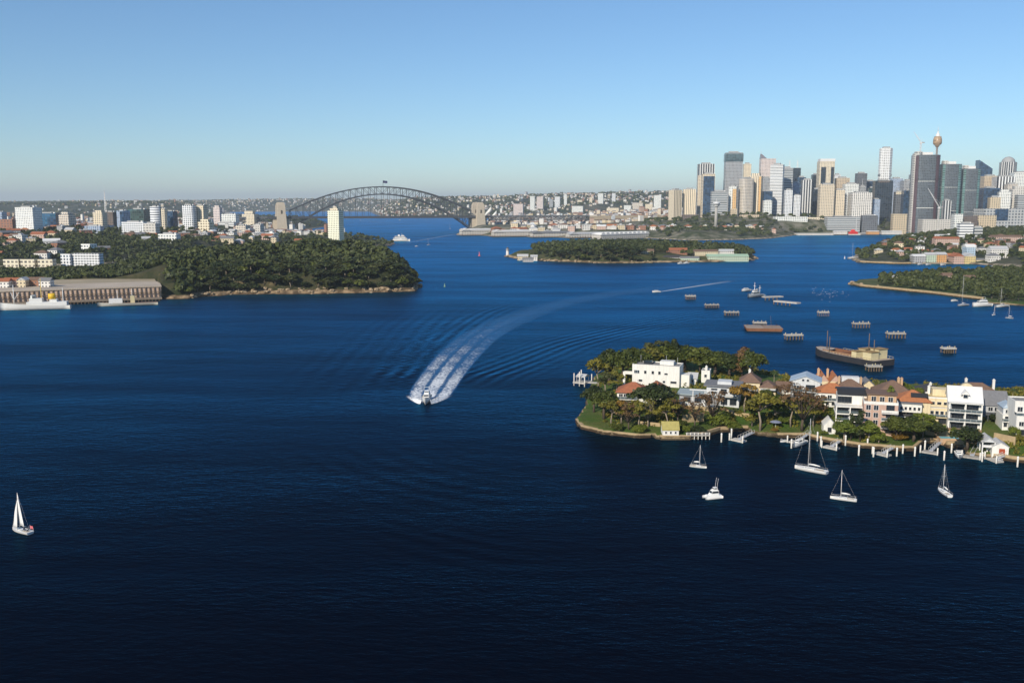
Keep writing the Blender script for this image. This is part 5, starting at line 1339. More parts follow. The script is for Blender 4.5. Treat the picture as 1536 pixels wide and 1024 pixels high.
# island: jetty sheds, cottage, light tower
def long_shed(px0, px1, py, Y, w, h, rh, wall, roof, label, land, cat='shed', kind='shed', z=None, group=None, rz=0.0):
    a = at_y(px0, py, Y); b = at_y(px1, py, Y); L = b[0] - a[0]; cx = (a[0] + b[0]) / 2; g = z if z is not None else max(land.z(cx, Y), 1.2)
    t = thing(kind, label, cat, (cx, Y, g), rz, group)
    MB().prism([(-L / 2, -w / 2), (L / 2, -w / 2), (L / 2, w / 2), (-L / 2, w / 2)], -2.5, h, 0).build('wall', HW[wall] if isinstance(wall, str) else wall, t)
    MB().gable(-L / 2, L / 2, -w / 2, w / 2, h + .02, rh, 0, None, .5, 'x' if L >= w else 'y').build('roof', TILE[roof] if isinstance(roof, str) else roof, t)
    BLOCK.append((cx, Y, max(L, w) * .55 + 2))
    return t
GREEN_R = mat('pale_green_iron', (.36, .50, .36), .6, .15, .4)
long_shed(1060, 1121, 386, 1385, 16, 6, 3, 'green', GREEN_R, 'long pale green roofed boat shed at the end of the island', land_h, z=1.8)
long_shed(1040, 1075, 384, 1410, 13, 6, 2.5, 'cream', 'brown', 'brown roofed shed behind the pale green boat shed', land_h)
long_shed(983, 1020, 386, 1378, 11, 5, 2.5, 'grey', 'dark', 'dark open wharf shed on the island jetty', land_h, z=2.0)
long_shed(1020, 1048, 387, 1372, 9, 4, 2, 'green', 'grey', 'small green jetty shed between the dark shed and the long boat shed', land_h, z=2.0)
long_shed(776, 792, 383, 1412, 9, 5, 3, 'cream', 'pale', 'pale cottage near the tip of the island', land_h, kind='cottage', cat='cottage')
long_shed(796, 806, 384, 1400, 9, 5, 2.5, 'white', 'pale', 'white keepers house among rocks near the island tip', land_h, kind='cottage', cat='cottage')
long_shed(784, 800, 389, 1368, 6, 3.4, 1.6, 'grey', 'grey', 'low grey boat shed by the launch at the island tip', land_h, z=1.6)
long_shed(962, 980, 387, 1385, 8, 5, 2.2, 'cream', 'brown', 'brown roofed store left of the dark wharf shed', land_h, kind='store', cat='shed')
long_shed(1078, 1100, 381, 1425, 10, 6, 2.6, 'white', 'pale', 'pale roofed workshop up behind the long green boat shed', land_h, kind='workshop', cat='shed')
long_shed(1000, 1030, 381, 1425, 10, 6, 2.8, 'brick', 'terracotta', 'red roofed barracks on the lawn above the island jetty', land_h, kind='barracks', cat='building')
def island_jetty():
    x0, y0, _ = on_plane(983, 393.5); x1, y1, _ = on_plane(1130, 391.5); t = thing('jetty', 'long timber jetty along the landing side of the island', 'jetty', (x0, y0 - 3, 0), atan2(y1 - y0, x1 - x0)); L = hypot(x1 - x0, y1 - y0)
    MB().box(0, L, -3, 4, 1.3, 2.0).build('deck', DECK, t); p = MB()
    for i in range(int(L / 5)): p.box(i * 5, i * 5 + .6, -2.9, -2.3, -2, 1.29)
    o = p.build('piling', PILE, t); o['kind'] = 'stuff'
island_jetty()
def light_tower():
    x, y, z = on_plane(758.5, 384); t = thing('light_tower', 'squat white light tower at the tip of the island', 'lighthouse', (x + 3, y + 5, 1))
    MB().lathe([(2.6, -2), (2.4, 6), (2.1, 9), (2.8, 9), (2.8, 10)], 14).build('tower', WHITE, t); MB().lathe([(1.5, 10), (1.5, 12), (1.9, 12), (.05, 13.6)], 12).build('lantern', TILE['grey'], t)
light_tower()
# coloured waterfront buildings on the eastern point
QUAY = dict(land=land_f, z=1.8)
long_shed(1367, 1386, 391, 1334, 14, 9, 2.5, 'grey', 'white', 'dark verandahed boathouse with white roof at the quay', **QUAY)
long_shed(1386, 1402, 391, 1333, 13, 11, 3, 'green', 'pale', 'pale green framed quay house beside the orange one', kind='quay_house', cat='house', **QUAY)
long_shed(1402, 1417, 391, 1332, 13, 11.5, 3, 'orange', 'pale', 'bright orange quay house with pale roof', kind='quay_house', cat='house', **QUAY)
long_shed(1426, 1442, 392, 1330, 16, 9, 4.5, 'pink', 'terracotta', 'salmon pink gabled quay house standing on the water', kind='quay_house', cat='house', **QUAY)
long_shed(1442.5, 1459, 392, 1330, 16, 9, 4.5, 'yellow', 'pale', 'yellow gabled quay house next to the salmon pink one', kind='quay_house', cat='house', **QUAY)
long_shed(1446, 1460, 380, 1362, 12, 14, 4, 'blue', 'white', 'pale blue house rising behind the yellow quay house', land_f, kind='house', cat='house')
long_shed(1445, 1462, 371, 1400, 12, 14, 2, 'white', 'white', 'tall bright white house above the pale blue one', land_f, kind='house', cat='house')
long_shed(1482, 1508, 390, 1345, 13, 13, 4, 'white', 'pale', 'large white verandahed villa among dark trees on the point', land_f, kind='villa', cat='house')
long_shed(1462, 1475, 393, 1330, 8, 4, 2, 'cream', 'grey', 'low cream boathouse right of the yellow quay house', **QUAY)
long_shed(1400, 1437, 362, 1520, 11, 9, 2.5, 'pink', 'terracotta', 'long red roofed brick terrace on the crest of the point', land_f, kind='house', cat='terrace')
long_shed(1484, 1530, 362, 1560, 11, 9, 2.5, 'pink', 'brown', 'long brown roofed terrace below the far warehouses', land_f, kind='house', cat='terrace')
MARKS += [(1434, 386, 'the pink quay house'), (1495, 380, 'the white villa'), (1410, 386, 'the orange quay house')]
# park buildings on the stone-walled point
long_shed(1340, 1350, 419, 1010, 9, 4, 2, 'cream', 'pale', 'small pale roofed kiosk among trees on the stone walled point', land_g)
long_shed(1444, 1460, 432, 985, 9, 5, 2.5, 'cream', 'brown', 'cream cottage glimpsed between the park trees behind the yachts', land_g, kind='cottage', cat='cottage')
long_shed(1412, 1426, 424, 1000, 9, 6, 2.5, 'pink', 'brown', 'brown roofed house half hidden in the park trees', land_g, kind='house', cat='house')
# sea wall of the park point: long coursed sandstone wall
def tide_stone():
    m = mat('sea_wall_stone', (.46, .34, .19), .9, .32, .5, bump=.15); n = m.node_tree.nodes; l = m.node_tree.links; b = n['Principled BSDF']; src = b.inputs['Base Color'].links[0].from_socket
    g = N(n, 'NewGeometry'); s = N(n, 'SeparateXYZ'); l.new(g.outputs['Position'], s.inputs[0]); t = N(n, 'TexNoise'); t.inputs['Scale'].default_value = .4; l.new(g.outputs['Position'], t.inputs['Vector'])
    r = N(n, 'MapRange'); l.new(math_node(n, l, 'MULTIPLY_ADD', t.outputs[0], .9, s.outputs[2]), r.inputs[0]); r.inputs[1].default_value = 1.25; r.inputs[2].default_value = 1.75
    l.new(mix_col(n, l, r.outputs[0], (.055, .036, .02), src), b.inputs['Base Color']); return m
STONE = mat('coursed_sandstone', (.46, .34, .19), .9, .3, .5, bump=.15)
STONE_WALL = tide_stone()
def sea_wall(pts, label, h=2.4, thick=1.2, base=-1.5, name='sea_wall'):
    P = pp(*pts); t = MB(); O_ = P[0]
    V = [np.array(p) for p in P]; n = len(V); outer = []; inner = []
    for i in range(n):
        d = V[min(i + 1, n - 1)] - V[max(i - 1, 0)]; d = d / np.linalg.norm(d); nr = np.array((d[1], -d[0]))
        outer.append(V[i] + nr * .25 - np.array(O_)); inner.append(V[i] - nr * thick - np.array(O_))
    rings = [[(a[0], a[1], base), (a[0], a[1], h), (b[0], b[1], h), (b[0], b[1], base)] for a, b in zip(outer, inner)]
    t.loft(rings, smooth=False)
    o = t.build(name, STONE_WALL); o.location = (O_[0], O_[1], 0)
    return tag(o, label, 'sea wall')
sea_wall([(1279, 427.5), (1290, 430.3), (1330, 434.3), (1400, 441.3), (1440, 446.3), (1474, 450.2)], 'long sandstone sea wall round the park point', 2.8, 1.6)
sea_wall([(1282, 390), (1290, 394), (1340, 396.3), (1366, 396.3)], 'low pale sea wall along the wooded eastern point', 2.6, 1.6)
# yard and timber loading wharf on the headland
def loading_wharf():
    A = np.array(on_plane(-90, 463)[:2]); B = np.array(on_plane(243, 450.5)[:2]); L = float(np.linalg.norm(B - A)); u = (B - A) / L
    t = thing('loading_wharf', 'long disused coal loading wharf with brown timber posts against a stone wall', 'wharf', (A[0], A[1], 0), atan2(u[1], u[0]))
    z1 = 11.5
    MB().box(0, L, 7, 40, -2, z1).build('retaining_wall', mat('rusty_wall', (.60, .44, .33), .9, .42, .16), t)
    MB().box(-1, L + .5, 6.2, 60, z1 + .02, z1 + 1.0).build('platform', mat('wharf_platform', (.50, .42, .33), .9, .35, .05), t)
    MB().box(-1, L - 2, 60.01, 118, -2, z1 + .9).build('yard', mat('wharf_yard', (.40, .33, .22), .95, .45, .035), t)
    for i in range(46):
        x = L * (i + .5) / 46; b = MB().bar((x, 5.6, -2), (x, 6.7, z1), .8); b.build('post', PILE, t)
    MB().box(0, L, -5, 6, 1.6, 2.6).build('walkway', DECK, t); p = MB()
    for i in range(60): p.box(L * i / 60, L * i / 60 + .7, -4.8, -4.1, -2, 1.59)
    o = p.build('piling', PILE, t); o['kind'] = 'stuff'
    MB().bar((0, 5.3, 7), (L, 5.3, 7), .5).build('waling', PILE, t)
    for i in range(40):
        for w_ in (16, 45, 75, 100): BLOCK.append((A[0] + u[0] * L * .97 * i / 39 - u[1] * w_, A[1] + u[1] * L * .97 * i / 39 + u[0] * w_, 18))
    MARKS.append((120, 440, 'the coal loading wharf'))
loading_wharf()
rr = random.Random(3)
for i, (px, py) in enumerate(((8, 431), (22, 430), (36, 430), (54, 429), (70, 430))):
    x, y, z = on_plane(px, py, 12.4)
    small_house(x, y, z, (0, 5, 2, 5, 0)[i], ('white', 'pink', 'cream', 'brick', 'white')[i], ('terracotta', 'terracotta', 'pale', 'brown', 'grey')[i], .05, .9, 'sheds on the coal platform', None, 'shed')
# ------------------------------------------------------------------ woods on the headland, the island and the points
def scatter(land, n, seed, margin=4, zmin=0, ok=None, box=None):
    r = np.random.RandomState(seed); out = []
    x0, x1, y0, y1 = box or (land.x0, land.x1, land.y0, land.y1)
    X = r.uniform(x0, x1, n); Y = r.uniform(y0, y1, n)
    d, ins = seg_dist(X, Y, land.P); Z = land.zz(X, Y); ins &= clear_many(X, Y)
    for x, y, z, dd, i in zip(X, Y, Z, d, ins):
        if i and dd > margin and z > zmin and (ok is None or ok(x, y, z)): out.append((x, y, z))
    return out
def thin(pts, gap):
    keep = []; grid = {}
    for p in pts:
        k = (int(p[0] // gap), int(p[1] // gap))
        if any((p[0] - q[0]) ** 2 + (p[1] - q[1]) ** 2 < gap * gap for i in (-1, 0, 1) for j in (-1, 0, 1) for q in grid.get((k[0] + i, k[1] + j), ())): continue
        grid.setdefault(k, []).append(p); keep.append(p)
    return keep
rw = random.Random(11)
FOREST = [('gum', 'gum', 1, 1), ('dome', 'wood', 2, 1), ('gum', 'wood', 3, 1), ('dome', 'dark', 4, 1), ('tall', 'gum', 5, 1), ('dome', 'gum', 6, 1), ('gum', 'dark', 7, 1), ('dome', 'fig', 8, 1)]
def grow(land, pts, label, group, hmin, hmax, kinds=FOREST):
    for x, y, z in pts:
        h = (hmin + (hmax - hmin) * min(1, max(0, .5 + .5 * float(fbm(np.array([x]), np.array([y]), 55, 4)[0]) + rw.uniform(-.3, .3)))) * (.5 if land is land_b and to_px(x, y, z)[0] < 215 else 1)
        plant(rw.choice(kinds), x, y, z - .4, h, h * rw.uniform(.85, 1.4), label, 'tree', group)
# headland: the trees nearest the viewer stand singly, the wood behind them is one mass
wharf_x = on_plane(245, 455)[0]
hb = thin(scatter(land_b, 16000, 5, 2.5, 1.6, lambda x, y, z: True), 6.6)
hb.sort(key=lambda p: p[1] - .8 * p[2])
front = [p for p in hb if p[0] > wharf_x + 1][:160]
grow(land_b, front, 'dark olive gum tree in the wood covering the headland above the rocks', 'trees of the headland wood', 7, 14)
rest = [p for p in hb if p not in set(front)]
ISL = thin(scatter(land_h, 6000, 6, 5, 1.8, lambda x, y, z: to_px(x, y, z)[0] > 800 and not (to_px(x, y, z)[0] > 980 and y < 1400) and float(fbm(np.array([x]), np.array([y]), 90, 8)[0]) > -.62), 7.5)
ISL.sort(key=lambda p: p[1])
fi = ISL[:55]; grow(land_h, fi, 'bushy green tree in the wood on the small harbour island', 'trees on the harbour island', 6, 16)
GP = thin(scatter(land_g, 5000, 8, 4, 1.8, lambda x, y, z: to_px(x, y, z)[0] > 1322 and float(fbm(np.array([x]), np.array([y]), 70, 6)[0]) > -.55), 6.5)
GP.sort(key=lambda p: p[1])
grow(land_g, GP[:35], 'green tree in the park on the point behind the sandstone sea wall', 'trees in the point park', 5, 10)
allrest = [(x, y, z - .5, (11 + 4.5 * float(fbm(np.array([x]), np.array([y]), 60, 5)[0]) + rw.uniform(-2, 2)) * (.42 if to_px(x, y, z)[0] < 215 else 1), rw.uniform(9, 13)) for x, y, z in rest] + [(x, y, z - .5, rw.uniform(9, 14), rw.uniform(8, 11)) for x, y, z in ISL[55:]] + [(x, y, z - .5, rw.uniform(5, 9.5), rw.uniform(7, 10)) for x, y, z in GP[35:]]
# suburbs: street and garden trees between the houses
def town_ok(x, y, z): return True
cs = thin(scatter(land_c, 26000, 21, 4, 1.5, lambda x, y, z: y < 2500 or rw.random() < .4) + scatter(land_c, 16000, 29, 4, 1.5, None, (-1080, -100, 1225, 1950)), 8.6)
def wooded(x, y):
    px, py = to_px(x, y, 20)
    k = 0.55
    if 95 < px < 300 and 1270 < y < 1640: k = .95
    if px > 515: k = 1.0
    if y < 1290 and px < 160: k = .25
    return k
allrest += [(x, y, z - .5, rw.uniform(6, 11) * (1.25 if 95 < to_px(x, y, z)[0] < 300 else 1), rw.uniform(8, 12)) for x, y, z in cs if rw.random() < wooded(x, y)]
fs = thin(scatter(land_f, 6000, 22, 3, 1.6), 7.5)
allrest += [(x, y, z - .5, rw.uniform(7, 12), rw.uniform(8, 11)) for x, y, z in fs if rw.random() < (.9 if to_px(x, y, z)[0] < 1375 else .8)]
es = thin(scatter(land_e, 16000, 23, 15, 2, None, (-100, 1500, 2250, 3000)), 14)
def ek(x, y):
    px, py = to_px(x, y, 10)
    return .75 if (1000 < px < 1160 and y < 2560) or (1010 < px < 1150 and 2650 < y < 2800) else (.5 if 1200 < px < 1340 and y > 2500 else .3)
allrest += [(x, y, z - .5, rw.uniform(8, 13), rw.uniform(10, 15)) for x, y, z in es if to_px(x, y, z)[0] > 965 and rw.random() < ek(x, y)]
mass('woodland', allrest, 'wood', 'dense dark woodland and street trees of the far shores', 3, 44, 2.7)
# hills on the horizon: tree cover and a carpet of houses
df = scatter(land_d, 60000, 31, 40, 4, None, (-5200, 5600, 5000, 11500))
rw.shuffle(df)
mass('hill_trees', [(x, y, z - 2, rw.uniform(10, 18), rw.uniform(30, 60)) for x, y, z in df[:15000]], 'wood', 'dark tree cover between the houses of the horizon hills', 4, 8, 2.2)
# ------------------------------------------------------------------ the near point: waterfront houses
PW = dict(
    white=mat('render_white', (.80, .775, .71), .75, .07, .5), cream=mat('render_cream', (.72, .60, .38), .8, .1, .5), pink=mat('render_pink', (.54, .36, .28), .8, .14, .6),
    grey=mat('render_grey', (.44, .45, .46), .8, .1, .5), palegrey=mat('render_pale_grey', (.62, .63, .63), .75, .08, .5), dark=mat('cladding_dark', (.10, .105, .11), .7, .15, .5),
    stone=STONE, brick=mat('face_brick', (.36, .17, .09), .85, .25, 2.0), timber=mat('cladding_timber', (.26, .17, .10), .8, .25, 1.2), ochre=mat('render_ochre', (.56, .37, .22), .8, .12, .6))
GLASS = mat('window_glass', (.025, .032, .04), .08, .1, .5, spec=.8)
TRIM = mat('window_trim', (.74, .73, .70), .5, .08, 1)
TRIM_D = mat('window_trim_dark', (.06, .06, .065), .5, .1, 1)
RAIL = mat('balcony_rail', (.62, .63, .62), .4, .1, 1)
RAILG = mat('rail_glass', (.10, .13, .14), .1, .1, 1, spec=.7)
BLACK = mat('roof_black', (.035, .036, .038), .5, .15, .5)
def window(t, x, y, z, w, h, face='f', trim=None, k=1, nm='window'):
    """a framed window standing 6 cm proud of its wall; panes side by side within one frame"""
    b = MB(); e = .09; dpt = .07
    def bx(a0, a1, z0, z1, o0, o1, mi):
        if face == 'f': b.box(x + a0, x + a1, y - o1, y - o0, z + z0, z + z1, mi)
        elif face == 'r': b.box(x + o0, x + o1, y + a0, y + a1, z + z0, z + z1, mi)
        else: b.box(x - o1, x - o0, y + a0, y + a1, z + z0, z + z1, mi)
    bx(-w / 2, w / 2, 0, h, .003, dpt, 1)
    n = k
    bx(-w / 2 - e, -w / 2 - .002, -e, h + e, .003, dpt + .05, 0); bx(w / 2 + .002, w / 2 + e, -e, h + e, .003, dpt + .05, 0)
    bx(-w / 2, w / 2, h + .002, h + e, .003, dpt + .05, 0); bx(-w / 2 - .1, w / 2 + .1, -e - .1, -e - .002, .003, dpt + .13, 0)
    for i in range(1, n):
        a = -w / 2 + w * i / n; bx(a - .045, a + .045, .002, h - .002, dpt + .002, dpt + .04, 0)
    return b.build(nm, [trim or TRIM, GLASS], t)
def balcony(t, x0, x1, y, z, out=1.6, rail=None, slab=None, posts=True):
    b = MB().box(x0, x1, y - out, y - .01, z - .22, z); o = b.build('balcony', slab or PW['white'], t)
    r = MB(); r.box(x0, x1, y - out, y - out + .06, z + .25, z + 1.0, 1 if rail is None else 0); r.box(x0, x1, y - out - .03, y - out + .09, z + 1.0, z + 1.08)
    for s in (x0, x1 - .06): r.box(s, s + .06, y - out + .1, y - .02, z + .25, z + 1.0, 1 if rail is None else 0)
    n = max(2, int((x1 - x0) / 1.6))
    for i in range(n + 1):
        a = x0 + (x1 - x0 - .07) * i / n; r.box(a, a + .07, y - out - .02, y - out + .07, z, z + 1.0)
    r.build('railing', [rail or RAIL, RAILG], o)
    return o
def chimney(t, x, y, z, h=2.2, m='white', parent=None):
    MB().box(x - .45, x + .45, y - .4, y + .4, z, z + h).box(x - .55, x + .55, y - .5, y + .5, z + h, z + h + .18).box(x - .18, x + .18, y - .18, y + .18, z + h + .18, z + h + .6).build('chimney', PW[m], t)
def house_at(label, px, py, wpx, hpx, d, rot=-.25, name='house', cat='house', wall='white', land=None, z=None):
    land = land or land_a
    x, y, g = land.hit(px, py); mp = mpp(y, g); w = wpx * mp / cos(rot); h = hpx * mp
    t = thing(name, label, cat, (x, y, g), rot)
    NEAR.append((x, y, max(w, d) * .5)); 
    c = np.array((x, y)) + np.array((-sin(rot), cos(rot))) * d / 2
    for k in (-.3, .3):
        e = c + np.array((cos(rot), sin(rot))) * w * k; BLOCK.append((e[0], e[1], max(d / 2, w * .3) + .6))
    return t, w, h
NEAR = []
def walls(t, x0, x1, y0, y1, z0, z1, m='white', nm='wall'):
    return MB().prism([(x0, y0), (x1, y0), (x1, y1), (x0, y1)], z0, z1, 0).build(nm, PW[m] if isinstance(m, str) else m, t)
def flat_roof(t, x0, x1, y0, y1, z, m=None, par=.5, pm=None):
    MB().box(x0 + .25, x1 - .25, y0 + .25, y1 - .25, z + .003, z + .12).build('roof', m or ROOF, t)
    p = MB()
    for a in ((x0, x1, y0 - .03, y0 + .24), (x0, x1, y1 - .24, y1 + .03), (x0 - .03, x0 + .24, y0 + .245, y1 - .245), (x1 - .24, x1 + .03, y0 + .245, y1 - .245)): p.box(*a, z + .002, z + par)
    p.build('parapet', pm or PW['white'], t)
def hip_roof(t, x0, x1, y0, y1, z, h, tile, over=.6):
    return MB().hip(x0, x1, y0, y1, z + .02, h, 0, over).build('roof', TILE[tile], t)
def gable_roof(t, x0, x1, y0, y1, z, h, tile, along='x', wall='white', over=.5):
    return MB().gable(x0, x1, y0, y1, z + .02, h, 0, 1, over, along).build('roof', [TILE[tile] if isinstance(tile, str) else tile, PW[wall]], t)
def row(t, n, x0, x1, y, z, w, h, **k):
    for i in range(n): window(t, x0 + (x1 - x0) * (i + .5) / n, y, z, w, h, **k)

# 1 big white flat-roofed building
t, w, h = house_at('big white flat roofed building with a few small windows among trees', 983, 580, 67, 31, 10, -.34); h2 = w / 2
walls(t, -h2, h2, 0, 10, -2, h); flat_roof(t, -h2, h2, 0, 10, h)
window(t, -h2 + 2, 0, h * .62, 2.2, 1.3, k=3)
for x in (-.22, -.06, .08): window(t, w * x, 0, h * .62, 1.0, 1.3)
window(t, w * .22, 0, h * .62, 1.4, .7); 
for x, a in ((-.32, 1.6), (.02, 1.0), (.18, 1.0), (.38, 2.6)): window(t, w * x, 0, h * .22, a, .9)
row(t, 3, 1, 9, h2, h * .6, 1.0, 1.2, face='r') if False else [window(t, h2, q, h * .6, 1.0, 1.2, face='r') for q in (2.5, 6)]
MB().box(1, 7, 4, 8.5, h + .13, h + 1.7).build('roof_room', PW['white'], t)
MB().box(-6, -2.5, 4, 8.5, h + .13, h + 1.5).build('skylight', GLASS, t)
for x, y in ((-8, 7), (3, 8.5), (8.5, 5)): MB().tube([(x, y, h + .1), (x, y, h + 3.6)], .06, 6).build('aerial', RAIL, t)
MB().box(h2 + .01, h2 + 4, 2, 8, -2, h * .62).build('side_wing', PW['white'], t)
MB().box(-h2 - 5, -h2 - .01, 4, 5, h * .45, h * .6).box(-h2 - 5, -h2 - 4, 4, 5, -2, h * .45).build('gateway', PW['white'], t)
MARKS.append((985, 560, 'the big white building'))
# 2 red hipped house
t, w, h = house_at('white house with red hipped roof beside the dark fig tree', 948, 603, 44, 14, 11, -.22); h2 = w / 2
walls(t, -h2, h2, 0, 11, -2, h); hip_roof(t, -h2, h2, 0, 11, h, 3.6, 'terracotta', .8)
walls(t, h2 - .5, h2 + 7, 3, 12, -2, h + .8, nm='side_wing'); MB().hip(h2 - .5, h2 + 7, 3, 12, h + .85, 3.2, 0, .7).build('side_roof', TILE['terracotta'], t)
row(t, 4, -h2 + .6, h2 - 4, 0, h * .45, 1.5, 1.5, k=2); row(t, 2, -h2 + .6, h2 - 5, 0, h * .05, 1.6, 1.2)
balcony(t, -h2, h2 - 4, 0, h * .36, 1.8); chimney(t, 1, 7, h + 1.6, 2.4)
# 3 modern terraced house
t, w, h = house_at('grey modern house with stepped flat roofs and railed terraces', 1062, 611, 84, 30, 14, -.30); h2 = w / 2
walls(t, -h2 * .1, h2, 4, 15, -2, h, 'palegrey', 'upper_block'); walls(t, -h2, h2 * .25, 1.5, 12, -2, h * .55, 'grey', 'lower_block')
MB().box(-h2 * .2, h2 + .9, 3, 16, h + .01, h + .45).build('roof', TILE['grey'], t)
MB().box(-h2 - 1.0, h2 * .3, .4, 12.5, h * .55 + .01, h * .55 + .4).build('terrace_roof', mat('roof_teal_grey', (.36, .42, .42), .6, .1, .5), t)
MB().box(h2 * .25, h2 * .72, 6, 12, h + .46, h + 1.6).build('roof_room', PW['palegrey'], t)
MB().box(-h2 * 1.05, h2 * .35, -4, 1.49, -3, h * .12).build('stone_base', STONE, t)
balcony(t, -h2, h2 * .3, 1.5, h * .12 + .25, 4.5, RAIL); balcony(t, -h2 * .1, h2, 4, h * .55, 2.2, RAIL)
row(t, 3, -h2 + 1, h2 * .2, 1.5, h * .18, 2.6, 2.0, k=2, trim=TRIM_D); row(t, 3, 0, h2 - .5, 4, h * .62, 2.2, 2.0, k=2, trim=TRIM_D); row(t, 2, h2 * .35, h2 - .5, 4, h * .1, 2.4, 2.2, k=2, trim=TRIM_D)
for q in (6.5, 10.5): window(t, h2, q, h * .6, 1.8, 1.5, face='r', trim=TRIM_D)
for x in (-h2 * .5, -h2 * .1, h2 * .3): MB().box(x, x + .3, -3.6, -3.3, h * .12, h * .98).build('post', TRIM, t)
MB().box(-h2 * .6, h2 * .4, -3.9, -3.5, h * .93, h * .98).build('pergola_beam', TRIM, t)
MARKS.append((1062, 590, 'the grey modern house'))
# 4 cream house
t, w, h = house_at('cream house with grey brown hipped roof and a low right wing', 1136, 594, 50, 20, 10, -.28); h2 = w / 2
walls(t, -h2, h2 * .12, 0, 10, -2, h, 'cream'); hip_roof(t, -h2, h2 * .12, 0, 10, h, 3.4, 'brown')
walls(t, h2 * .12 + .02, h2, -1.5, 8, -2, h * .72, 'cream', 'side_wing'); MB().hip(h2 * .12 + .02, h2, -1.5, 8, h * .72 + .02, 2.2, 0, .4).build('side_roof', TILE['brown'], t)
row(t, 2, -h2 + .5, 0, 0, h * .56, 1.9, 1.4, k=2); balcony(t, -h2, 0, 0, h * .48, 1.4, slab=PW['palegrey']); row(t, 2, h2 * .2, h2 - .5, -1.5, h * .2, 1.7, 1.6, k=2, trim=TRIM_D)
MB().box(h2 * .15, h2, -3.4, -1.52, h * .60, h * .66).build('awning', PW['palegrey'], t); chimney(t, -h2 * .5, 6, h + 1.8, 2.4)
# 5 pale grey house
t, w, h = house_at('tall pale grey house with low blue iron roof', 1207, 598, 40, 26, 11, -.34); h2 = w / 2
walls(t, -h2, h2, 0, 11, -2, h, 'palegrey'); gable_roof(t, -h2, h2, 0, 11, h, 2.2, 'blue', 'y', 'palegrey')
window(t, h2 * .35, 0, h * .5, 3.4, 2.2, k=3, trim=TRIM_D); window(t, -h2 * .5, 0, h * .5, 3.0, 1.8, k=3); row(t, 2, -1.8, 1.8, 0, h + .2, .9, .8); window(t, h2 * .35, 0, h * .12, 3.4, 2.0, k=3, trim=TRIM_D); window(t, -h2 * .5, 0, h * .12, 3.2, 1.6, k=2, trim=TRIM_D)
balcony(t, -h2, h2, 0, h * .44, 1.2, slab=PW['palegrey']); [window(t, h2, q, h * .55, 1.1, 1.3, face='r') for q in (3, 7)]
# 6 white cottage with orange roof
t, w, h = house_at('white house with bright orange tiled roof and a front gable', 1249, 611, 42, 22, 9, -.22); h2 = w / 2
walls(t, -h2, h2, 0, 9, -2, h); hip_roof(t, -h2, h2, 0, 9, h, 3.2, 'orange')
MB().gable(h2 * .2, h2 * .9, -.9, 4, h - .3, 2.2, 0, 1, .3, 'y').build('front_gable', [TILE['orange'], PW['white']], t); walls(t, h2 * .22, h2 * .88, -.9, -.01, -2, h - .3, nm='bay_wall')
row(t, 2, -h2 + .4, 0, 0, h * .6, 1.5, 1.4, k=2); row(t, 3, -h2 + .4, h2 * .2, 0, h * .15, 1.1, 1.7); window(t, h2 * .55, -.9, h * .55, 1.8, 1.4, k=2); window(t, h2 * .55, -.9, h * .12, 2.2, 1.6, k=3)
balcony(t, -h2, h2 * .2, 0, h * .48, 1.1)
# 7 orange roofs behind
t, w, h = house_at('orange roofed house with tall chimneys behind the pale grey house', 1243, 584, 34, 12, 10, -.2); h2 = w / 2
walls(t, -h2, h2, 0, 10, -2, h, 'cream'); gable_roof(t, -h2, 0, 0, 10, h, 3.2, 'orange', 'y', 'pink'); gable_roof(t, .1, h2, 0, 10, h, 3.0, 'orange', 'y', 'pink'); chimney(t, -h2 + 1, 5, h + 1, 3.4, 'ochre'); chimney(t, 0, 6, h + .6, 3.6, 'ochre'); row(t, 3, -h2, h2, 0, h * .35, 1, 1.2)
# 8 brown roof behind
t, w, h = house_at('brown roofed house with a long pale dormer behind the black curved roof', 1276, 592, 38, 10, 11, -.22); h2 = w / 2
walls(t, -h2, h2, 0, 11, -2, h, 'pink'); hip_roof(t, -h2, h2, 0, 11, h, 3.6, 'brown'); MB().box(-h2 * .6, h2 * .7, 4.5, 8, h + 1.0, h + 3.9).build('dormer', PW['palegrey'], t); chimney(t, -h2 + 1, 4, h + .8, 3, 'ochre'); chimney(t, h2 - 1, 5, h + .8, 2.8, 'ochre'); row(t, 3, -h2, h2, 0, h * .3, 1, 1.2)
# 9 black curved roof
t, w, h = house_at('white framed modern house stepping up to a black curved roof', 1273, 642, 38, 33, 9, -.24); h2 = w / 2
H3 = h / 3
for i, m in enumerate(('dark', 'dark', 'dark')):
    z0 = H3 * i; walls(t, -h2 + .3, h2 - .3, 1.6, 9, z0 - (2 if i == 0 else 0), z0 + H3 - .4, PW['grey'] if i else PW['dark'], 'wall')
    MB().box(-h2, h2, 0, 9.2, z0 + H3 - .39, z0 + H3 - .001).build('floor_slab', PW['white'], t)
    row(t, 2, -h2 + .6, h2 - .6, 1.6, z0 + .5, w * .36, H3 - 1.3, k=3, trim=TRIM_D)
    for x in (-h2, 0, h2 - .4): MB().box(x, x + .4, .05, .45, z0 - (.5 if i == 0 else 0), z0 + H3 - .4).build('frame_post', PW['white'], t)
for i in (1, 2):
    r = MB().box(-h2 + .4, h2 - .4, .2, .26, H3 * i + .2, H3 * i + 1).build('railing', RAILG, t)
walls(t, -h2 + 1, h2 + 2, 4.5, 12, h, h + 3.4, 'white', 'top_storey'); window(t, -h2 * .3, 4.5, h + .5, w * .5, 2.3, k=4, trim=TRIM_D)
b = MB(); A = [(y, z) for y, z in [(3.6 + 9.6 * q, h + 3.0 + 2.6 * sin(pi * min(1, .12 + q * .72)) ** .9) for q in np.linspace(0, 1, 9)]]
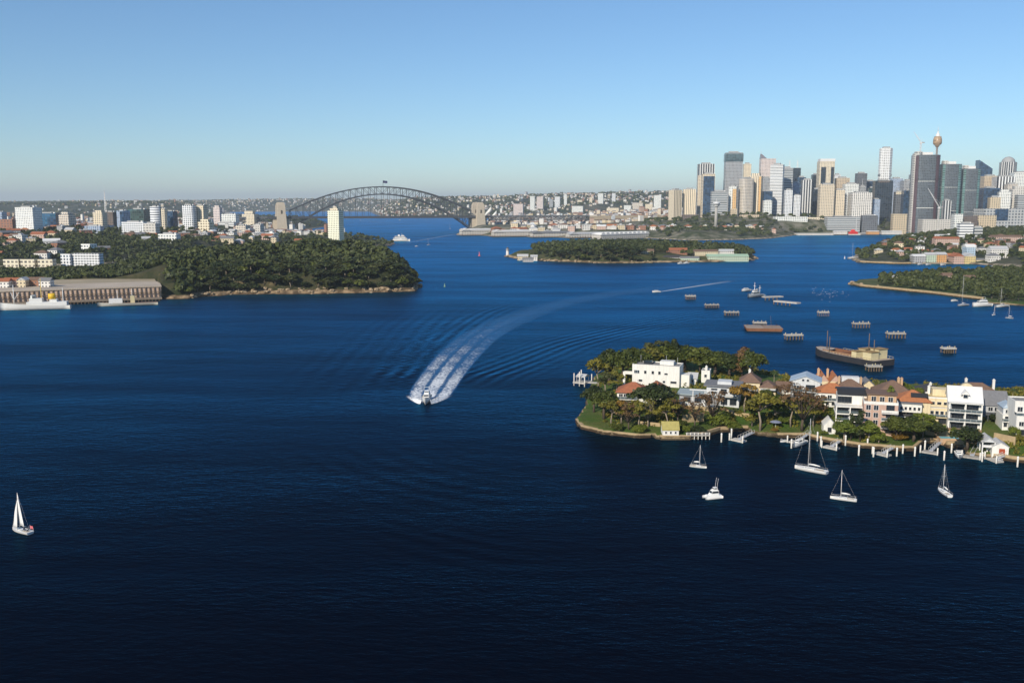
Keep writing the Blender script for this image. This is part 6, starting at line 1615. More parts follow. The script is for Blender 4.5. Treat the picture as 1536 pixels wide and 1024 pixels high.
b.loft([[(-h2 + .6, y, z) for y, z in A] + [(-h2 + .6, y, z - .3) for y, z in A[::-1]], [(h2 + 2.4, y, z) for y, z in A] + [(h2 + 2.4, y, z - .3) for y, z in A[::-1]]], smooth=False); b.build('roof', BLACK, t)
e = MB()
for x in (h2 + 2.0,): e.loft([[(x, y, h + 3.4) for y, z in A], [(x, y, z - .3) for y, z in A]], cap=False, smooth=False); 
o = e.build('end_wall', PW['white'], t); sm = o.modifiers.new('thickness', 'SOLIDIFY'); sm.thickness = .2
MARKS.append((1277, 610, 'the black curved roof'))
# 10 pink brick apartments
t, w, h = house_at('pink brick apartment house with flat roof terrace and white balconies', 1319, 652, 46, 46, 11, -.30, name='apartment_house'); h2 = w / 2
walls(t, -h2, h2, 0, 11, -2, h, 'pink'); walls(t, -h2 + 1.5, h2 - .5, 3, 11.5, h + .13, h + 3.0, 'ochre', 'top_storey'); flat_roof(t, -h2, h2, 0, 11, h, mat('terrace_tiles', (.34, .26, .2), .9), 1.0, PW['white']); MB().box(-h2 + 1, h2, 2.4, 12, h + 3.01, h + 3.3).build('upper_roof', TILE['brown'], t)
for i in range(4):
    z0 = h * (.02 + .245 * i)
    row(t, 2, -h2 + .3, -.3, 0, z0 + .7, 1.5, 1.7, k=2); window(t, h2 * .55, 0, z0 + .6, 2.6, 2.0, k=3, trim=TRIM_D)
    if i: balcony(t, .2, h2, 0, z0, 1.7, PW['white'] if i > 2 else None)
row(t, 3, -h2 + 2, h2 - 1, 3, h + .6, 1.5, 1.7, k=2); 
for q in (3, 7):
    for z0 in (.3, .55, .78): window(t, h2, q, h * z0, 1.1, 1.3, face='r')
MARKS.append((1318, 620, 'the pink brick apartment house'))
# 11 brown roofed house behind
t, w, h = house_at('wide brown roofed house with brick chimneys at the back of the point', 1342, 600, 50, 9, 13, -.22); h2 = w / 2
walls(t, -h2, h2, 0, 13, -2, h, 'pink'); hip_roof(t, -h2, h2, 0, 13, h, 4.6, 'brown'); chimney(t, h2 * .3, 6, h + 3, 2.6, 'ochre'); chimney(t, h2 * .5, 7, h + 2.5, 2.8, 'ochre'); row(t, 4, -h2, h2, 0, h * .3, 1, 1.2)
# 12 orange roofed house with solar panel
t, w, h = house_at('cream house with orange roof, solar panels and black railed balconies', 1369, 634, 44, 32, 11, -.32); h2 = w / 2
walls(t, -h2, h2, 0, 11, -2, h, 'cream'); hip_roof(t, -h2, h2, 0, 11, h, 3.6, 'orange')
walls(t, -h2 + .3, h2 * .45, -2.2, -.01, h * .55, h * .95, 'white', 'front_bay'); MB().box(-h2, h2 * .5, -2.6, .3, h * .95 + .01, h * .95 + .3).build('bay_roof', TILE['grey'], t)
row(t, 5, -h2 + .6, h2 * .42, -2.2, h * .66, .8, 1.1); balcony(t, -h2, h2 * .6, 0, h * .33, 2.4, TRIM_D); row(t, 3, -h2 + .5, h2 * .5, 0, h * .36, 1.9, 1.9, k=2, trim=TRIM_D); row(t, 3, -h2 + .5, h2 * .5, 0, .3, 1.9, 1.9, k=2)
MB().loft([[(-1, 1.6, h + 1.35), (5, 1.6, h + 1.35), (5, 3.6, h + 2.65), (-1, 3.6, h + 2.65)], [(-1, 1.5, h + 1.5), (5, 1.5, h + 1.5), (5, 3.5, h + 2.8), (-1, 3.5, h + 2.8)]], smooth=False).build('solar_panel', BLACK, t)
for z0 in (.3, .65): window(t, h2, 4, h * z0, 1.2, 1.5, face='r')
MARKS.append((1369, 610, 'the orange roofed cream house'))
# 13 yellow cream house
t, w, h = house_at('narrow cream house with stacked terraces beside the large white balconied house', 1408, 637, 30, 38, 12, -.30); h2 = w / 2
walls(t, -h2, h2, 0, 12, -2, h * .66, 'cream'); walls(t, -h2, h2, 2.2, 12, h * .66 + .02, h, 'cream', 'upper_storey'); flat_roof(t, -h2, h2, 2.2, 12, h, mat('terrace_yellow', (.62, .50, .26), .9)); walls(t, -h2 + 2, h2, 7, 12.5, h + .13, h + 2.6, 'cream', 'roof_room')
balcony(t, -h2, h2, 2.2, h * .66 + .25, 2.2, PW['cream']); balcony(t, -h2, h2, 0, h * .33, 1.5, slab=PW['cream']); row(t, 4, -h2 + .5, h2 - .5, 0, h * .40, 1.1, 1.4); row(t, 3, -h2 + .5, h2 - .5, 2.2, h * .72, 1.4, 1.4); window(t, h2 * .3, 0, .5, 2.6, 1.8, k=3, trim=TRIM_D); chimney(t, -h2 + 1, 10, h, 3)
# 14 large white balconied house
t, w, h = house_at('large white three storey house with full width balconies and white dormer roof', 1446, 646, 43, 42, 13, -.34); h2 = w / 2; H3 = h / 3
walls(t, -h2, h2, 1.5, 13, -2, h, 'white')
for i in range(3):
    z0 = H3 * i; row(t, 2, -h2 + .8, h2 - .8, 1.5, z0 + .45, w * .36, H3 - 1.5, k=4, trim=TRIM_D)
    balcony(t, -h2, h2, 1.5, z0 + .05, 2.2 if i else 3.5, None if i else PW['timber'], PW['white'])
    for x in (-h2, -.3, h2 - .5): MB().box(x, x + .5, -.6, -.1, z0 + .06, z0 + H3 - .18).build('pillar', PW['white'], t)
MB().box(-h2 - .2, h2 + .2, -.9, 1.49, h - .17, h + .1).build('eave', PW['white'], t)
gable_roof(t, -h2, h2, 1.5, 13, h + .1, 4.6, 'white', 'x', 'palegrey', .4)
MB().gable(-1.3, 1.3, 2.4, 6, h + 2.6, 1.3, 0, 1, .2, 'y').build('dormer', [TILE['white'], PW['white']], t); window(t, 0, 2.38, h + 1.5, 1.4, 1.2)
MB().loft([[(h2 * .2 + 2.4 * cos(a), y, h + 3.2 + 2.4 * sin(a)) for a in np.linspace(0, pi, 11)] for y in (8, 12.5)], cap=True).build('arched_dormer', PW['cream'], t)
for q in (5, 9):
    for z0 in (.35, .68): window(t, h2, q, h * z0, 1.0, 1.2, face='r')
MARKS.append((1448, 615, 'the large white balconied house'))
# 15 dark grey house
t, w, h = house_at('dark grey iron clad house with long dormer windows and a low pergola wing', 1494, 629, 29, 22, 11, -.26); h2 = w / 2
walls(t, -h2, h2, 0, 11, -2, h, 'grey'); gable_roof(t, -h2, h2, 0, 11, h, 4.2, 'grey', 'x', 'grey'); row(t, 3, -h2 + .5, h2 - .5, 0, h * .58, 1.5, 1.4, k=2); row(t, 3, -h2 + .5, h2 - .5, 0, h * .1, 1.6, 1.8, k=2)
MB().box(-h2 - 5, h2 - 2, -4, -.02, h * .42, h * .48).build('pergola_roof', PW['dark'], t)
for x in (-h2 - 4.8, -h2, 0): MB().box(x, x + .25, -3.9, -3.6, -1, h * .42).build('post', PW['dark'], t)
# 16 small white house
t, w, h = house_at('small white house with blue grey attic beside the frame edge', 1514, 645, 20, 32, 10, -.26); h2 = w / 2
walls(t, -h2, h2, 0, 10, -2, h * .7, 'white'); walls(t, -h2 + .4, h2 - .4, 1.6, 10, h * .7 + .02, h, 'palegrey', 'attic'); hip_roof(t, -h2 + .4, h2 - .4, 1.6, 10, h, 1.8, 'blue', .3)
row(t, 2, -h2 + .3, h2 - .3, 0, h * .48, 1.3, 1.3); row(t, 3, -h2 + .3, h2 - .3, 0, h * .15, 1.1, 1.6); window(t, 0, 1.6, h * .76, 2.6, 1.2, k=3); balcony(t, -h2, h2, 0, h * .42, 1.2)
# 17 white house cut by the edge
t, w, h = house_at('tall stepped white house cut by the frame edge', 1537, 655, 26, 50, 11, -.2); h2 = w / 2
walls(t, -h2, h2, 0, 11, -2, h * .6, 'white'); walls(t, -h2, h2, 2.5, 11, h * .6 + .02, h, 'white', 'upper_storey'); flat_roof(t, -h2, h2, 2.5, 11, h); row(t, 2, -h2 + .3, h2 - .3, 0, h * .32, 1.5, 1.5, k=2); row(t, 2, -h2 + .3, h2 - .3, 2.5, h * .72, 1.6, 1.6, k=2); balcony(t, -h2, h2, 2.5, h * .6 + .25, 2.4); window(t, -1, 0, .5, 2.6, 1.9, k=3, trim=TRIM_D)
# 20 boathouse with yellow roof
t, w, h = house_at('small white boathouse with mossy yellow roof on the waters edge', 1006, 655, 24, 9, 5, -.03, 'boathouse', 'boathouse'); h2 = w / 2
walls(t, -h2, h2, 0, 5, -1.2, h); gable_roof(t, -h2, h2, 0, 5, h, 2.3, 'yellow', 'x', 'white', .3); row(t, 3, -h2 + .3, h2 - .3, 0, h * .35, .6, .7)
MARKS.append((1006, 645, 'the small boathouse'))
# 21 little gabled white house
t, w, h = house_at('little steep gabled white summerhouse on the waterfront lawn', 1244, 651, 17, 13, 6, -.2, 'summerhouse', 'summerhouse'); h2 = w / 2
walls(t, -h2, h2, 0, 6, -1, h); gable_roof(t, -h2, h2, 0, 6, h, 2.3, 'white', 'y', 'white', .15); window(t, 0, 0, h * .25, 1.2, 1.6, trim=TRIM_D)
# 19 white shed with a red door
t, w, h = house_at('white gabled boatshed with a rust red door', 1500, 682, 22, 12, 7, -.25, 'boatshed', 'boatshed'); h2 = w / 2
walls(t, -h2, h2, 0, 7, -1, h); gable_roof(t, -h2, h2, 0, 7, h, 1.4, 'pale', 'y', 'white', .2); MB().box(-.4, 1.9, -.08, -.005, 0, 2.1).build('door', mat('red_door', (.36, .07, .03), .6), t)
# 18 open boat shelter
t, w, h = house_at('pale open boat shelter on posts beside the white boatshed', 1482, 684, 18, 18, 7, -.25, 'boat_shelter', 'boat shelter'); h2 = w / 2
for x in (-h2, h2 - .35):
    for y in (0, 3.4, 6.7): MB().box(x, x + .35, y, y + .3, -2.5, h).build('post', TRIM, t)
gable_roof(t, -h2, h2, 0, 7, h, 1.5, 'pale', 'y', 'palegrey', .3); MB().box(-h2 + .4, h2 - .4, 0, .25, h * .55, h * .75).build('beam', TRIM, t); walls(t, -h2 + .4, h2 - .4, 6.2, 6.6, -1, h, 'grey', 'back_wall')
# 22-24 the smaller ones
t, w, h = house_at('small white block with a tall white chimney above the grey modern house', 1058, 574, 12, 17, 6, -.3); h2 = w / 2
walls(t, -h2, h2, 0, 6, -2, h); flat_roof(t, -h2, h2, 0, 6, h); chimney(t, 0, 3, h + .1, 1.6); window(t, 0, 0, h * .5, 1, 1.2)
t, w, h = house_at('white gabled annexe tucked behind the big white building', 1038, 577, 12, 10, 7, -.3); h2 = w / 2
walls(t, -h2, h2, 0, 7, -2, h); gable_roof(t, -h2, h2, 0, 7, h, 1.8, 'pale', 'x'); window(t, 0, 0, h * .4, 1, 1.1)
t, w, h = house_at('dark roofed low house by the back shore behind the orange roofs', 1398, 596, 32, 8, 11, -.2); h2 = w / 2
walls(t, -h2, h2, 0, 11, -2, h, 'pink'); hip_roof(t, -h2, h2, 0, 11, h, 2.6, 'dark'); chimney(t, 0, 4, h + .8, 2.2); row(t, 3, -h2, h2, 0, h * .3, 1, 1.2)
t, w, h = house_at('long brown roofed house with two white chimneys behind the white dormer roof', 1468, 601, 66, 8, 13, -.2); h2 = w / 2
walls(t, -h2, h2, 0, 13, -2, h, 'cream'); hip_roof(t, -h2, h2, 0, 13, h, 4.2, 'brown'); chimney(t, -h2 * .35, 8, h + 2.5, 2.8); chimney(t, h2 * .75, 6, h + 1.5, 4); row(t, 5, -h2, h2, 0, h * .3, 1, 1.2)
t, w, h = house_at('pale yellow gabled cottage half hidden between the brown roofs', 1302, 588, 18, 10, 8, -.2, name='cottage', cat='cottage'); h2 = w / 2
walls(t, -h2, h2, 0, 8, -2, h, 'cream'); gable_roof(t, -h2, h2, 0, 8, h, 2.2, 'grey', 'y', 'cream'); row(t, 2, -h2, h2, 0, h * .4, .9, 1.1)
t, w, h = house_at('low white cottage with brown roof under the rust coloured tree', 1176, 592, 20, 9, 8, -.2, name='cottage', cat='cottage'); h2 = w / 2
walls(t, -h2, h2, 0, 8, -2, h); gable_roof(t, -h2, h2, 0, 8, h, 2.2, 'brown', 'x'); row(t, 2, -h2, h2, 0, h * .4, .9, 1.1)
# ---- stone walls, terraces, lawns' edges
sea_wall(A_near[:4] + [(976, 656)], 'sandstone sea wall round the lawn at the tip', 1.5, .9)
sea_wall([(990, 659), (1036, 659)], 'straight sandstone sea wall under the small boathouse', 1.6, .9)
sea_wall([(1052, 657), (1080, 648), (1122, 646)], 'curved sandstone sea wall right of the timber landing', 2.0, .9)
sea_wall([(1166, 656), (1208, 656), (1240, 663), (1290, 671), (1350, 676), (1372, 676), (1386, 664), (1405, 664)], 'long sandstone sea wall below the houses and lawns', 1.7, .9)
sea_wall([(1420, 671), (1445, 671)], 'short golden sea wall below the swimming pool', 2.2, .9)
sea_wall([(1490, 688), (1536, 694), (1590, 699)], 'rough sandstone sea wall before the boatshed', 1.8, .9)
def garden_wall(px0, py0, px1, py1, h, label):
    a = land_a.hit(px0, py0); b = land_a.hit(px1, py1); L = hypot(b[0] - a[0], b[1] - a[1]); z = min(a[2], b[2])
    o = MB().box(0, L, 0, .5, -1.5, h + abs(a[2] - b[2]) * .5).build('garden_wall', STONE); o.location = (a[0], a[1], z); o.rotation_euler = (0, 0, atan2(b[1] - a[1], b[0] - a[0])); tag(o, label, 'garden wall')
garden_wall(1024, 634, 1056, 632, 3.2, 'tall sandstone retaining wall below the grey modern house')
garden_wall(1084, 617, 1100, 622, 1.3, 'short sandstone wall climbing beside the steps of the modern house')
garden_wall(1100, 622, 1124, 626, 1.2, 'low curved garden wall above the lawn landing')
garden_wall(1388, 652, 1424, 655, 2.6, 'grey rendered wall behind the swimming pool')
garden_wall(1490, 662, 1522, 668, 3.0, 'broad sandstone terrace wall above the red doored boatshed')
garden_wall(960, 636, 990, 640, 1.2, 'rough stone wall under the trees near the tip')
def pool():
    x, y, z = land_a.hit(1424, 660); t = thing('swimming_pool', 'small blue swimming pool on the terrace above the sea wall', 'pool', (x, y, max(z, 2.0)), -.1)
    MB().box(-3.6, 3.6, -1.4, 2.2, -2, .5).build('pool_wall', PW['ochre'], t); MB().box(-3.2, 3.2, -1.0, 1.8, .503, .53).build('pool_water', mat('pool_water', (.22, .55, .62), .1, .08, .5), t)
    NEAR.append((x, y, 4)); BLOCK.append((x, y, 4.5))
pool()
# ---- jetties, pontoons, piles
PONT = mat('pontoon_deck', (.47, .44, .39), .8, .25, .8, random_tint=.22); CAP = mat('white_pile', (.68, .65, .58), .6, .12, 1.5); RAMP = mat('ramp_metal', (.40, .42, .46), .5, .15, 1)
def jetty(pxs, pys, pxe, pye, label, w=1.3, pl=5.0, pw=3.0):
    a = on_plane(pxs, pys, 1.7); e = on_plane(pxe, pye, .4); L = hypot(e[0] - a[0], e[1] - a[1]); t = thing('jetty', label, 'jetty', (a[0], a[1], 0), atan2(e[1] - a[1], e[0] - a[0]), 'private jetties along the sea wall')
    b = MB(); b.loft([[(-1.5, -w / 2, 1.5), (-1.5, w / 2, 1.5), (-1.5, w / 2, 1.7), (-1.5, -w / 2, 1.7)], [(L, -w / 2, .55), (L, w / 2, .55), (L, w / 2, .75), (L, -w / 2, .75)]], smooth=False); o = b.build('gangway', RAMP, t)
    for s in (-1, 1):
        r = MB().bar((-1.5, s * w / 2, 2.7), (L, s * w / 2, 1.75), .08)
        for i in range(6): x = -1.5 + (L + 1.5) * i / 5; z = 1.7 - .95 * i / 5; r.bar((x, s * w / 2, z), (x, s * w / 2, z + 1.02), .07)
        r.build('railing', CAP, o)
    MB().box(L - 1.0, L - 1 + pw, -pl / 2, pl / 2, -.3, .5).build('pontoon', PONT, t)
    for s in (-1, 1): MB().tube([(L + pw - .9, s * (pl / 2 + .3), -2), (L + pw - .9, s * (pl / 2 + .3), 2.6)], .26, 10).build('guide_pile', CAP, t)
for q in ((1126, 649, 1109, 659, 'grey jetty ramp with pontoon below the lawn landing'), (1212, 650, 1196, 662, 'long jetty ramp beside the tall yacht mast, white cruiser alongside'), (1256, 662, 1248, 670, 'short jetty with white pontoon near the little summerhouse'), (1335, 672, 1325, 680, 'jetty with dark purple covered gangway and pale pontoon'), (1408, 664, 1396, 677, 'grey jetty ramp next to the swimming pool wall'), (1463, 673, 1458, 684, 'jetty ramp under the dark round tree'), (1500, 683, 1494, 689, 'jetty pontoon in front of the red doored boatshed')): jetty(*q)
def landing():
    a = on_plane(1028, 656); b = on_plane(1061, 655); L = b[0] - a[0]; t = thing('landing', 'white railed timber landing platform on piles', 'landing', (a[0], a[1] - 1, 0))
    MB().box(0, L, -2, 2.5, 1.3, 1.7).build('deck', PONT, t)
    for i in range(7): x = L * i / 6; MB().tube([(x, -1.8, -2), (x, -1.8, 2.6)], .16, 8).build('pile', CAP, t)
    MB().bar((0, -1.8, 2.5), (L, -1.8, 2.5), .1).build('rail', CAP, t)
landing()
def ferry_wharf():
    a = on_plane(898, 580); e = on_plane(872, 577); L = hypot(e[0] - a[0], e[1] - a[1]); t = thing('ferry_wharf', 'small white ferry wharf with posts off the wooded tip', 'wharf', (a[0], a[1], 0), atan2(e[1] - a[1], e[0] - a[0]))
    MB().box(-4, L - 3, -1.4, 1.4, 1.5, 1.9).build('walkway', PONT, t); MB().box(L - 4, L + 2.5, -4, 4, 1.3, 1.8).build('platform', PONT, t)
    for x, y, h in ((L - 3.6, -3.6, 5), (L + 2, -3.6, 6.5), (L + 2, 3.6, 6), (L - 3.6, 3.6, 4.5), (L - 1, 3.8, 7)): MB().tube([(x, y, -2), (x, y, h)], .25, 8).build('pile', CAP, t)
    MB().gable(L - 3, L + 1.5, -2.5, 2.5, 4.2, 1.0, 0, None, .2, 'x').build('shelter_roof', TILE['pale'], t); s = MB()
    for x in (L - 2.8, L + 1.2):
        MB().box(x, x + .15, -2.3, -2.1, 1.8, 4.3).build('post', CAP, t); MB().box(x, x + .15, 2.1, 2.3, 1.8, 4.3).build('post', CAP, t)
    for x in range(0, int(L - 4), 3): MB().tube([(x, 0, -2), (x, 0, 1.5)], .2, 6).build('pile', PILE, t)
ferry_wharf()
P0 = None
for px, py in ((1082, 663), (1097, 657), (1187, 672), (1226, 661), (1231, 669), (1288, 683), (1301, 671), (1310, 685), (1354, 680), (1372, 684), (1387, 675), (1416, 690), (1427, 679), (1473, 692), (1480, 684), (1526, 700), (1508, 689), (1268, 668), (1345, 684)):
    x, y, _ = on_plane(px, py)
    if P0 is None:
        P0 = thing('mooring_pile', None, 'pile', (x, y, 0), 0, 'white capped mooring piles'); MB().tube([(0, 0, -2), (0, 0, 2.9)], .28, 10).build('post', CAP, P0); MB().lathe([(.34, 2.9), (.34, 3.15), (.01, 3.5)], 12).build('cap', WHITE, P0); o = P0
    else: o = copy_thing(P0, (x, y, 0), None, (1, 1, R.uniform(.8, 1.15)))
    AUTO.append((o, 'white capped mooring pile'))
MARKS += [(1247, 671, 'the jetty near the summerhouse'), (1325, 681, 'the purple gangway jetty'), (1396, 677, 'the jetty by the pool'), (1109, 659, 'the jetty below the lawn')]
def umbrella():
    x, y, z = land_a.hit(1163, 643); t = thing('dish_sculpture', 'grey blue tilted round awning standing on the waterfront lawn', 'awning', (x, y, z), .3)
    MB().tube([(0, 0, 0), (0, 0, 2.4)], .09, 8).build('pole', RAIL, t); b = MB(); b.lathe([(2.1, 2.6), (1.6, 2.9), (.8, 3.15), (.02, 3.25)], 16); o = b.build('canopy', mat('awning_blue', (.22, .25, .34), .8), t)
umbrella()
# ------------------------------------------------------------------ boats
GEL = mat('gelcoat_white', (.82, .81, .77), .3, .05, .5, spec=.5); TEAK = mat('teak_deck', (.52, .44, .33), .7, .15, 2); SAIL = mat('sail_cloth', (.82, .81, .78), .7, .05, 1)
ALU = mat('mast_aluminium', (.70, .70, .68), .4, .08, 2); COVER = mat('sail_cover', (.12, .14, .20), .8); NAVY = mat('navy_grey', (.36, .39, .41), .6, .1, .5); RED_H = mat('antifoul_red', (.24, .06, .04), .7)
HULLB = mat('barge_black', (.035, .035, .04), .6, .25, .3); RUST = mat('rust_deck', (.24, .11, .06), .9, .35, .25); YEL = mat('yellow_paint', (.72, .50, .12), .6, .15, .4); BUFF = mat('buff_paint', (.66, .57, .34), .6, .15, .4)
def hull(t, L, B, H, m=None, deck=None, stern=.8, draft=.3, keel=None, nm='hull', bowrise=.25):
    """bow at +x, stern at -x; a faired hull with its deck"""
    n = 12; rings = []; dk = []
    for i in range(n + 1):
        s = i / n; x = -L / 2 + L * s
        w = B / 2 * (stern + (1 - stern) * sin(min(1, s * 2.2) * pi / 2)) if s < .45 else B / 2 * max(.012, (1 - ((s - .45) / .55) ** 2.1))
        z = H * (1 + bowrise * s * s)
        rings.append([(x - (0 if s < .98 else 0), -w, z), (x, -w * .92, z * .45), (x, -w * .62, -draft * .5), (x, 0, -draft), (x, w * .62, -draft * .5), (x, w * .92, z * .45), (x, w, z)])
        dk.append((x, w * .96, z - .04))
    b = MB()
    for A, C in zip(rings, rings[1:]):
        for k in range(6): b.face([A[k], C[k], C[k + 1], A[k + 1]], 0, smooth=True)
    b.face(rings[0][::-1]); b.face(rings[-1])
    h = b.build(nm, m or GEL, t); 
    d = MB()
    for p, q in zip(dk, dk[1:]): d.face([(p[0], -p[1], p[2]), (q[0], -q[1], q[2]), (q[0], q[1], q[2]), (p[0], p[1], p[2])])
    d.build('deck', deck or GEL, t)
    return h
def seat(bow, stern, label, name, cat, group=None):
    a = np.array(on_plane(*bow)[:2]); b = np.array(on_plane(*stern)[:2]); c = (a + b) / 2; d = a - b
    if c[1] > 700 and abs(d[1]) > .7 * abs(d[0]): d = np.array((d[0], .7 * abs(d[0]) * np.sign(d[1])))      # far off, a pixel of height is many metres
    t = thing(name, label, cat, (c[0], c[1], 0), atan2(d[1], d[0]), group)
    return t, float(np.linalg.norm(d))
def rig(t, x, H, z0, L, sailed=False, boom=True, r=.09):
    MB().tube([(x, 0, z0), (x, 0, z0 + H * .5), (x, 0, z0 + H)], [r, r * .9, r * .6], 8).build('mast', ALU, t)
    w = MB(); 
    for e in ((L * .49, 0, z0 * 1.1), (-L * .48, 0, z0), (x - .2, L * .13, z0), (x - .2, -L * .13, z0)): w.bar(e, (x, 0, z0 + H * .97), .016)
    w.bar((x, -L * .07, z0 + H * .55), (x, L * .07, z0 + H * .55), .05); w.build('rigging', ALU, t)
    if boom:
        MB().tube([(x, 0, z0 + 1.2), (x - L * .36, 0, z0 + 1.15)], .08, 8).build('boom', ALU, t)
        if not sailed: MB().tube([(x - .1, 0, z0 + 1.42), (x - L * .18, 0, z0 + 1.4), (x - L * .35, 0, z0 + 1.28)], [.16, .2, .1], 8).build('furled_sail', GEL, t)
def coach(t, x0, x1, w, z0, z1, m=None, glass=True, nm='cabin', rake=.3):
    b = MB(); h = z1 - z0
    b.loft([[(x0, -w / 2, z0), (x1, -w / 2 * .8, z0), (x1, w / 2 * .8, z0), (x0, w / 2, z0)], [(x0 + rake * h * .3, -w / 2 * .86, z1), (x1 - rake * h * 1.6, -w / 2 * .7, z1), (x1 - rake * h * 1.6, w / 2 * .7, z1), (x0 + rake * h * .3, w / 2 * .86, z1)]], smooth=False)
    o = b.build(nm, m or GEL, t)
    if glass:
        g = MB(); zm = z0 + h * .45
        k = (zm - z0) / h; k2 = .85
        def at_(k): return (x0 + rake * h * .3 * k, x1 - rake * h * 1.6 * k, w / 2 * (1 - .14 * k), w / 2 * (.8 - .1 * k))
        A, B_ = at_(k), at_(k2); za, zb = z0 + h * k, z0 + h * k2; e = .02
        g.face([(A[0] + .1, -A[2] - e, za), (A[1] - .1, -A[3] - e, za), (B_[1] - .1, -B_[3] - e, zb), (B_[0] + .1, -B_[2] - e, zb)]); g.face([(A[1] - .1, A[3] + e, za), (A[0] + .1, A[2] + e, za), (B_[0] + .1, B_[2] + e, zb), (B_[1] - .1, B_[3] + e, zb)])
        g.face([(A[1] + e, -A[3] * .92, za), (A[1] + e, A[3] * .92, za), (B_[1] + e, B_[3] * .92, zb), (B_[1] + e, -B_[3] * .92, zb)])
        gg = g.build('windscreen', GLASS, o); gm = gg.modifiers.new('thickness', 'SOLIDIFY'); gm.thickness = .015
    return o
def yacht(bow, stern, mast_top, label, beam=.27, sailed=False, hullm=None, name='yacht', cover=False, group=None, mx=.08, cat='yacht', deck=None, boom=True):
    t, L = seat(bow, stern, label, name, cat, group); B = L * beam; H = L * .085
    hull(t, L, B, H, hullm, deck); 
    x = t.location[0]; y = t.location[1]
    zt = at_y(mast_top[0], mast_top[1], y)[2]
    coach(t, -L * .12, L * .2, B * .55, H * .98, H + L * .035, rake=.6)
    c = MB().box(-L * .40, -L * .14, -B * .24, B * .24, H * .8, H * 1.03).build('cockpit', TEAK, t)
    rig(t, L * mx, max(zt - H, L * .8), H, L, sailed, boom)
    r = MB()
    for s in (-1, 1):
        r.bar((L * .46, s * B * .05, H * 1.2 + .6), (L * .1, s * B * .45, H * 1.05 + .6), .03); r.bar((L * .1, s * B * .45, H * 1.05 + .6), (-L * .48, s * B * .38, H + .6), .03)
        for q in (.1, -.15, -.45): r.bar((L * q, s * B * .44, H), (L * q, s * B * .44, H + .65), .03)
    r.build('guardrail', ALU, t)
    return t, L, B, H, zt
# near yachts
yacht((1192, 702), (1241, 711), (1213, 628), 'large white yacht with tall mast moored nearest the jetties', .28)
yacht((1060, 702), (1035, 699), (1046, 667), 'small cream yacht with slanting forestay moored off the boathouse', .34, deck=TEAK)
yacht((1245, 747), (1285, 752), (1263, 705), 'low white racing yacht with bare mast', .22, mx=.1)
yacht((1407, 734), (1425, 746), (1415, 697), 'slim white covered yacht with dark mast, moored alone on the calm water', .27)
MARKS += [(1216, 700, 'the large white yacht')]
# sailing yacht with her sails up
def sailing():
    t, L, B, H, zt = yacht((19, 794), (46, 801), (22, 739), 'white sloop under sail with a pink ensign at her stern', .34, True, name='sloop', cat='sailing boat')
    x = L * .08; top = zt - .4
    def sail(nm, pts, belly, side):
        a, b_, c = [np.array(p, float) for p in pts]; m = MB(); n = 8; G = []
        for i in range(n + 1):
            u = i / n; r_ = []
            for j in range(n + 1):
                v = j / n; p = a + (b_ - a) * u; q = a + (c - a) * u; s = p + (q - p) * v; s = s + np.array((0, side * belly * sin(pi * v) * sin(pi * min(1, u * .9 + .05)), 0)); r_.append(tuple(s))
            G.append(r_)
        for i in range(n):
            for j in range(n): m.face([G[i][j], G[i + 1][j], G[i + 1][j + 1], G[i][j + 1]], 0, smooth=True)
        o = m.build(nm, SAIL, t); k = o.modifiers.new('thickness', 'SOLIDIFY'); k.thickness = .03
    sail('mainsail', ((x - .1, 0, top), (x - .12, 0, H + 1.3), (x - L * .40, L * .10, H + 1.3)), .35, 1)
    sail('jib', ((x + .1, 0, top - 1.5), (L * .47, 0, H * 1.3), (x - .3, L * .13, H + .7)), .45, 1)
    f = MB(); P = [(-L * .5 - .9 * q, .15 * sin(q * 5), H + 1.9 - .25 * q) for q in np.linspace(0, 1, 5)]
    for p, q in zip(P, P[1:]): f.face([p, q, (q[0], q[1], q[2] - .8), (p[0], p[1], p[2] - .8)])
    o = f.build('ensign', mat('ensign_pink', (.72, .18, .20), .8), t); MB().bar((-L * .49, 0, H), (-L * .5, 0, H + 2), .04).build('flagstaff', ALU, t)
    return t, L, B, H
ts, Ls, Bs, Hs = sailing()
def person(x, y, z, rz, shirt, label, seated=True):
    """a small seated crew figure grown from one skinned skeleton"""
    me = bpy.data.meshes.new('person')
    J = [(0, 0, .45), (0, 0, .75), (0, 0, 1.0), (0, 0, 1.12), (.02, 0, 1.26), (.02, 0, 1.36), (.12, .2, .98), (.2, .26, .74), (.38, .2, .68), (.12, -.2, .98), (.2, -.26, .74), (.38, -.2, .68), (.08, .1, .44), (.46, .12, .46), (.5, .12, .06), (.6, .12, .03), (.08, -.1, .44), (.46, -.12, .46), (.5, -.12, .06), (.6, -.12, .03)]
    E = [(0, 1), (1, 2), (2, 3), (3, 4), (4, 5), (2, 6), (6, 7), (7, 8), (2, 9), (9, 10), (10, 11), (0, 12), (12, 13), (13, 14), (14, 15), (0, 16), (16, 17), (17, 18), (18, 19)]
    me.from_pydata(J, E, []); o = bpy.data.objects.new('person', me); COL.objects.link(o)
    o.modifiers.new('skin', 'SKIN'); sv = me.skin_vertices[0].data
    for i, r_ in enumerate([.16, .15, .16, .06, .1, .09, .07, .05, .04, .07, .05, .04, .09, .075, .05, .04, .09, .075, .05, .04]): sv[i].radius = (r_, r_)
    sv[0].use_root = True; k = o.modifiers.new('smooth', 'SUBSURF'); k.levels = 1; k.render_levels = 1
    me.materials.append(mat(shirt, (.04, .05, .09) if 'dark' in shirt else (.12, .10, .09), .9)); o.location = (x, y, z); o.rotation_euler = (0, 0, rz)
    return tag(o, label, 'person')
cz, sz = cos(ts.rotation_euler[2]), sin(ts.rotation_euler[2])
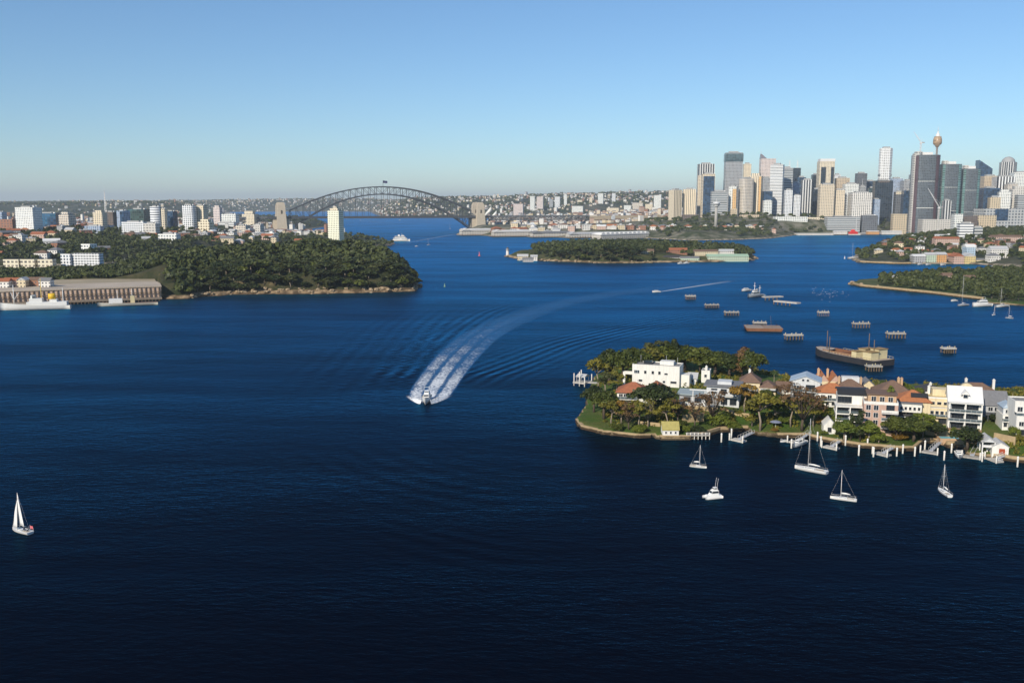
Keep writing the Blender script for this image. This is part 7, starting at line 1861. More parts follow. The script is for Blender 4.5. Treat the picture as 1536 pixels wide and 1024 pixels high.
for dx, dy, rr_, l in ((-Ls * .24, .5, -1.4, 'person in dark clothes seated in the sloop cockpit, nearer the mast'), (-Ls * .33, -.45, 1.6, 'person in dark clothes seated at the stern of the sloop')):
    person(ts.location[0] + dx * cz - dy * sz, ts.location[1] + dx * sz + dy * cz, Hs - .1, ts.rotation_euler[2] + rr_, 'dark_jacket', l)
# power catamaran at its mooring
def catamaran():
    t, L = seat((1055, 748), (1082, 745), 'white power catamaran with two whip aerials', 'catamaran', 'catamaran'); L *= .95; B = L * .46; H = L * .12
    for s in (-1, 1):
        q = bpy.data.objects.new('float', None)
        b = MB(); rings = []
        for i in range(9):
            u = i / 8; x = -L / 2 + L * u; w = B * .14 * (1 if u < .5 else max(.05, 1 - ((u - .5) / .5) ** 2)); z = H * (1 + .2 * u); yy = s * B * .36
            rings.append([(x, yy - w, z), (x, yy - w * .8, 0), (x, yy, -.3), (x, yy + w * .8, 0), (x, yy + w, z)])
        for A, C in zip(rings, rings[1:]):
            for k in range(4): b.face([A[k], C[k], C[k + 1], A[k + 1]], 0, smooth=True)
            b.face([A[4], C[4], C[0], A[0]])
        b.face(rings[0][::-1]); b.face(rings[-1]); b.build('float_hull', GEL, t)
    MB().box(-L * .45, L * .30, -B * .42, B * .42, H * .7, H + .25).build('bridge_deck', GEL, t)
    coach(t, -L * .30, L * .18, B * .72, H + .25, H + 1.7); coach(t, -L * .24, L * .02, B * .5, H + 1.7, H + 2.5, nm='flybridge', glass=True)
    for yy in (-B * .2, B * .2): MB().bar((-L * .2, yy, H + 2.4), (-L * .26, yy, H + 5.2), .06).build('aerial', ALU, t)
catamaran()
# the cruiser making the wake
def cruiser(bow, stern, label, name='motor_cruiser', fly=True, fat=.30, high=.13, group=None, cat='motor cruiser', scale=1.0):
    t, L = seat(bow, stern, label, name, cat, group); L *= scale; B = L * fat; H = L * high
    hull(t, L, B, H, None, TEAK if L > 9 else GEL, .92, .4, bowrise=.45); coach(t, -L * .25, L * .22, B * .76, H, H + L * .11)
    if fly:
        coach(t, -L * .22, L * .06, B * .62, H + L * .11, H + L * .18, nm='flybridge'); MB().bar((-L * .1, -B * .3, H + L * .18), (-L * .12, -B * .28, H + L * .28), .1).bar((-L * .1, B * .3, H + L * .18), (-L * .12, B * .28, H + L * .28), .1).bar((-L * .12, -B * .3, H + L * .28), (-L * .12, B * .3, H + L * .28), .12).build('radar_arch', GEL, t)
    r = MB()
    for s in (-1, 1):
        r.bar((L * .48, s * B * .03, H * 1.4 + .6), (L * .2, s * B * .40, H * 1.1 + .7), .04)
        for q in (.25, .4): r.bar((L * q, s * B * (.36 if q < .3 else .2), H * 1.1), (L * q, s * B * (.36 if q < .3 else .2), H * 1.2 + .65), .035)
    r.build('bow_rail', ALU, t)
    return t, L, B, H
tc, Lc, Bc, Hc = cruiser((638, 608), (642, 597), 'white motor cruiser speeding straight towards the viewer with bow spray', fat=.30)
tc.scale = (.95, .88, .95)
tc.rotation_euler[1] = -.04
tc.location[2] = .25
# bow spray: two curling sheets of white water thrown out from the hull
def spray():
    c = tc.location; a = tc.rotation_euler[2]; r = np.random.RandomState(4)
    t = thing('bow_spray', 'white bow spray curling out on both sides of the speeding cruiser', 'spray', (c[0], c[1], 0), a); t['kind'] = 'stuff'
    m, n, l, b = new_mat('spray_water'); g = N(n, 'NewGeometry'); q = N(n, 'TexNoise'); q.inputs['Scale'].default_value = 1.3; q.inputs['Detail'].default_value = 6; q.inputs['Roughness'].default_value = .7; l.new(g.outputs['Position'], q.inputs['Vector'])
    at = N(n, 'Attribute'); at.attribute_name = 'thick'; f = math_node(n, l, 'ADD', at.outputs['Fac'], math_node(n, l, 'MULTIPLY_ADD', q.outputs[0], 1.6, -1.0)); mr = N(n, 'MapRange'); l.new(f, mr.inputs[0]); mr.inputs[1].default_value = .1; mr.inputs[2].default_value = .6
    l.new(mr.outputs[0], b.inputs['Alpha']); b.inputs['Base Color'].default_value = (.84, .86, .87, 1); b.inputs['Roughness'].default_value = .9
    for s in (-1, 1):
        V = []; T = []; nu, nv = 34, 13
        for i in range(nu):
            u = i / (nu - 1); x = Lc * .36 - Lc * 1.22 * u ** 1.1; y0 = Bc * .30 + 1.0 * u; wd = 1.0 + 8.0 * u ** .8
            for j in range(nv):
                v = j / (nv - 1); y = y0 + wd * v; z = .10 + (1.3 * (1 - u) ** .7 + .35) * sin(pi * min(1, v * 1.0)) ** 1.5 * (.7 + .6 * r.uniform()); V.append((x + r.uniform(-.2, .2), s * y, z)); T.append(min(1, 1.25 * (1 - .75 * u) * (.35 + .9 * v ** 2 if v < .9 else .8)) * (1 if 0 < j < nv - 1 else .3))
        i = np.arange(nu * nv).reshape(nu, nv); Q = np.stack([i[:-1, :-1], i[1:, :-1], i[1:, 1:], i[:-1, 1:]], -1).reshape(-1, 4)
        o = link('spray_sheet', raw_mesh('spray_sheet', np.array(V), Q, m, {'thick': ('POINT', T)}, smooth=True), t)
spray()
# moored craft by the jetties
cruiser((1190, 671), (1207, 664), 'white cruiser tied to the jetty beside the tall yacht mast', group='craft at the jetties', fly=False)
cruiser((1170, 663), (1182, 662), 'small white runabout with pale canopy left of the jetty cruiser', fly=False, group='craft at the jetties', name='runabout', cat='runabout')
cruiser((1440, 688), (1437, 680), 'white open boat moored bow on between pool jetty and dark tree', fly=False, group='craft at the jetties', name='runabout', cat='runabout', fat=.4)
cruiser((1531, 692), (1545, 688), 'white launch partly beyond the frame edge', fly=False, group='craft at the jetties', name='runabout', cat='runabout')
cruiser((1494, 693), (1502, 690), 'white tender by the boatshed pontoon', fly=False, group='craft at the jetties', name='runabout', cat='runabout')
cruiser((1386, 652), (1396, 651), 'white runabout on the slip beside the round bush', fly=False, group='craft at the jetties', name='runabout', cat='runabout')
# speedboat far out with its own short wake
cruiser((978, 438.6), (990, 438.2), 'small speedboat far out leaving a thin straight wake', fly=False, name='speedboat', cat='speedboat')
def trail(px0, py0, px1, py1, w0, w1, label, k=.8):
    a = np.array(on_plane(px0, py0)[:2]); b_ = np.array(on_plane(px1, py1)[:2]); d = b_ - a; L = np.linalg.norm(d); d /= L; nr = np.array((-d[1], d[0])); n_ = 40; V = []; T = []
    for i in range(n_ + 1):
        u = i / n_; c = a + d * L * u; w = w0 + (w1 - w0) * u
        for j in (-1, -.4, .4, 1): V.append((*(c + nr * w * j), .06)); T.append(k * (1 - u) ** .8 * (1 if abs(j) < .5 else 0))
    i = np.arange((n_ + 1) * 4).reshape(n_ + 1, 4); Q = np.stack([i[:-1, :-1], i[1:, :-1], i[1:, 1:], i[:-1, 1:]], -1).reshape(-1, 4)
    if 'trail_foam' not in MATS:
        m, n, l, b = new_mat('trail_foam'); at = N(n, 'Attribute'); at.attribute_name = 'thick'; g = N(n, 'NewGeometry'); q = N(n, 'TexNoise'); q.inputs['Scale'].default_value = .25; q.inputs['Detail'].default_value = 5; l.new(g.outputs['Position'], q.inputs['Vector'])
        l.new(math_node(n, l, 'MULTIPLY', at.outputs['Fac'], math_node(n, l, 'MULTIPLY_ADD', q.outputs[0], 1.2, .3)), b.inputs['Alpha']); b.inputs['Base Color'].default_value = (.62, .70, .75, 1); b.inputs['Roughness'].default_value = .9
    o = link('wake_foam', raw_mesh('wake_foam', np.array(V), Q, MATS['trail_foam'], {'thick': ('POINT', T)})); tag(o, label, 'wake', None, 'stuff')
trail(987, 438, 1100, 421, 1.2, 7, 'thin straight wake of the far speedboat', .9)
trail(684, 351, 600, 366, 2, 12, 'faint ferry wake near the wharves', .35)
trail(540, 331, 590, 335, 4, 10, 'white wake of a ferry beyond the bridge', .7)
# ferry, distant sails
def ferry(px0, px1, py, top, label):
    t, L = seat((px1, py), (px0, py), label, 'ferry', 'ferry'); B = L * .24; H = L * .10; hull(t, L, B, H, GEL, GEL, .85, .5)
    coach(t, -L * .42, L * .36, B * .9, H, H + L * .10, nm='lower_deck'); coach(t, -L * .34, L * .26, B * .8, H + L * .10, H + L * .19, nm='upper_deck'); coach(t, L * .02, L * .18, B * .5, H + L * .19, H + L * .26, nm='wheelhouse')
    MB().box(-L * .16, -L * .06, -B * .15, B * .15, H + L * .19, H + L * .27).build('funnel', GEL, t); MB().bar((L * .05, 0, H + L * .26), (L * .05, 0, H + L * .36), .4).build('mast', ALU, t)
ferry(588, 615, 362, 350, 'large white passenger ferry crossing before the bridge')
for px, py, top, hp, l in ((642.5, 367.5, 357, 5, 'tiny white sail on the open water, nearer the ferry'), (675, 343, 334, 3, 'tiny white sail close to the south bridge pylon')):
    yacht((px - hp * .5, py + .3), (px + hp * .5, py), (px, top), l, .3, name='far_yacht', boom=True, group='distant sailing boats', cat='yacht')
for px, py, l in ((597, 330.5, 'tiny ferry under the bridge deck trailing white'), (538, 331, 'second tiny ferry beyond the lone pale tower'), (622, 370, 'tiny white launch below the ferry')):
    cruiser((px, py), (px + 5, py - .4), l, name='launch', cat='launch', group='distant launches')
def buoy(px, py, label, m, s=1.0):
    x, y, _ = on_plane(px, py); t = thing('buoy', label, 'buoy', (x, y, 0)); t.scale = (s, s, s)
    MB().lathe([(.05, -.4), (1.2, -.3), (1.3, .6), (.5, .9), (.3, 3.2), (.05, 3.3)], 14).build('float_body', m, t); MB().lathe([(.45, 3.2), (.45, 3.9), (.02, 4.2)], 10).build('lamp', m, t)
buoy(719, 384, 'small pink channel buoy in the open harbour', mat('buoy_pink', (.65, .16, .18), .6), 1.6); buoy(667, 430, 'small pale green buoy off the rocky headland', mat('buoy_green', (.25, .42, .25), .6), .8); buoy(1267, 388, 'white post buoy near the eastern point', GEL, 1.0)
# mooring dolphins: concrete platforms on timber piles
def dolphin(px, py, wpx, label, first=[None], kind='mooring_dolphin'):
    x, y, _ = on_plane(px, py); w = wpx * mpp(y)
    if first[0] is None:
        t = thing(kind, label, 'mooring platform', (x, y, 0), .05, 'mooring platforms in the bay'); MB().box(-7, 7, -2.6, 2.6, 2.6, 3.4).build('deck', PONT, t)
        for i in range(6):
            for s in (-1, 1): MB().box(-6.4 + i * 2.5, -5.7 + i * 2.5, s * 2 - .35, s * 2 + .35, -2, 2.59).build('pile', PILE, t)
        for i, xx in enumerate((-6, -2, 2.5, 6)): MB().tube([(xx, (-1) ** i * 1.2, 3.4), (xx, (-1) ** i * 1.2, 4.4)], .3, 8).build('bollard', BUFF, t)
        first[0] = t
    else: t = copy_thing(first[0], (x, y, 0), R.uniform(-.1, .15), None, label)
    t.scale = (w / 14, R.uniform(.8, 1.2), R.uniform(.8, 1.05))
for px, py, w, l in ((1035.5, 449, 15, 'mooring platform closest to the far speedboat'), (1067.5, 461.5, 21, 'pale mooring platform between speedboat and harbour island yacht, second out'), (1097, 473, 22, 'mooring platform left above the brown barge'), (1139, 490, 20, 'mooring platform right behind the brown barge'), (1190, 509, 27, 'large mooring platform right of the brown barge'), (1234.5, 474, 16, 'small mooring platform below the flock of gulls'), (1291, 491.5, 25, 'mooring platform beyond the dredging barge'), (1343, 507, 27, 'mooring platform right of the dredging barge'), (1422, 529, 20, 'solitary mooring platform with corner poles near the house roofs'), (1310, 556, 22, 'mooring platform hard against the dredging barge side')): dolphin(px, py, w, l)
MARKS += [(1290, 535, 'the dredging barge'), (1145, 492, 'the brown barge')]
def walkway(px0, py0, px1, py1, label):
    a = on_plane(px0, py0); b_ = on_plane(px1, py1); L = hypot(b_[0] - a[0], b_[1] - a[1]); t = thing('mooring_walkway', label, 'walkway', (a[0], a[1], 0), atan2(b_[1] - a[1], b_[0] - a[0]))
    MB().box(0, L, -3, 3, 2.2, 3.2).build('deck', PONT, t)
    for i in range(int(L / 4)): MB().box(i * 4, i * 4 + .7, -2.9, -2.2, -2, 2.19).build('pile', PILE, t)
walkway(1145, 450, 1172, 449, 'pale walkway on piles joined to the grey workboat'); walkway(1163, 456, 1198, 459.5, 'longer walkway on piles right of the grey workboat')
# flat brown barge
def barge():
    t, L = seat((1117, 494), (1172, 495), 'flat brown deck barge with weathered timber deck', 'barge', 'barge'); B = 17; 
    b = MB(); b.loft([[(-L / 2 + 1, -B / 2 + .4, -.6), (L / 2 - 1, -B / 2 + .4, -.6), (L / 2 - 1, B / 2 - .4, -.6), (-L / 2 + 1, B / 2 - .4, -.6)], [(-L / 2, -B / 2, 2.0), (L / 2, -B / 2, 2.0), (L / 2, B / 2, 2.0), (-L / 2, B / 2, 2.0)]], smooth=False); b.build('hull', RUST, t)
    MB().box(-L / 2 + .3, -.2, -B / 2 + .3, B / 2 - .3, 2.003, 2.2).build('deck', mat('barge_timber', (.30, .22, .17), .9, .25, .5), t); MB().box(.2, L / 2 - .3, -B / 2 + .3, B / 2 - .3, 2.003, 2.2).build('deck', mat('barge_timber_grey', (.34, .27, .22), .9, .25, .5), t)
    for x in (-L * .4, 0, L * .4): MB().tube([(x, -B * .44, 2.1), (x, -B * .44, 3)], .35, 8).build('bollard', HULLB, t)
    MB().bar((-L * .2, 4, 2), (-L * .17, 4, 10), .15).build('pole', PILE, t)
barge()
# dredging barge: black hull, open hopper, buff deckhouses
def dredger():
    a = np.array(on_plane(1232, 533)[:2]); b_ = np.array(on_plane(1333, 552)[:2]); c = (a + b_) / 2; d = a - b_; L = float(np.linalg.norm(d)); t = thing('dredging_barge', 'black hulled dredging barge with rusty open hold and buff deckhouses', 'barge', (c[0], c[1] + 6, 0), atan2(d[1], d[0])); B = L * .34; H = 3.2
    b = MB(); rings = []
    for i in range(11):
        u = i / 10; x = -L / 2 + L * u; w = B / 2 * (1 if u < .72 else max(.25, 1 - ((u - .72) / .28) ** 2 * .75)); z = H * (1 + .35 * max(0, u - .6) / .4)
        rings.append([(x, -w, z), (x, -w * .96, -.5), (x, w * .96, -.5), (x, w, z)])
    for A, C in zip(rings, rings[1:]):
        for k in range(3): b.face([A[k], C[k], C[k + 1], A[k + 1]])
    b.face(rings[0][::-1]); b.face(rings[-1]); b.build('hull', HULLB, t)
    dk = MB(); y1 = B * .30
    for A, C in zip(rings, rings[1:]):
        z0, z1 = A[0][2] - .1, C[0][2] - .1; inh = -L * .12 < A[0][0] < L * .30
        if inh:
            dk.face([(A[0][0], A[0][1], z0), (C[0][0], C[0][1], z1), (C[0][0], -y1, z1), (A[0][0], -y1, z0)]); dk.face([(A[0][0], y1, z0), (C[0][0], y1, z1), (C[3][0], C[3][1], z1), (A[3][0], A[3][1], z0)])
        else: dk.face([(A[0][0], A[0][1], z0), (C[0][0], C[0][1], z1), (C[3][0], C[3][1], z1), (A[3][0], A[3][1], z0)])
    dk.build('deck', mat('barge_deck_grey', (.40, .33, .27), .9, .3, .2), t)
    MB().box(-L * .125, L * .325, -y1, y1, 1.0, 1.2).build('hold_floor', RUST, t)
    for s in (-1, 1): MB().box(-L * .125, L * .325, s * y1 - .3, s * y1 + .3, 1.2, H + 1.0).build('coaming', RUST, t)
    MB().box(L * .06, L * .09, -y1 + .31, y1 - .31, 1.2, H + .6).build('bulkhead', RUST, t)
    for (x0, x1, y0, y1_, h) in ((-L * .24, -L * .14, -B * .44, B * .05, 4), (-L * .42, -L * .30, -B * .40, B * .02, 5), (-L * .44, -L * .32, B * .08, B * .44, 4), (-L * .22, -L * .15, B * .1, B * .42, 3.2)):
        o = MB().box(x0, x1, y0, y1_, H - .05, H + h).build('deckhouse', BUFF, t); MB().box(x0 + .3, x1 - .3, y0 - .05, y0 - .003, H + h * .55, H + h * .8).build('window', GLASS, o); MB().box(x0 - .4, x1 + .4, y0 - .4, y1_ + .4, H + h + .003, H + h + .25).build('roof', mat('hatch_brown', (.34, .22, .09), .7, .2, .5), o)
    for x, y, h in ((L * .2, B * .38, 9), (L * .36, 0, 11), (-L * .27, 0, 13), (-L * .36, B * .05, 10)): MB().tube([(x, y, H), (x, y, H + h)], .22, 8).build('post', PILE, t)
    for i in range(12): MB().box(-L * .45 + i * L * .07, -L * .45 + i * L * .07 + 1, -B / 2 - .35, -B / 2 - .01, .6, H - .6).build('fender', PILE, t)
    k = MB()
    for s in (-1, 1):
        k.bar((-L * .48, s * B * .48, H + 1.1), (L * .25, s * B * .48, H + 1.1), .1)
        for i in range(16): x = -L * .48 + L * .73 * i / 15; k.bar((x, s * B * .48, H), (x, s * B * .48, H + 1.1), .09)
    k.build('railing', BUFF, t)
dredger()
# grey workboats beyond
def workboat(bow, stern, label, m, masts, s=1.0):
    t, L = seat(bow, stern, label, 'workboat', 'workboat'); B = L * .26; H = L * .10; hull(t, L, B, H, m, m, .85, .6, bowrise=.6); coach(t, -L * .2, L * .2, B * .7, H, H + L * .12, m, nm='deckhouse', rake=.1); coach(t, -L * .05, L * .14, B * .55, H + L * .12, H + L * .22, GEL, nm='wheelhouse', rake=.1)
    MB().box(-L * .17, -L * .08, -B * .14, B * .14, H + L * .12, H + L * .25).build('funnel', m, t)
    for x, h in masts: MB().tube([(L * x, 0, H), (L * x, 0, H + L * h)], [.35, .12], 8).build('mast', GEL, t); MB().bar((L * x, -B * .3, H + L * h * .7), (L * x, B * .3, H + L * h * .7), .2).build('yard', GEL, t)
workboat((1124, 447), (1141, 443), 'grey workboat with lattice mast among the mooring platforms', NAVY, ((.05, .55), (-.3, .4))); workboat((1155, 446), (1140, 441), 'pale workboat with tall white mast behind the grey one', GEL, ((.1, .75),)); cruiser((1112, 437), (1125, 436), 'small grey launch left of the grey workboat', name='launch', cat='launch', fly=False)
# ships at the coaling wharf
def ship1():
    t, L = seat((7, 463.5), (114, 461), 'long white coastal ship with yellow funnel at the old wharf', 'ship', 'ship'); B = L * .15; H = L * .06; t.location[1] -= 9; hull(t, L, B, H, GEL, TEAK, .8, .8, bowrise=.9); MB().box(-L * .46, L * .4, -B * .505, -B * .5 - .12, -.2, .5).build('boot_top', RED_H, t)
    MB().box(-L * .46, L * .1, -B * .44, B * .44, H, H + 3).build('shelter_deck', GEL, t); MB().box(-L * .12, L * .06, -B * .4, B * .4, H + 3, H + 6).build('deckhouse', GEL, t); MB().box(-L * .02, L * .04, -B * .34, B * .34, H + 6, H + 8.5).build('bridge', F['white'], t)
    MB().box(-L * .32, -L * .22, -B * .36, B * .36, H + 3, H + 5).build('deckhouse', GEL, t); MB().loft([[(-L * .245 + rx * cos(a), ry * sin(a), z) for a in np.linspace(0, 2 * pi, 16, endpoint=False)] for rx, ry, z in ((2.9, 2.4, H + 4.9), (2.7, 2.2, H + 9.5))], smooth=True).build('funnel', mat('funnel_yellow', (.80, .50, .03), .5, .1, .3), t)
    for x, h in ((L * .28, 17), (-L * .1, 22), (-L * .4, 14)): MB().tube([(x, 0, H), (x, 0, H + h)], [.45, .2], 8).build('mast', YEL if x == -L * .1 else GEL, t)
    for x in (L * .2, L * .32): MB().bar((L * .28, 0, H + 5), (x, 0, H + 11), .3).build('derrick', GEL, t)
    MARKS.append((60, 458, 'the white ship'))
ship1()
def ship2():
    t, L = seat((150, 458.5), (241, 455.5), 'low pale ship with red lead patches moored behind the white ship', 'ship', 'ship'); B = L * .14; H = L * .045; t.location[1] -= 6; hull(t, L, B, H, mat('hull_pale', (.50, .49, .42), .7, .25, .1), RUST, .8, .8, bowrise=.5); MB().box(-L * .45, L * .36, -B * .5 - .1, -B * .5 + .02, -.3, .35).build('boot_top', RED_H, t)
    MB().box(L * .08, L * .30, -B * .36, B * .36, H, H + 4).build('deckhouse', GEL, t); MB().box(-L * .12, -L * .05, -B * .25, B * .25, H, H + 6).build('wheelhouse', BUFF, t)
    for x, h in ((L * .16, 8), (-L * .08, 9)): MB().tube([(x, 0, H + 3), (x, 0, H + h + 3)], [.3, .15], 8).build('mast', GEL, t)
ship2()
# yachts in the bay behind the headland, at the points and in the marina
for b_, s_, m_, l in (((166, 403.5), (174, 403), (169, 391), 'white yacht with bare mast in the little bay, first from the white terraced block'), ((184, 401), (192, 400.5), (187, 386), 'white yacht with tallest mast at the head of the little bay'), ((200, 400.5), (194, 400.5), (192.5, 393), 'small yacht close behind the tall masted one in the little bay')): yacht(b_, s_, m_, l, .3, group='yachts in the bay')
for px, py, l in ((136, 408, 'white launch lying in the little bay below the terraced block'), (118, 409, 'second white launch in the little bay, nearer the townhouses'), (70, 404, 'white launch under the bay seawall before the townhouses')): cruiser((px, py), (px + 8, py - .4), l, name='launch', cat='launch', group='launches in the bay', fly=False)
yacht((1436, 459), (1452, 458), (1447, 413), 'dark hulled yacht with the tallest mast at the park point', .26, hullm=NAVY); yacht((1488, 471), (1494, 474), (1489, 456), 'small white yacht with bare mast out from the park point', .3); yacht((1508, 477), (1520, 478), (1513, 460), 'small grey hulled yacht furthest out from the park point', .3, hullm=NAVY)
cruiser((1458, 460), (1486, 459), 'large white motor yacht moored below the park trees', fly=True); yacht((1493, 461), (1511, 459.5), (1509, 432), 'white yacht next to the large motor yacht', .3)
for px, py, l in ((1426, 452, 'small white launch nearest the end of the sandstone wall'), (1515, 456, 'white launch right of the park point yachts'), (1527, 456, 'white launch at the frame edge by the park point'), (1484, 453.5, 'white tender between motor yacht and trees')): cruiser((px, py), (px + 9, py - .5), l, name='launch', cat='launch', group='launches at the park point', fly=False)
yacht((1276, 389.5), (1283, 387), (1280, 371), 'yacht with leaning mast tied at the tip of the eastern point', .3)
for px, py, l in ((1376, 397.5, 'dinghy before the dark boathouse on the quay'), (1388, 398, 'white dinghy before the pale green quay house'), (1410, 398.5, 'dark dinghy before the orange quay house'), (1486, 402, 'white launch off the white verandahed villa')): cruiser((px, py), (px + 7, py - .5), l, name='launch', cat='launch', group='launches at the quay houses', fly=False)
for px, py, l in ((778, 391, 'white launch at the tip of the island'), (1016, 396, 'white launch at the island jetty'), (1025, 395.5, 'second launch at the island jetty')): cruiser((px, py), (px + 8, py - .3), l, name='launch', cat='launch', group='launches at the island')
def red_barge():
    x, y, _ = on_plane(1282, 353.6); t = thing('red_works_barge', 'bright red works machine on the pale construction shore', 'works machine', (x, y + 12, 4.2), .2)
    MB().box(-11, 11, -5, 5, 0, 5).build('base', mat('works_red', (.72, .035, .03), .6), t); b = MB(); b.loft([[(-8, -4, 5), (4, -4, 5), (4, 4, 5), (-8, 4, 5)], [(-3, -3, 12), (2, -3, 12), (2, 3, 12), (-3, 3, 12)]], smooth=False); b.build('hopper', MATS['works_red'], t); MB().bar((2, 0, 9), (15, 0, 3), 1.6).build('conveyor', MATS['works_red'], t)
red_barge()
for px0, px1, y, l, c in ((1300, 1318, 347, 'orange and white site sheds near the red works machine', 'orange'), (1322, 1352, 345.5, 'long white site sheds on the construction shore', 'white'), (1250, 1270, 349, 'low white site office left of the red works machine', 'white')):
    long_shed(px0, px1, y, 2530, 10, 6, 1.5, c, 'white', l, land_e, z=4.3, kind='site_shed')
def shore_quay():
    P = [on_plane(a, b)[:2] for a, b in ((1196, 353), (1290, 352.6), (1360, 348.6), (1440, 344.6), (1560, 341))]; m = MB(); V = [np.array(p) for p in P]; o0 = V[0]; rings = []
    for i, v in enumerate(V): rings.append([(v[0] - o0[0], v[1] - o0[1] - 3, -2), (v[0] - o0[0], v[1] - o0[1] - 3, 4.2), (v[0] - o0[0], v[1] - o0[1] + 95, 4.2), (v[0] - o0[0], v[1] - o0[1] + 95, -2)])
    m.loft(rings, smooth=False); o = m.build('quay', mat('quay_concrete', (.66, .63, .57), .85, .12, .03)); o.location = (o0[0], o0[1], 0); tag(o, 'long pale concrete quay of the construction shore', 'quay')
shore_quay()
# gulls over the water
def gulls():
    first = None; r = random.Random(8)
    for i in range(46):
        px = r.gauss(1240, 13); py = r.gauss(440, 5); x, y, z = at_y(px, py, 760 + r.uniform(-40, 60))
        if z < 1 : z = 2
        if first is None:
            first = tag(None or bpy.data.objects.new('gull', None), 'white gull in the flock wheeling low over the water', 'gull', 'flock of gulls'); COL.objects.link(first); b = MB()
            b.loft([[(-.35 + .7 * u, .1 * cos(a) * sin(pi * min(.98, u * .96 + .02)), .1 * sin(a) * sin(pi * min(.98, u * .96 + .02))) for a in np.linspace(0, 2 * pi, 8, endpoint=False)] for u in np.linspace(0, 1, 7)]); b.build('body', WHITE, first)
            for s in (-1, 1):
                w = MB(); w.loft([[(.15, s * .08, .05), (-.15, s * .08, .05), (-.15, s * .08, .02), (.15, s * .08, .02)], [(.12, s * .42, .24), (-.12, s * .42, .22), (-.12, s * .42, .2), (.12, s * .42, .21)], [(-.02, s * .85, .12), (-.1, s * .85, .11), (-.1, s * .85, .1), (-.02, s * .85, .1)]], smooth=False); w.build('wing', WHITE, first)
            first.location = (x, y, z); first.scale = (.9, .9, .9)
        else: copy_thing(first, (x, y, z), r.uniform(0, 6.28))
gulls()

# fallen boulders along the rocky shores
def boulders():
    r = random.Random(15); q = np.random.RandomState(2); first = []
    for k in range(3):
        b = MB(); n = 9; G = [[None] * n for _ in range(6)]
        J = q.uniform(.72, 1.15, (6, n))
        for i in range(6):
            ph = -pi / 2 + pi * i / 5
            for j in range(n): a = 2 * pi * j / n; s = J[i][j] if 0 < i < 5 else .9; G[i][j] = (1.25 * s * cos(ph) * cos(a), s * cos(ph) * sin(a), .72 * s * sin(ph))
        b.loft(G, smooth=False, cap=False); first.append(b.mesh('boulder', mat('boulder_stone', (.36, .27, .17), .9, .4, .7)))
    for P, land, n, lab, g in ((B_near[5:], land_b, 90, 'sandstone boulder on the rocky shore of the wooded headland', 'boulders of the headland shore'), (H_near, land_h, 40, 'pale boulder on the shore of the harbour island', 'boulders of the island shore'), (G_near[:3], land_g, 8, 'boulder at the tip of the park point', 'boulders of the park point')):
        W_ = pp(*P)
        for i in range(n):
            k = r.randrange(len(W_) - 1); t = r.random(); x = W_[k][0] + (W_[k + 1][0] - W_[k][0]) * t; y = W_[k][1] + (W_[k + 1][1] - W_[k][1]) * t + r.uniform(-1, 7)
            z = max(land.z(x, y), 0); s = r.uniform(.9, 2.6); o = link('boulder', first[r.randrange(3)], None, (x, y, z + s * .15), r.uniform(0, 6.28), (s, s, s * r.uniform(.7, 1.2))); tag(o, lab, 'boulder', g)
boulders()
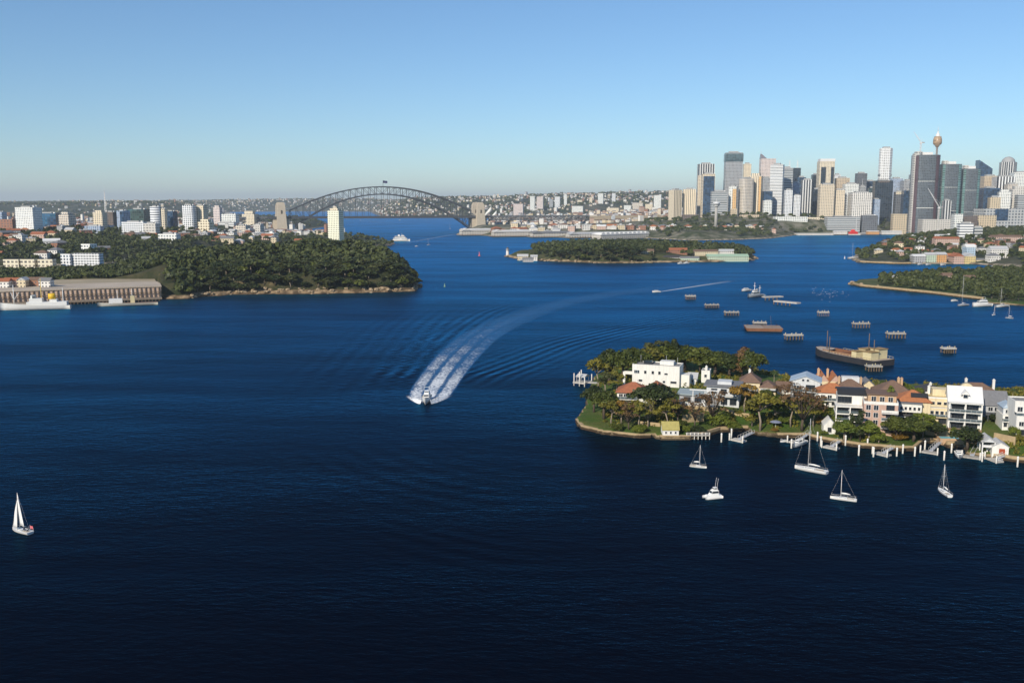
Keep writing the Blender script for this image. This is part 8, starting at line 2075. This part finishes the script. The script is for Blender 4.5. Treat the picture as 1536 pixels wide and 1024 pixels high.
# ------------------------------------------------------------------ trees and gardens of the near point
GUM, DOME, BARE, TALL, BUSH = 'gum', 'dome', 'bare', 'tall', 'bush'
rg = random.Random(5)
NT = [  # px, foot py, height px, width px, shape, leaf, words
 (897, 585, 42, 26, GUM, 'olive', 'olive leaved tree at the outer end of the wooded tip'), (914, 577, 52, 32, DOME, 'dark', 'dark tall tree above the ferry wharf'), (934, 574, 50, 32, DOME, 'fig', 'broad green tree left of the big white building'),
 (952, 566, 44, 34, DOME, 'fig', 'round green tree behind the corner of the big white building'), (973, 561, 40, 34, DOME, 'olive', 'olive tree directly behind the big white building'), (1000, 557, 42, 44, DOME, 'fig', 'broadest fig behind the white roof room'),
 (1026, 558, 40, 40, DOME, 'fig', 'spreading fig right of the white roof room'), (1050, 560, 34, 34, GUM, 'fig', 'green tree behind the white chimney'), (1072, 563, 36, 38, DOME, 'fig', 'green dome tree behind the grey modern house'), (1094, 565, 36, 34, DOME, 'dark', 'dark tree on the back shore above the modern house'),
 (1113, 568, 40, 30, TALL, 'rust', 'tall brownish tree at the right end of the back wood'), (1128, 570, 44, 28, DOME, 'fig', 'last tree of the back wood beside the cream house'), (1012, 560, 44, 20, TALL, 'dark', 'tall dark conifer behind the big white building'), (987, 556, 40, 26, GUM, 'gum', 'airy gum among the figs of the back wood'),
 (908, 592, 30, 24, GUM, 'gum', 'open gum beside the ferry wharf walkway'), (925, 588, 26, 22, GUM, 'olive', 'pale stemmed gum left of the red hipped roof'), (891, 618, 40, 26, DOME, 'dark', 'dark tree at the edge of the tip lawn'), (906, 628, 44, 30, DOME, 'fig', 'thick green tree over the tip lawn'),
 (917, 640, 36, 24, GUM, 'olive', 'olive tree closest to the lawn sea wall'), (932, 636, 32, 26, GUM, 'gold', 'yellowing tree below the red hipped roof'), (943, 644, 34, 26, BARE, 'rust', 'thin winter tree with pale stems, near the stone wall'), (958, 642, 36, 28, GUM, 'olive', 'loose olive tree under the great fig'),
 (972, 640, 34, 26, BARE, 'olive', 'half bare olive tree under the great fig'), (981, 622, 46, 50, DOME, 'dark', 'great dark fig with a smooth round crown'), (1000, 640, 36, 28, GUM, 'olive', 'yellow green tree above the small boathouse'), (1016, 636, 34, 26, BARE, 'rust', 'bare reddish tree above the small boathouse'),
 (1000, 612, 24, 22, BARE, 'olive', 'olive twiggy tree at the foot of the big white building'), (1042, 641, 34, 24, BARE, 'rust', 'bare tree before the tall retaining wall'), (1068, 638, 44, 34, BARE, 'rust', 'wide bare branched tree below the modern house terraces'), (1117, 618, 38, 34, GUM, 'gold', 'golden leaved tree below the cream house'),
 (1080, 638, 22, 26, BUSH, 'bright', 'rounded green shrub over the lawn landing'), (1140, 646, 50, 40, GUM, 'olive', 'big olive gum leaning over the sea wall'), (1128, 640, 36, 26, TALL, 'olive', 'tall slim olive tree left of the big olive gum'), (1163, 632, 38, 26, DOME, 'bright', 'bright green tree between cream house and rusty tree'),
 (1174, 606, 26, 20, BARE, 'rust', 'dull red winter tree beside the low white cottage'), (1203, 646, 54, 48, BARE, 'rust', 'huge rusty half bare tree in front of the pale grey house'), (1186, 640, 40, 30, GUM, 'olive', 'olive tree left of the huge rusty tree'), (1220, 640, 40, 30, GUM, 'olive', 'olive brown tree right of the huge rusty tree'),
 (1231, 636, 30, 22, DOME, 'bright', 'green tree above the little summerhouse'), (1276, 660, 34, 18, TALL, 'dark', 'slim dark tree before the white framed house'), (1266, 662, 30, 24, DOME, 'bright', 'bright shrub tree right of the little summerhouse'), (1290, 662, 40, 22, TALL, 'dark', 'dark cypress like tree before the pink apartments'),
 (1303, 662, 30, 22, DOME, 'bright', 'bright green tree at the foot of the pink apartments'), (1334, 644, 54, 22, TALL, 'bright', 'tall bright tree against the orange side of the pink apartments'), (1344, 660, 36, 26, DOME, 'fig', 'rounded green tree left of the orange roofed cream house'), (1370, 662, 36, 36, DOME, 'fig', 'large rounded fig before the orange roofed cream house'),
 (1384, 655, 30, 22, GUM, 'bright', 'light green tree right of the large rounded fig'), (1404, 660, 24, 20, DOME, 'dark', 'small dark round tree by the swimming pool'), (1451, 674, 34, 32, DOME, 'dark', 'dark dense tree overhanging the jetty below the white house'), (1493, 634, 16, 12, BUSH, 'dark', 'dark shrub at the dark grey house'),
 (1503, 634, 14, 12, BUSH, 'bright', 'bright shrub before the small white house'), (1350, 592, 20, 22, DOME, 'bright', 'bright round tree before the wide brown roof'), (1380, 594, 14, 12, BUSH, 'bright', 'yellow green shrub by the back shore'), (1415, 594, 16, 14, BUSH, 'bright', 'yellow green bush right of the dark roofed low house'),
 (1523, 611, 16, 18, BUSH, 'bright', 'yellow green bush under the right hand palm'), (1190, 596, 22, 18, BARE, 'rust', 'small dull red tree left of the pale grey house'), (1150, 600, 18, 16, BUSH, 'fig', 'small dark green shrub below the cream house'), (1256, 640, 20, 16, BUSH, 'bright', 'garden shrub behind the little summerhouse'),
 (1318, 664, 18, 18, BUSH, 'bright', 'low bright hedge bush over the sea wall'), (1100, 646, 10, 18, BUSH, 'bright', 'low hedge on the lawn landing'), (1046, 648, 10, 16, BUSH, 'dark', 'low dark bush behind the timber landing'), (1028, 646, 10, 14, BUSH, 'bright', 'low bright bush beside the small boathouse'),
 (1520, 655, 18, 12, BUSH, 'bright', 'climbing shrub between the edge houses'), (960, 648, 12, 16, BUSH, 'bright', 'low bush on the wall near the tip'), (925, 645, 12, 14, BUSH, 'fig', 'dark low bush on the tip lawn'), (1395, 640, 18, 12, BUSH, 'fig', 'dark shrub between orange roofed and narrow cream houses'),
]
for px, py, hp, wp, st, lf, lab in NT:
    x, y, z = land_a.hit(px, py); mp = mpp(y, z)
    plant((st, lf, (sum(map(ord, st + lf)) % 5) + rg.randrange(2), 0), x, y, z - .2, hp * mp * 1.22, wp * mp * 1.28, lab, 'tree' if st != BUSH else 'shrub', None, 'tree' if st != BUSH else 'shrub', rg.uniform(0, 6.28))
for px, py, hp, lab in ((1161, 584, 34, 'slender palm on the back shore beside the cream house'), (1322, 588, 22, 'dark palm before the dredging barge'), (1518, 606, 28, 'palm rising behind the small white house'), (1502, 600, 14, 'short palm beside the grey iron roof')):
    x, y, z = land_a.hit(px, py); mp = mpp(y, z); plant(('palm', 'palm', 2, 0), x, y, z, hp * mp * .92, hp * mp * .6, lab, 'palm', None, 'palm_tree')
# undergrowth: leafy ground cover in the gardens, too thick to count
def undergrowth():
    r = np.random.RandomState(12); X = r.uniform(land_a.x0, land_a.x1, 9000); Y = r.uniform(land_a.y0, land_a.y1, 9000); d, ins = seg_dist(X, Y, land_a.P); Z = land_a.zz(X, Y); ok = ins & (d > 3.2) & clear_many(X, Y)
    nz = fbm(X, Y, 22, 9); P = []
    for x, y, z, o, q, dd in zip(X, Y, Z, ok, nz, d):
        if not o: continue
        px, py = to_px(x, y, z)
        if px > 1900 or q < (-.05 if py < 640 else .35): continue
        if px < 905 and py > 612: continue
        P.append((x, y, z - .3, r.uniform(.9, 2.6), r.uniform(1.5, 3.6)))
    V = []; T = []
    for x, y, z, h, w in P:
        k = 26; dd = r.normal(size=(k, 3)); dd /= np.linalg.norm(dd, axis=1)[:, None]; dd[:, 2] = np.abs(dd[:, 2]); p = np.array((x, y, z)) + dd * np.array((w / 2, w / 2, h)) * r.uniform(.6, 1, (k, 1)); n_ = dd + r.normal(size=(k, 3)) * .6; n_ /= np.linalg.norm(n_, axis=1)[:, None]
        a = np.cross(n_, r.normal(size=(k, 3))); a /= np.linalg.norm(a, axis=1)[:, None]; b = np.cross(n_, a); s = r.uniform(.3, .6, (k, 1)); V.append(np.stack([p - a * s, p - b * s * .6, p + a * s, p + b * s * .6], 1)); T.append(np.clip(r.uniform(0, .7) + r.uniform(0, .35, k), 0, 1))
    V = np.concatenate(V).reshape(-1, 3); o = link('undergrowth', raw_mesh('undergrowth', V, np.arange(len(V)).reshape(-1, 4), LEAF['olive'], {'tint': ('FACE', np.concatenate(T))})); tag(o, 'leafy undergrowth filling the gardens between the houses', 'undergrowth', None, 'stuff')
undergrowth()

# the row of houses goes on beyond the frame
for i, (px, py) in enumerate(((1592, 640), (1640, 655), (1694, 648), (1750, 662), (1620, 612), (1700, 618), (1790, 640))):
    x, y, z = land_a.hit(px, py); small_house(x, y, z, i % 6, WALLS[i * 3 % 16], ROOFS[i * 5 % 18], -.25, 1.15, 'houses continuing along the point', None)
for i, (px, py) in enumerate(((1570, 668), (1612, 672), (1668, 680), (1725, 684), (1780, 690), (1600, 600), (1660, 606), (1740, 612))):
    x, y, z = land_a.hit(px, py); plant(('dome', 'fig', 1 + i % 2, 0), x, y, z, 7 + i % 3, 7, 'leafy green tree on the point beyond the edge houses', 'tree', 'trees beyond the edge houses')
# smaller garden shrubs
def shrubs():
    for i in range(64):
        px = rg.uniform(1180, 1535) if i % 3 else rg.uniform(1020, 1180); py = rg.uniform(636, 672) if px > 1230 else rg.uniform(604, 648)
        x, y, z = land_a.hit(px, py)
        if not clear(x, y, -1.0) or not land_a.inside(x, y, 1.5): continue
        lf = rg.choice(('bright', 'bright', 'olive', 'fig', 'gold')); h = rg.uniform(1.6, 4.2)
        o = plant(('bush', lf, 1 + i % 2, 0), x, y, z - .2, h, h * rg.uniform(.8, 1.3), None, 'shrub', 'garden shrubs of the near point', 'shrub')
        auto(o, {'bright': 'light green', 'olive': 'olive', 'fig': 'dark green', 'gold': 'golden'}[lf] + (' tall' if h > 3 else ' low') + ' garden shrub', 'shrub', 'garden shrubs of the near point')
shrubs()
# ------------------------------------------------------------------ labels for the repeats: what each stands beside
def finish_labels():
    by = {}
    for o, desc in AUTO:
        px, py = to_px(o.location[0], o.location[1], o.location[2] + 4)
        m = min(MARKS, key=lambda q: abs(q[0] - px) + 1.6 * abs(q[1] - py))
        dx, dy = px - m[0], py - m[1]
        rel = ('right of' if dx > 0 else 'left of') if abs(dx) > abs(dy) * 1.3 else ('below' if dy > 0 else 'above')
        by.setdefault((desc, rel, m[2]), []).append((px, o))
    for (desc, rel, m), v in by.items():
        v.sort(key=lambda q: q[0])
        for i, (px, o) in enumerate(v):
            if len(v) == 1: o['label'] = f'{desc} {rel} {m}'
            elif len(v) == 2: o['label'] = f'{desc} {rel} {m}, {("left", "right")[i]} one'
            else: o['label'] = f'{desc} {rel} {m}, {ORD[min(i, 11)]} from left'
finish_labels()
# ------------------------------------------------------------------ haze: one closed box of even thin air round everything
hz = MB().box(-48000, 48000, -24000, 48000, -8, 520)
ho = hz.build('haze', [])
hm = bpy.data.materials.new('haze_air'); hm.use_nodes = True
hn = hm.node_tree.nodes; hn.remove(hn['Principled BSDF'])
pv = hn.new('ShaderNodeVolumePrincipled')
pv.inputs['Color'].default_value = (.84, .94, 1.0, 1)
pv.inputs['Density'].default_value = 4.8e-5
pv.inputs['Anisotropy'].default_value = 0.0
hm.node_tree.links.new(pv.outputs[0], hn['Material Output'].inputs['Volume'])
ho.data.materials.append(hm)
ho['kind'] = 'stuff'; ho['label'] = 'thin blue haze hanging over the harbour'
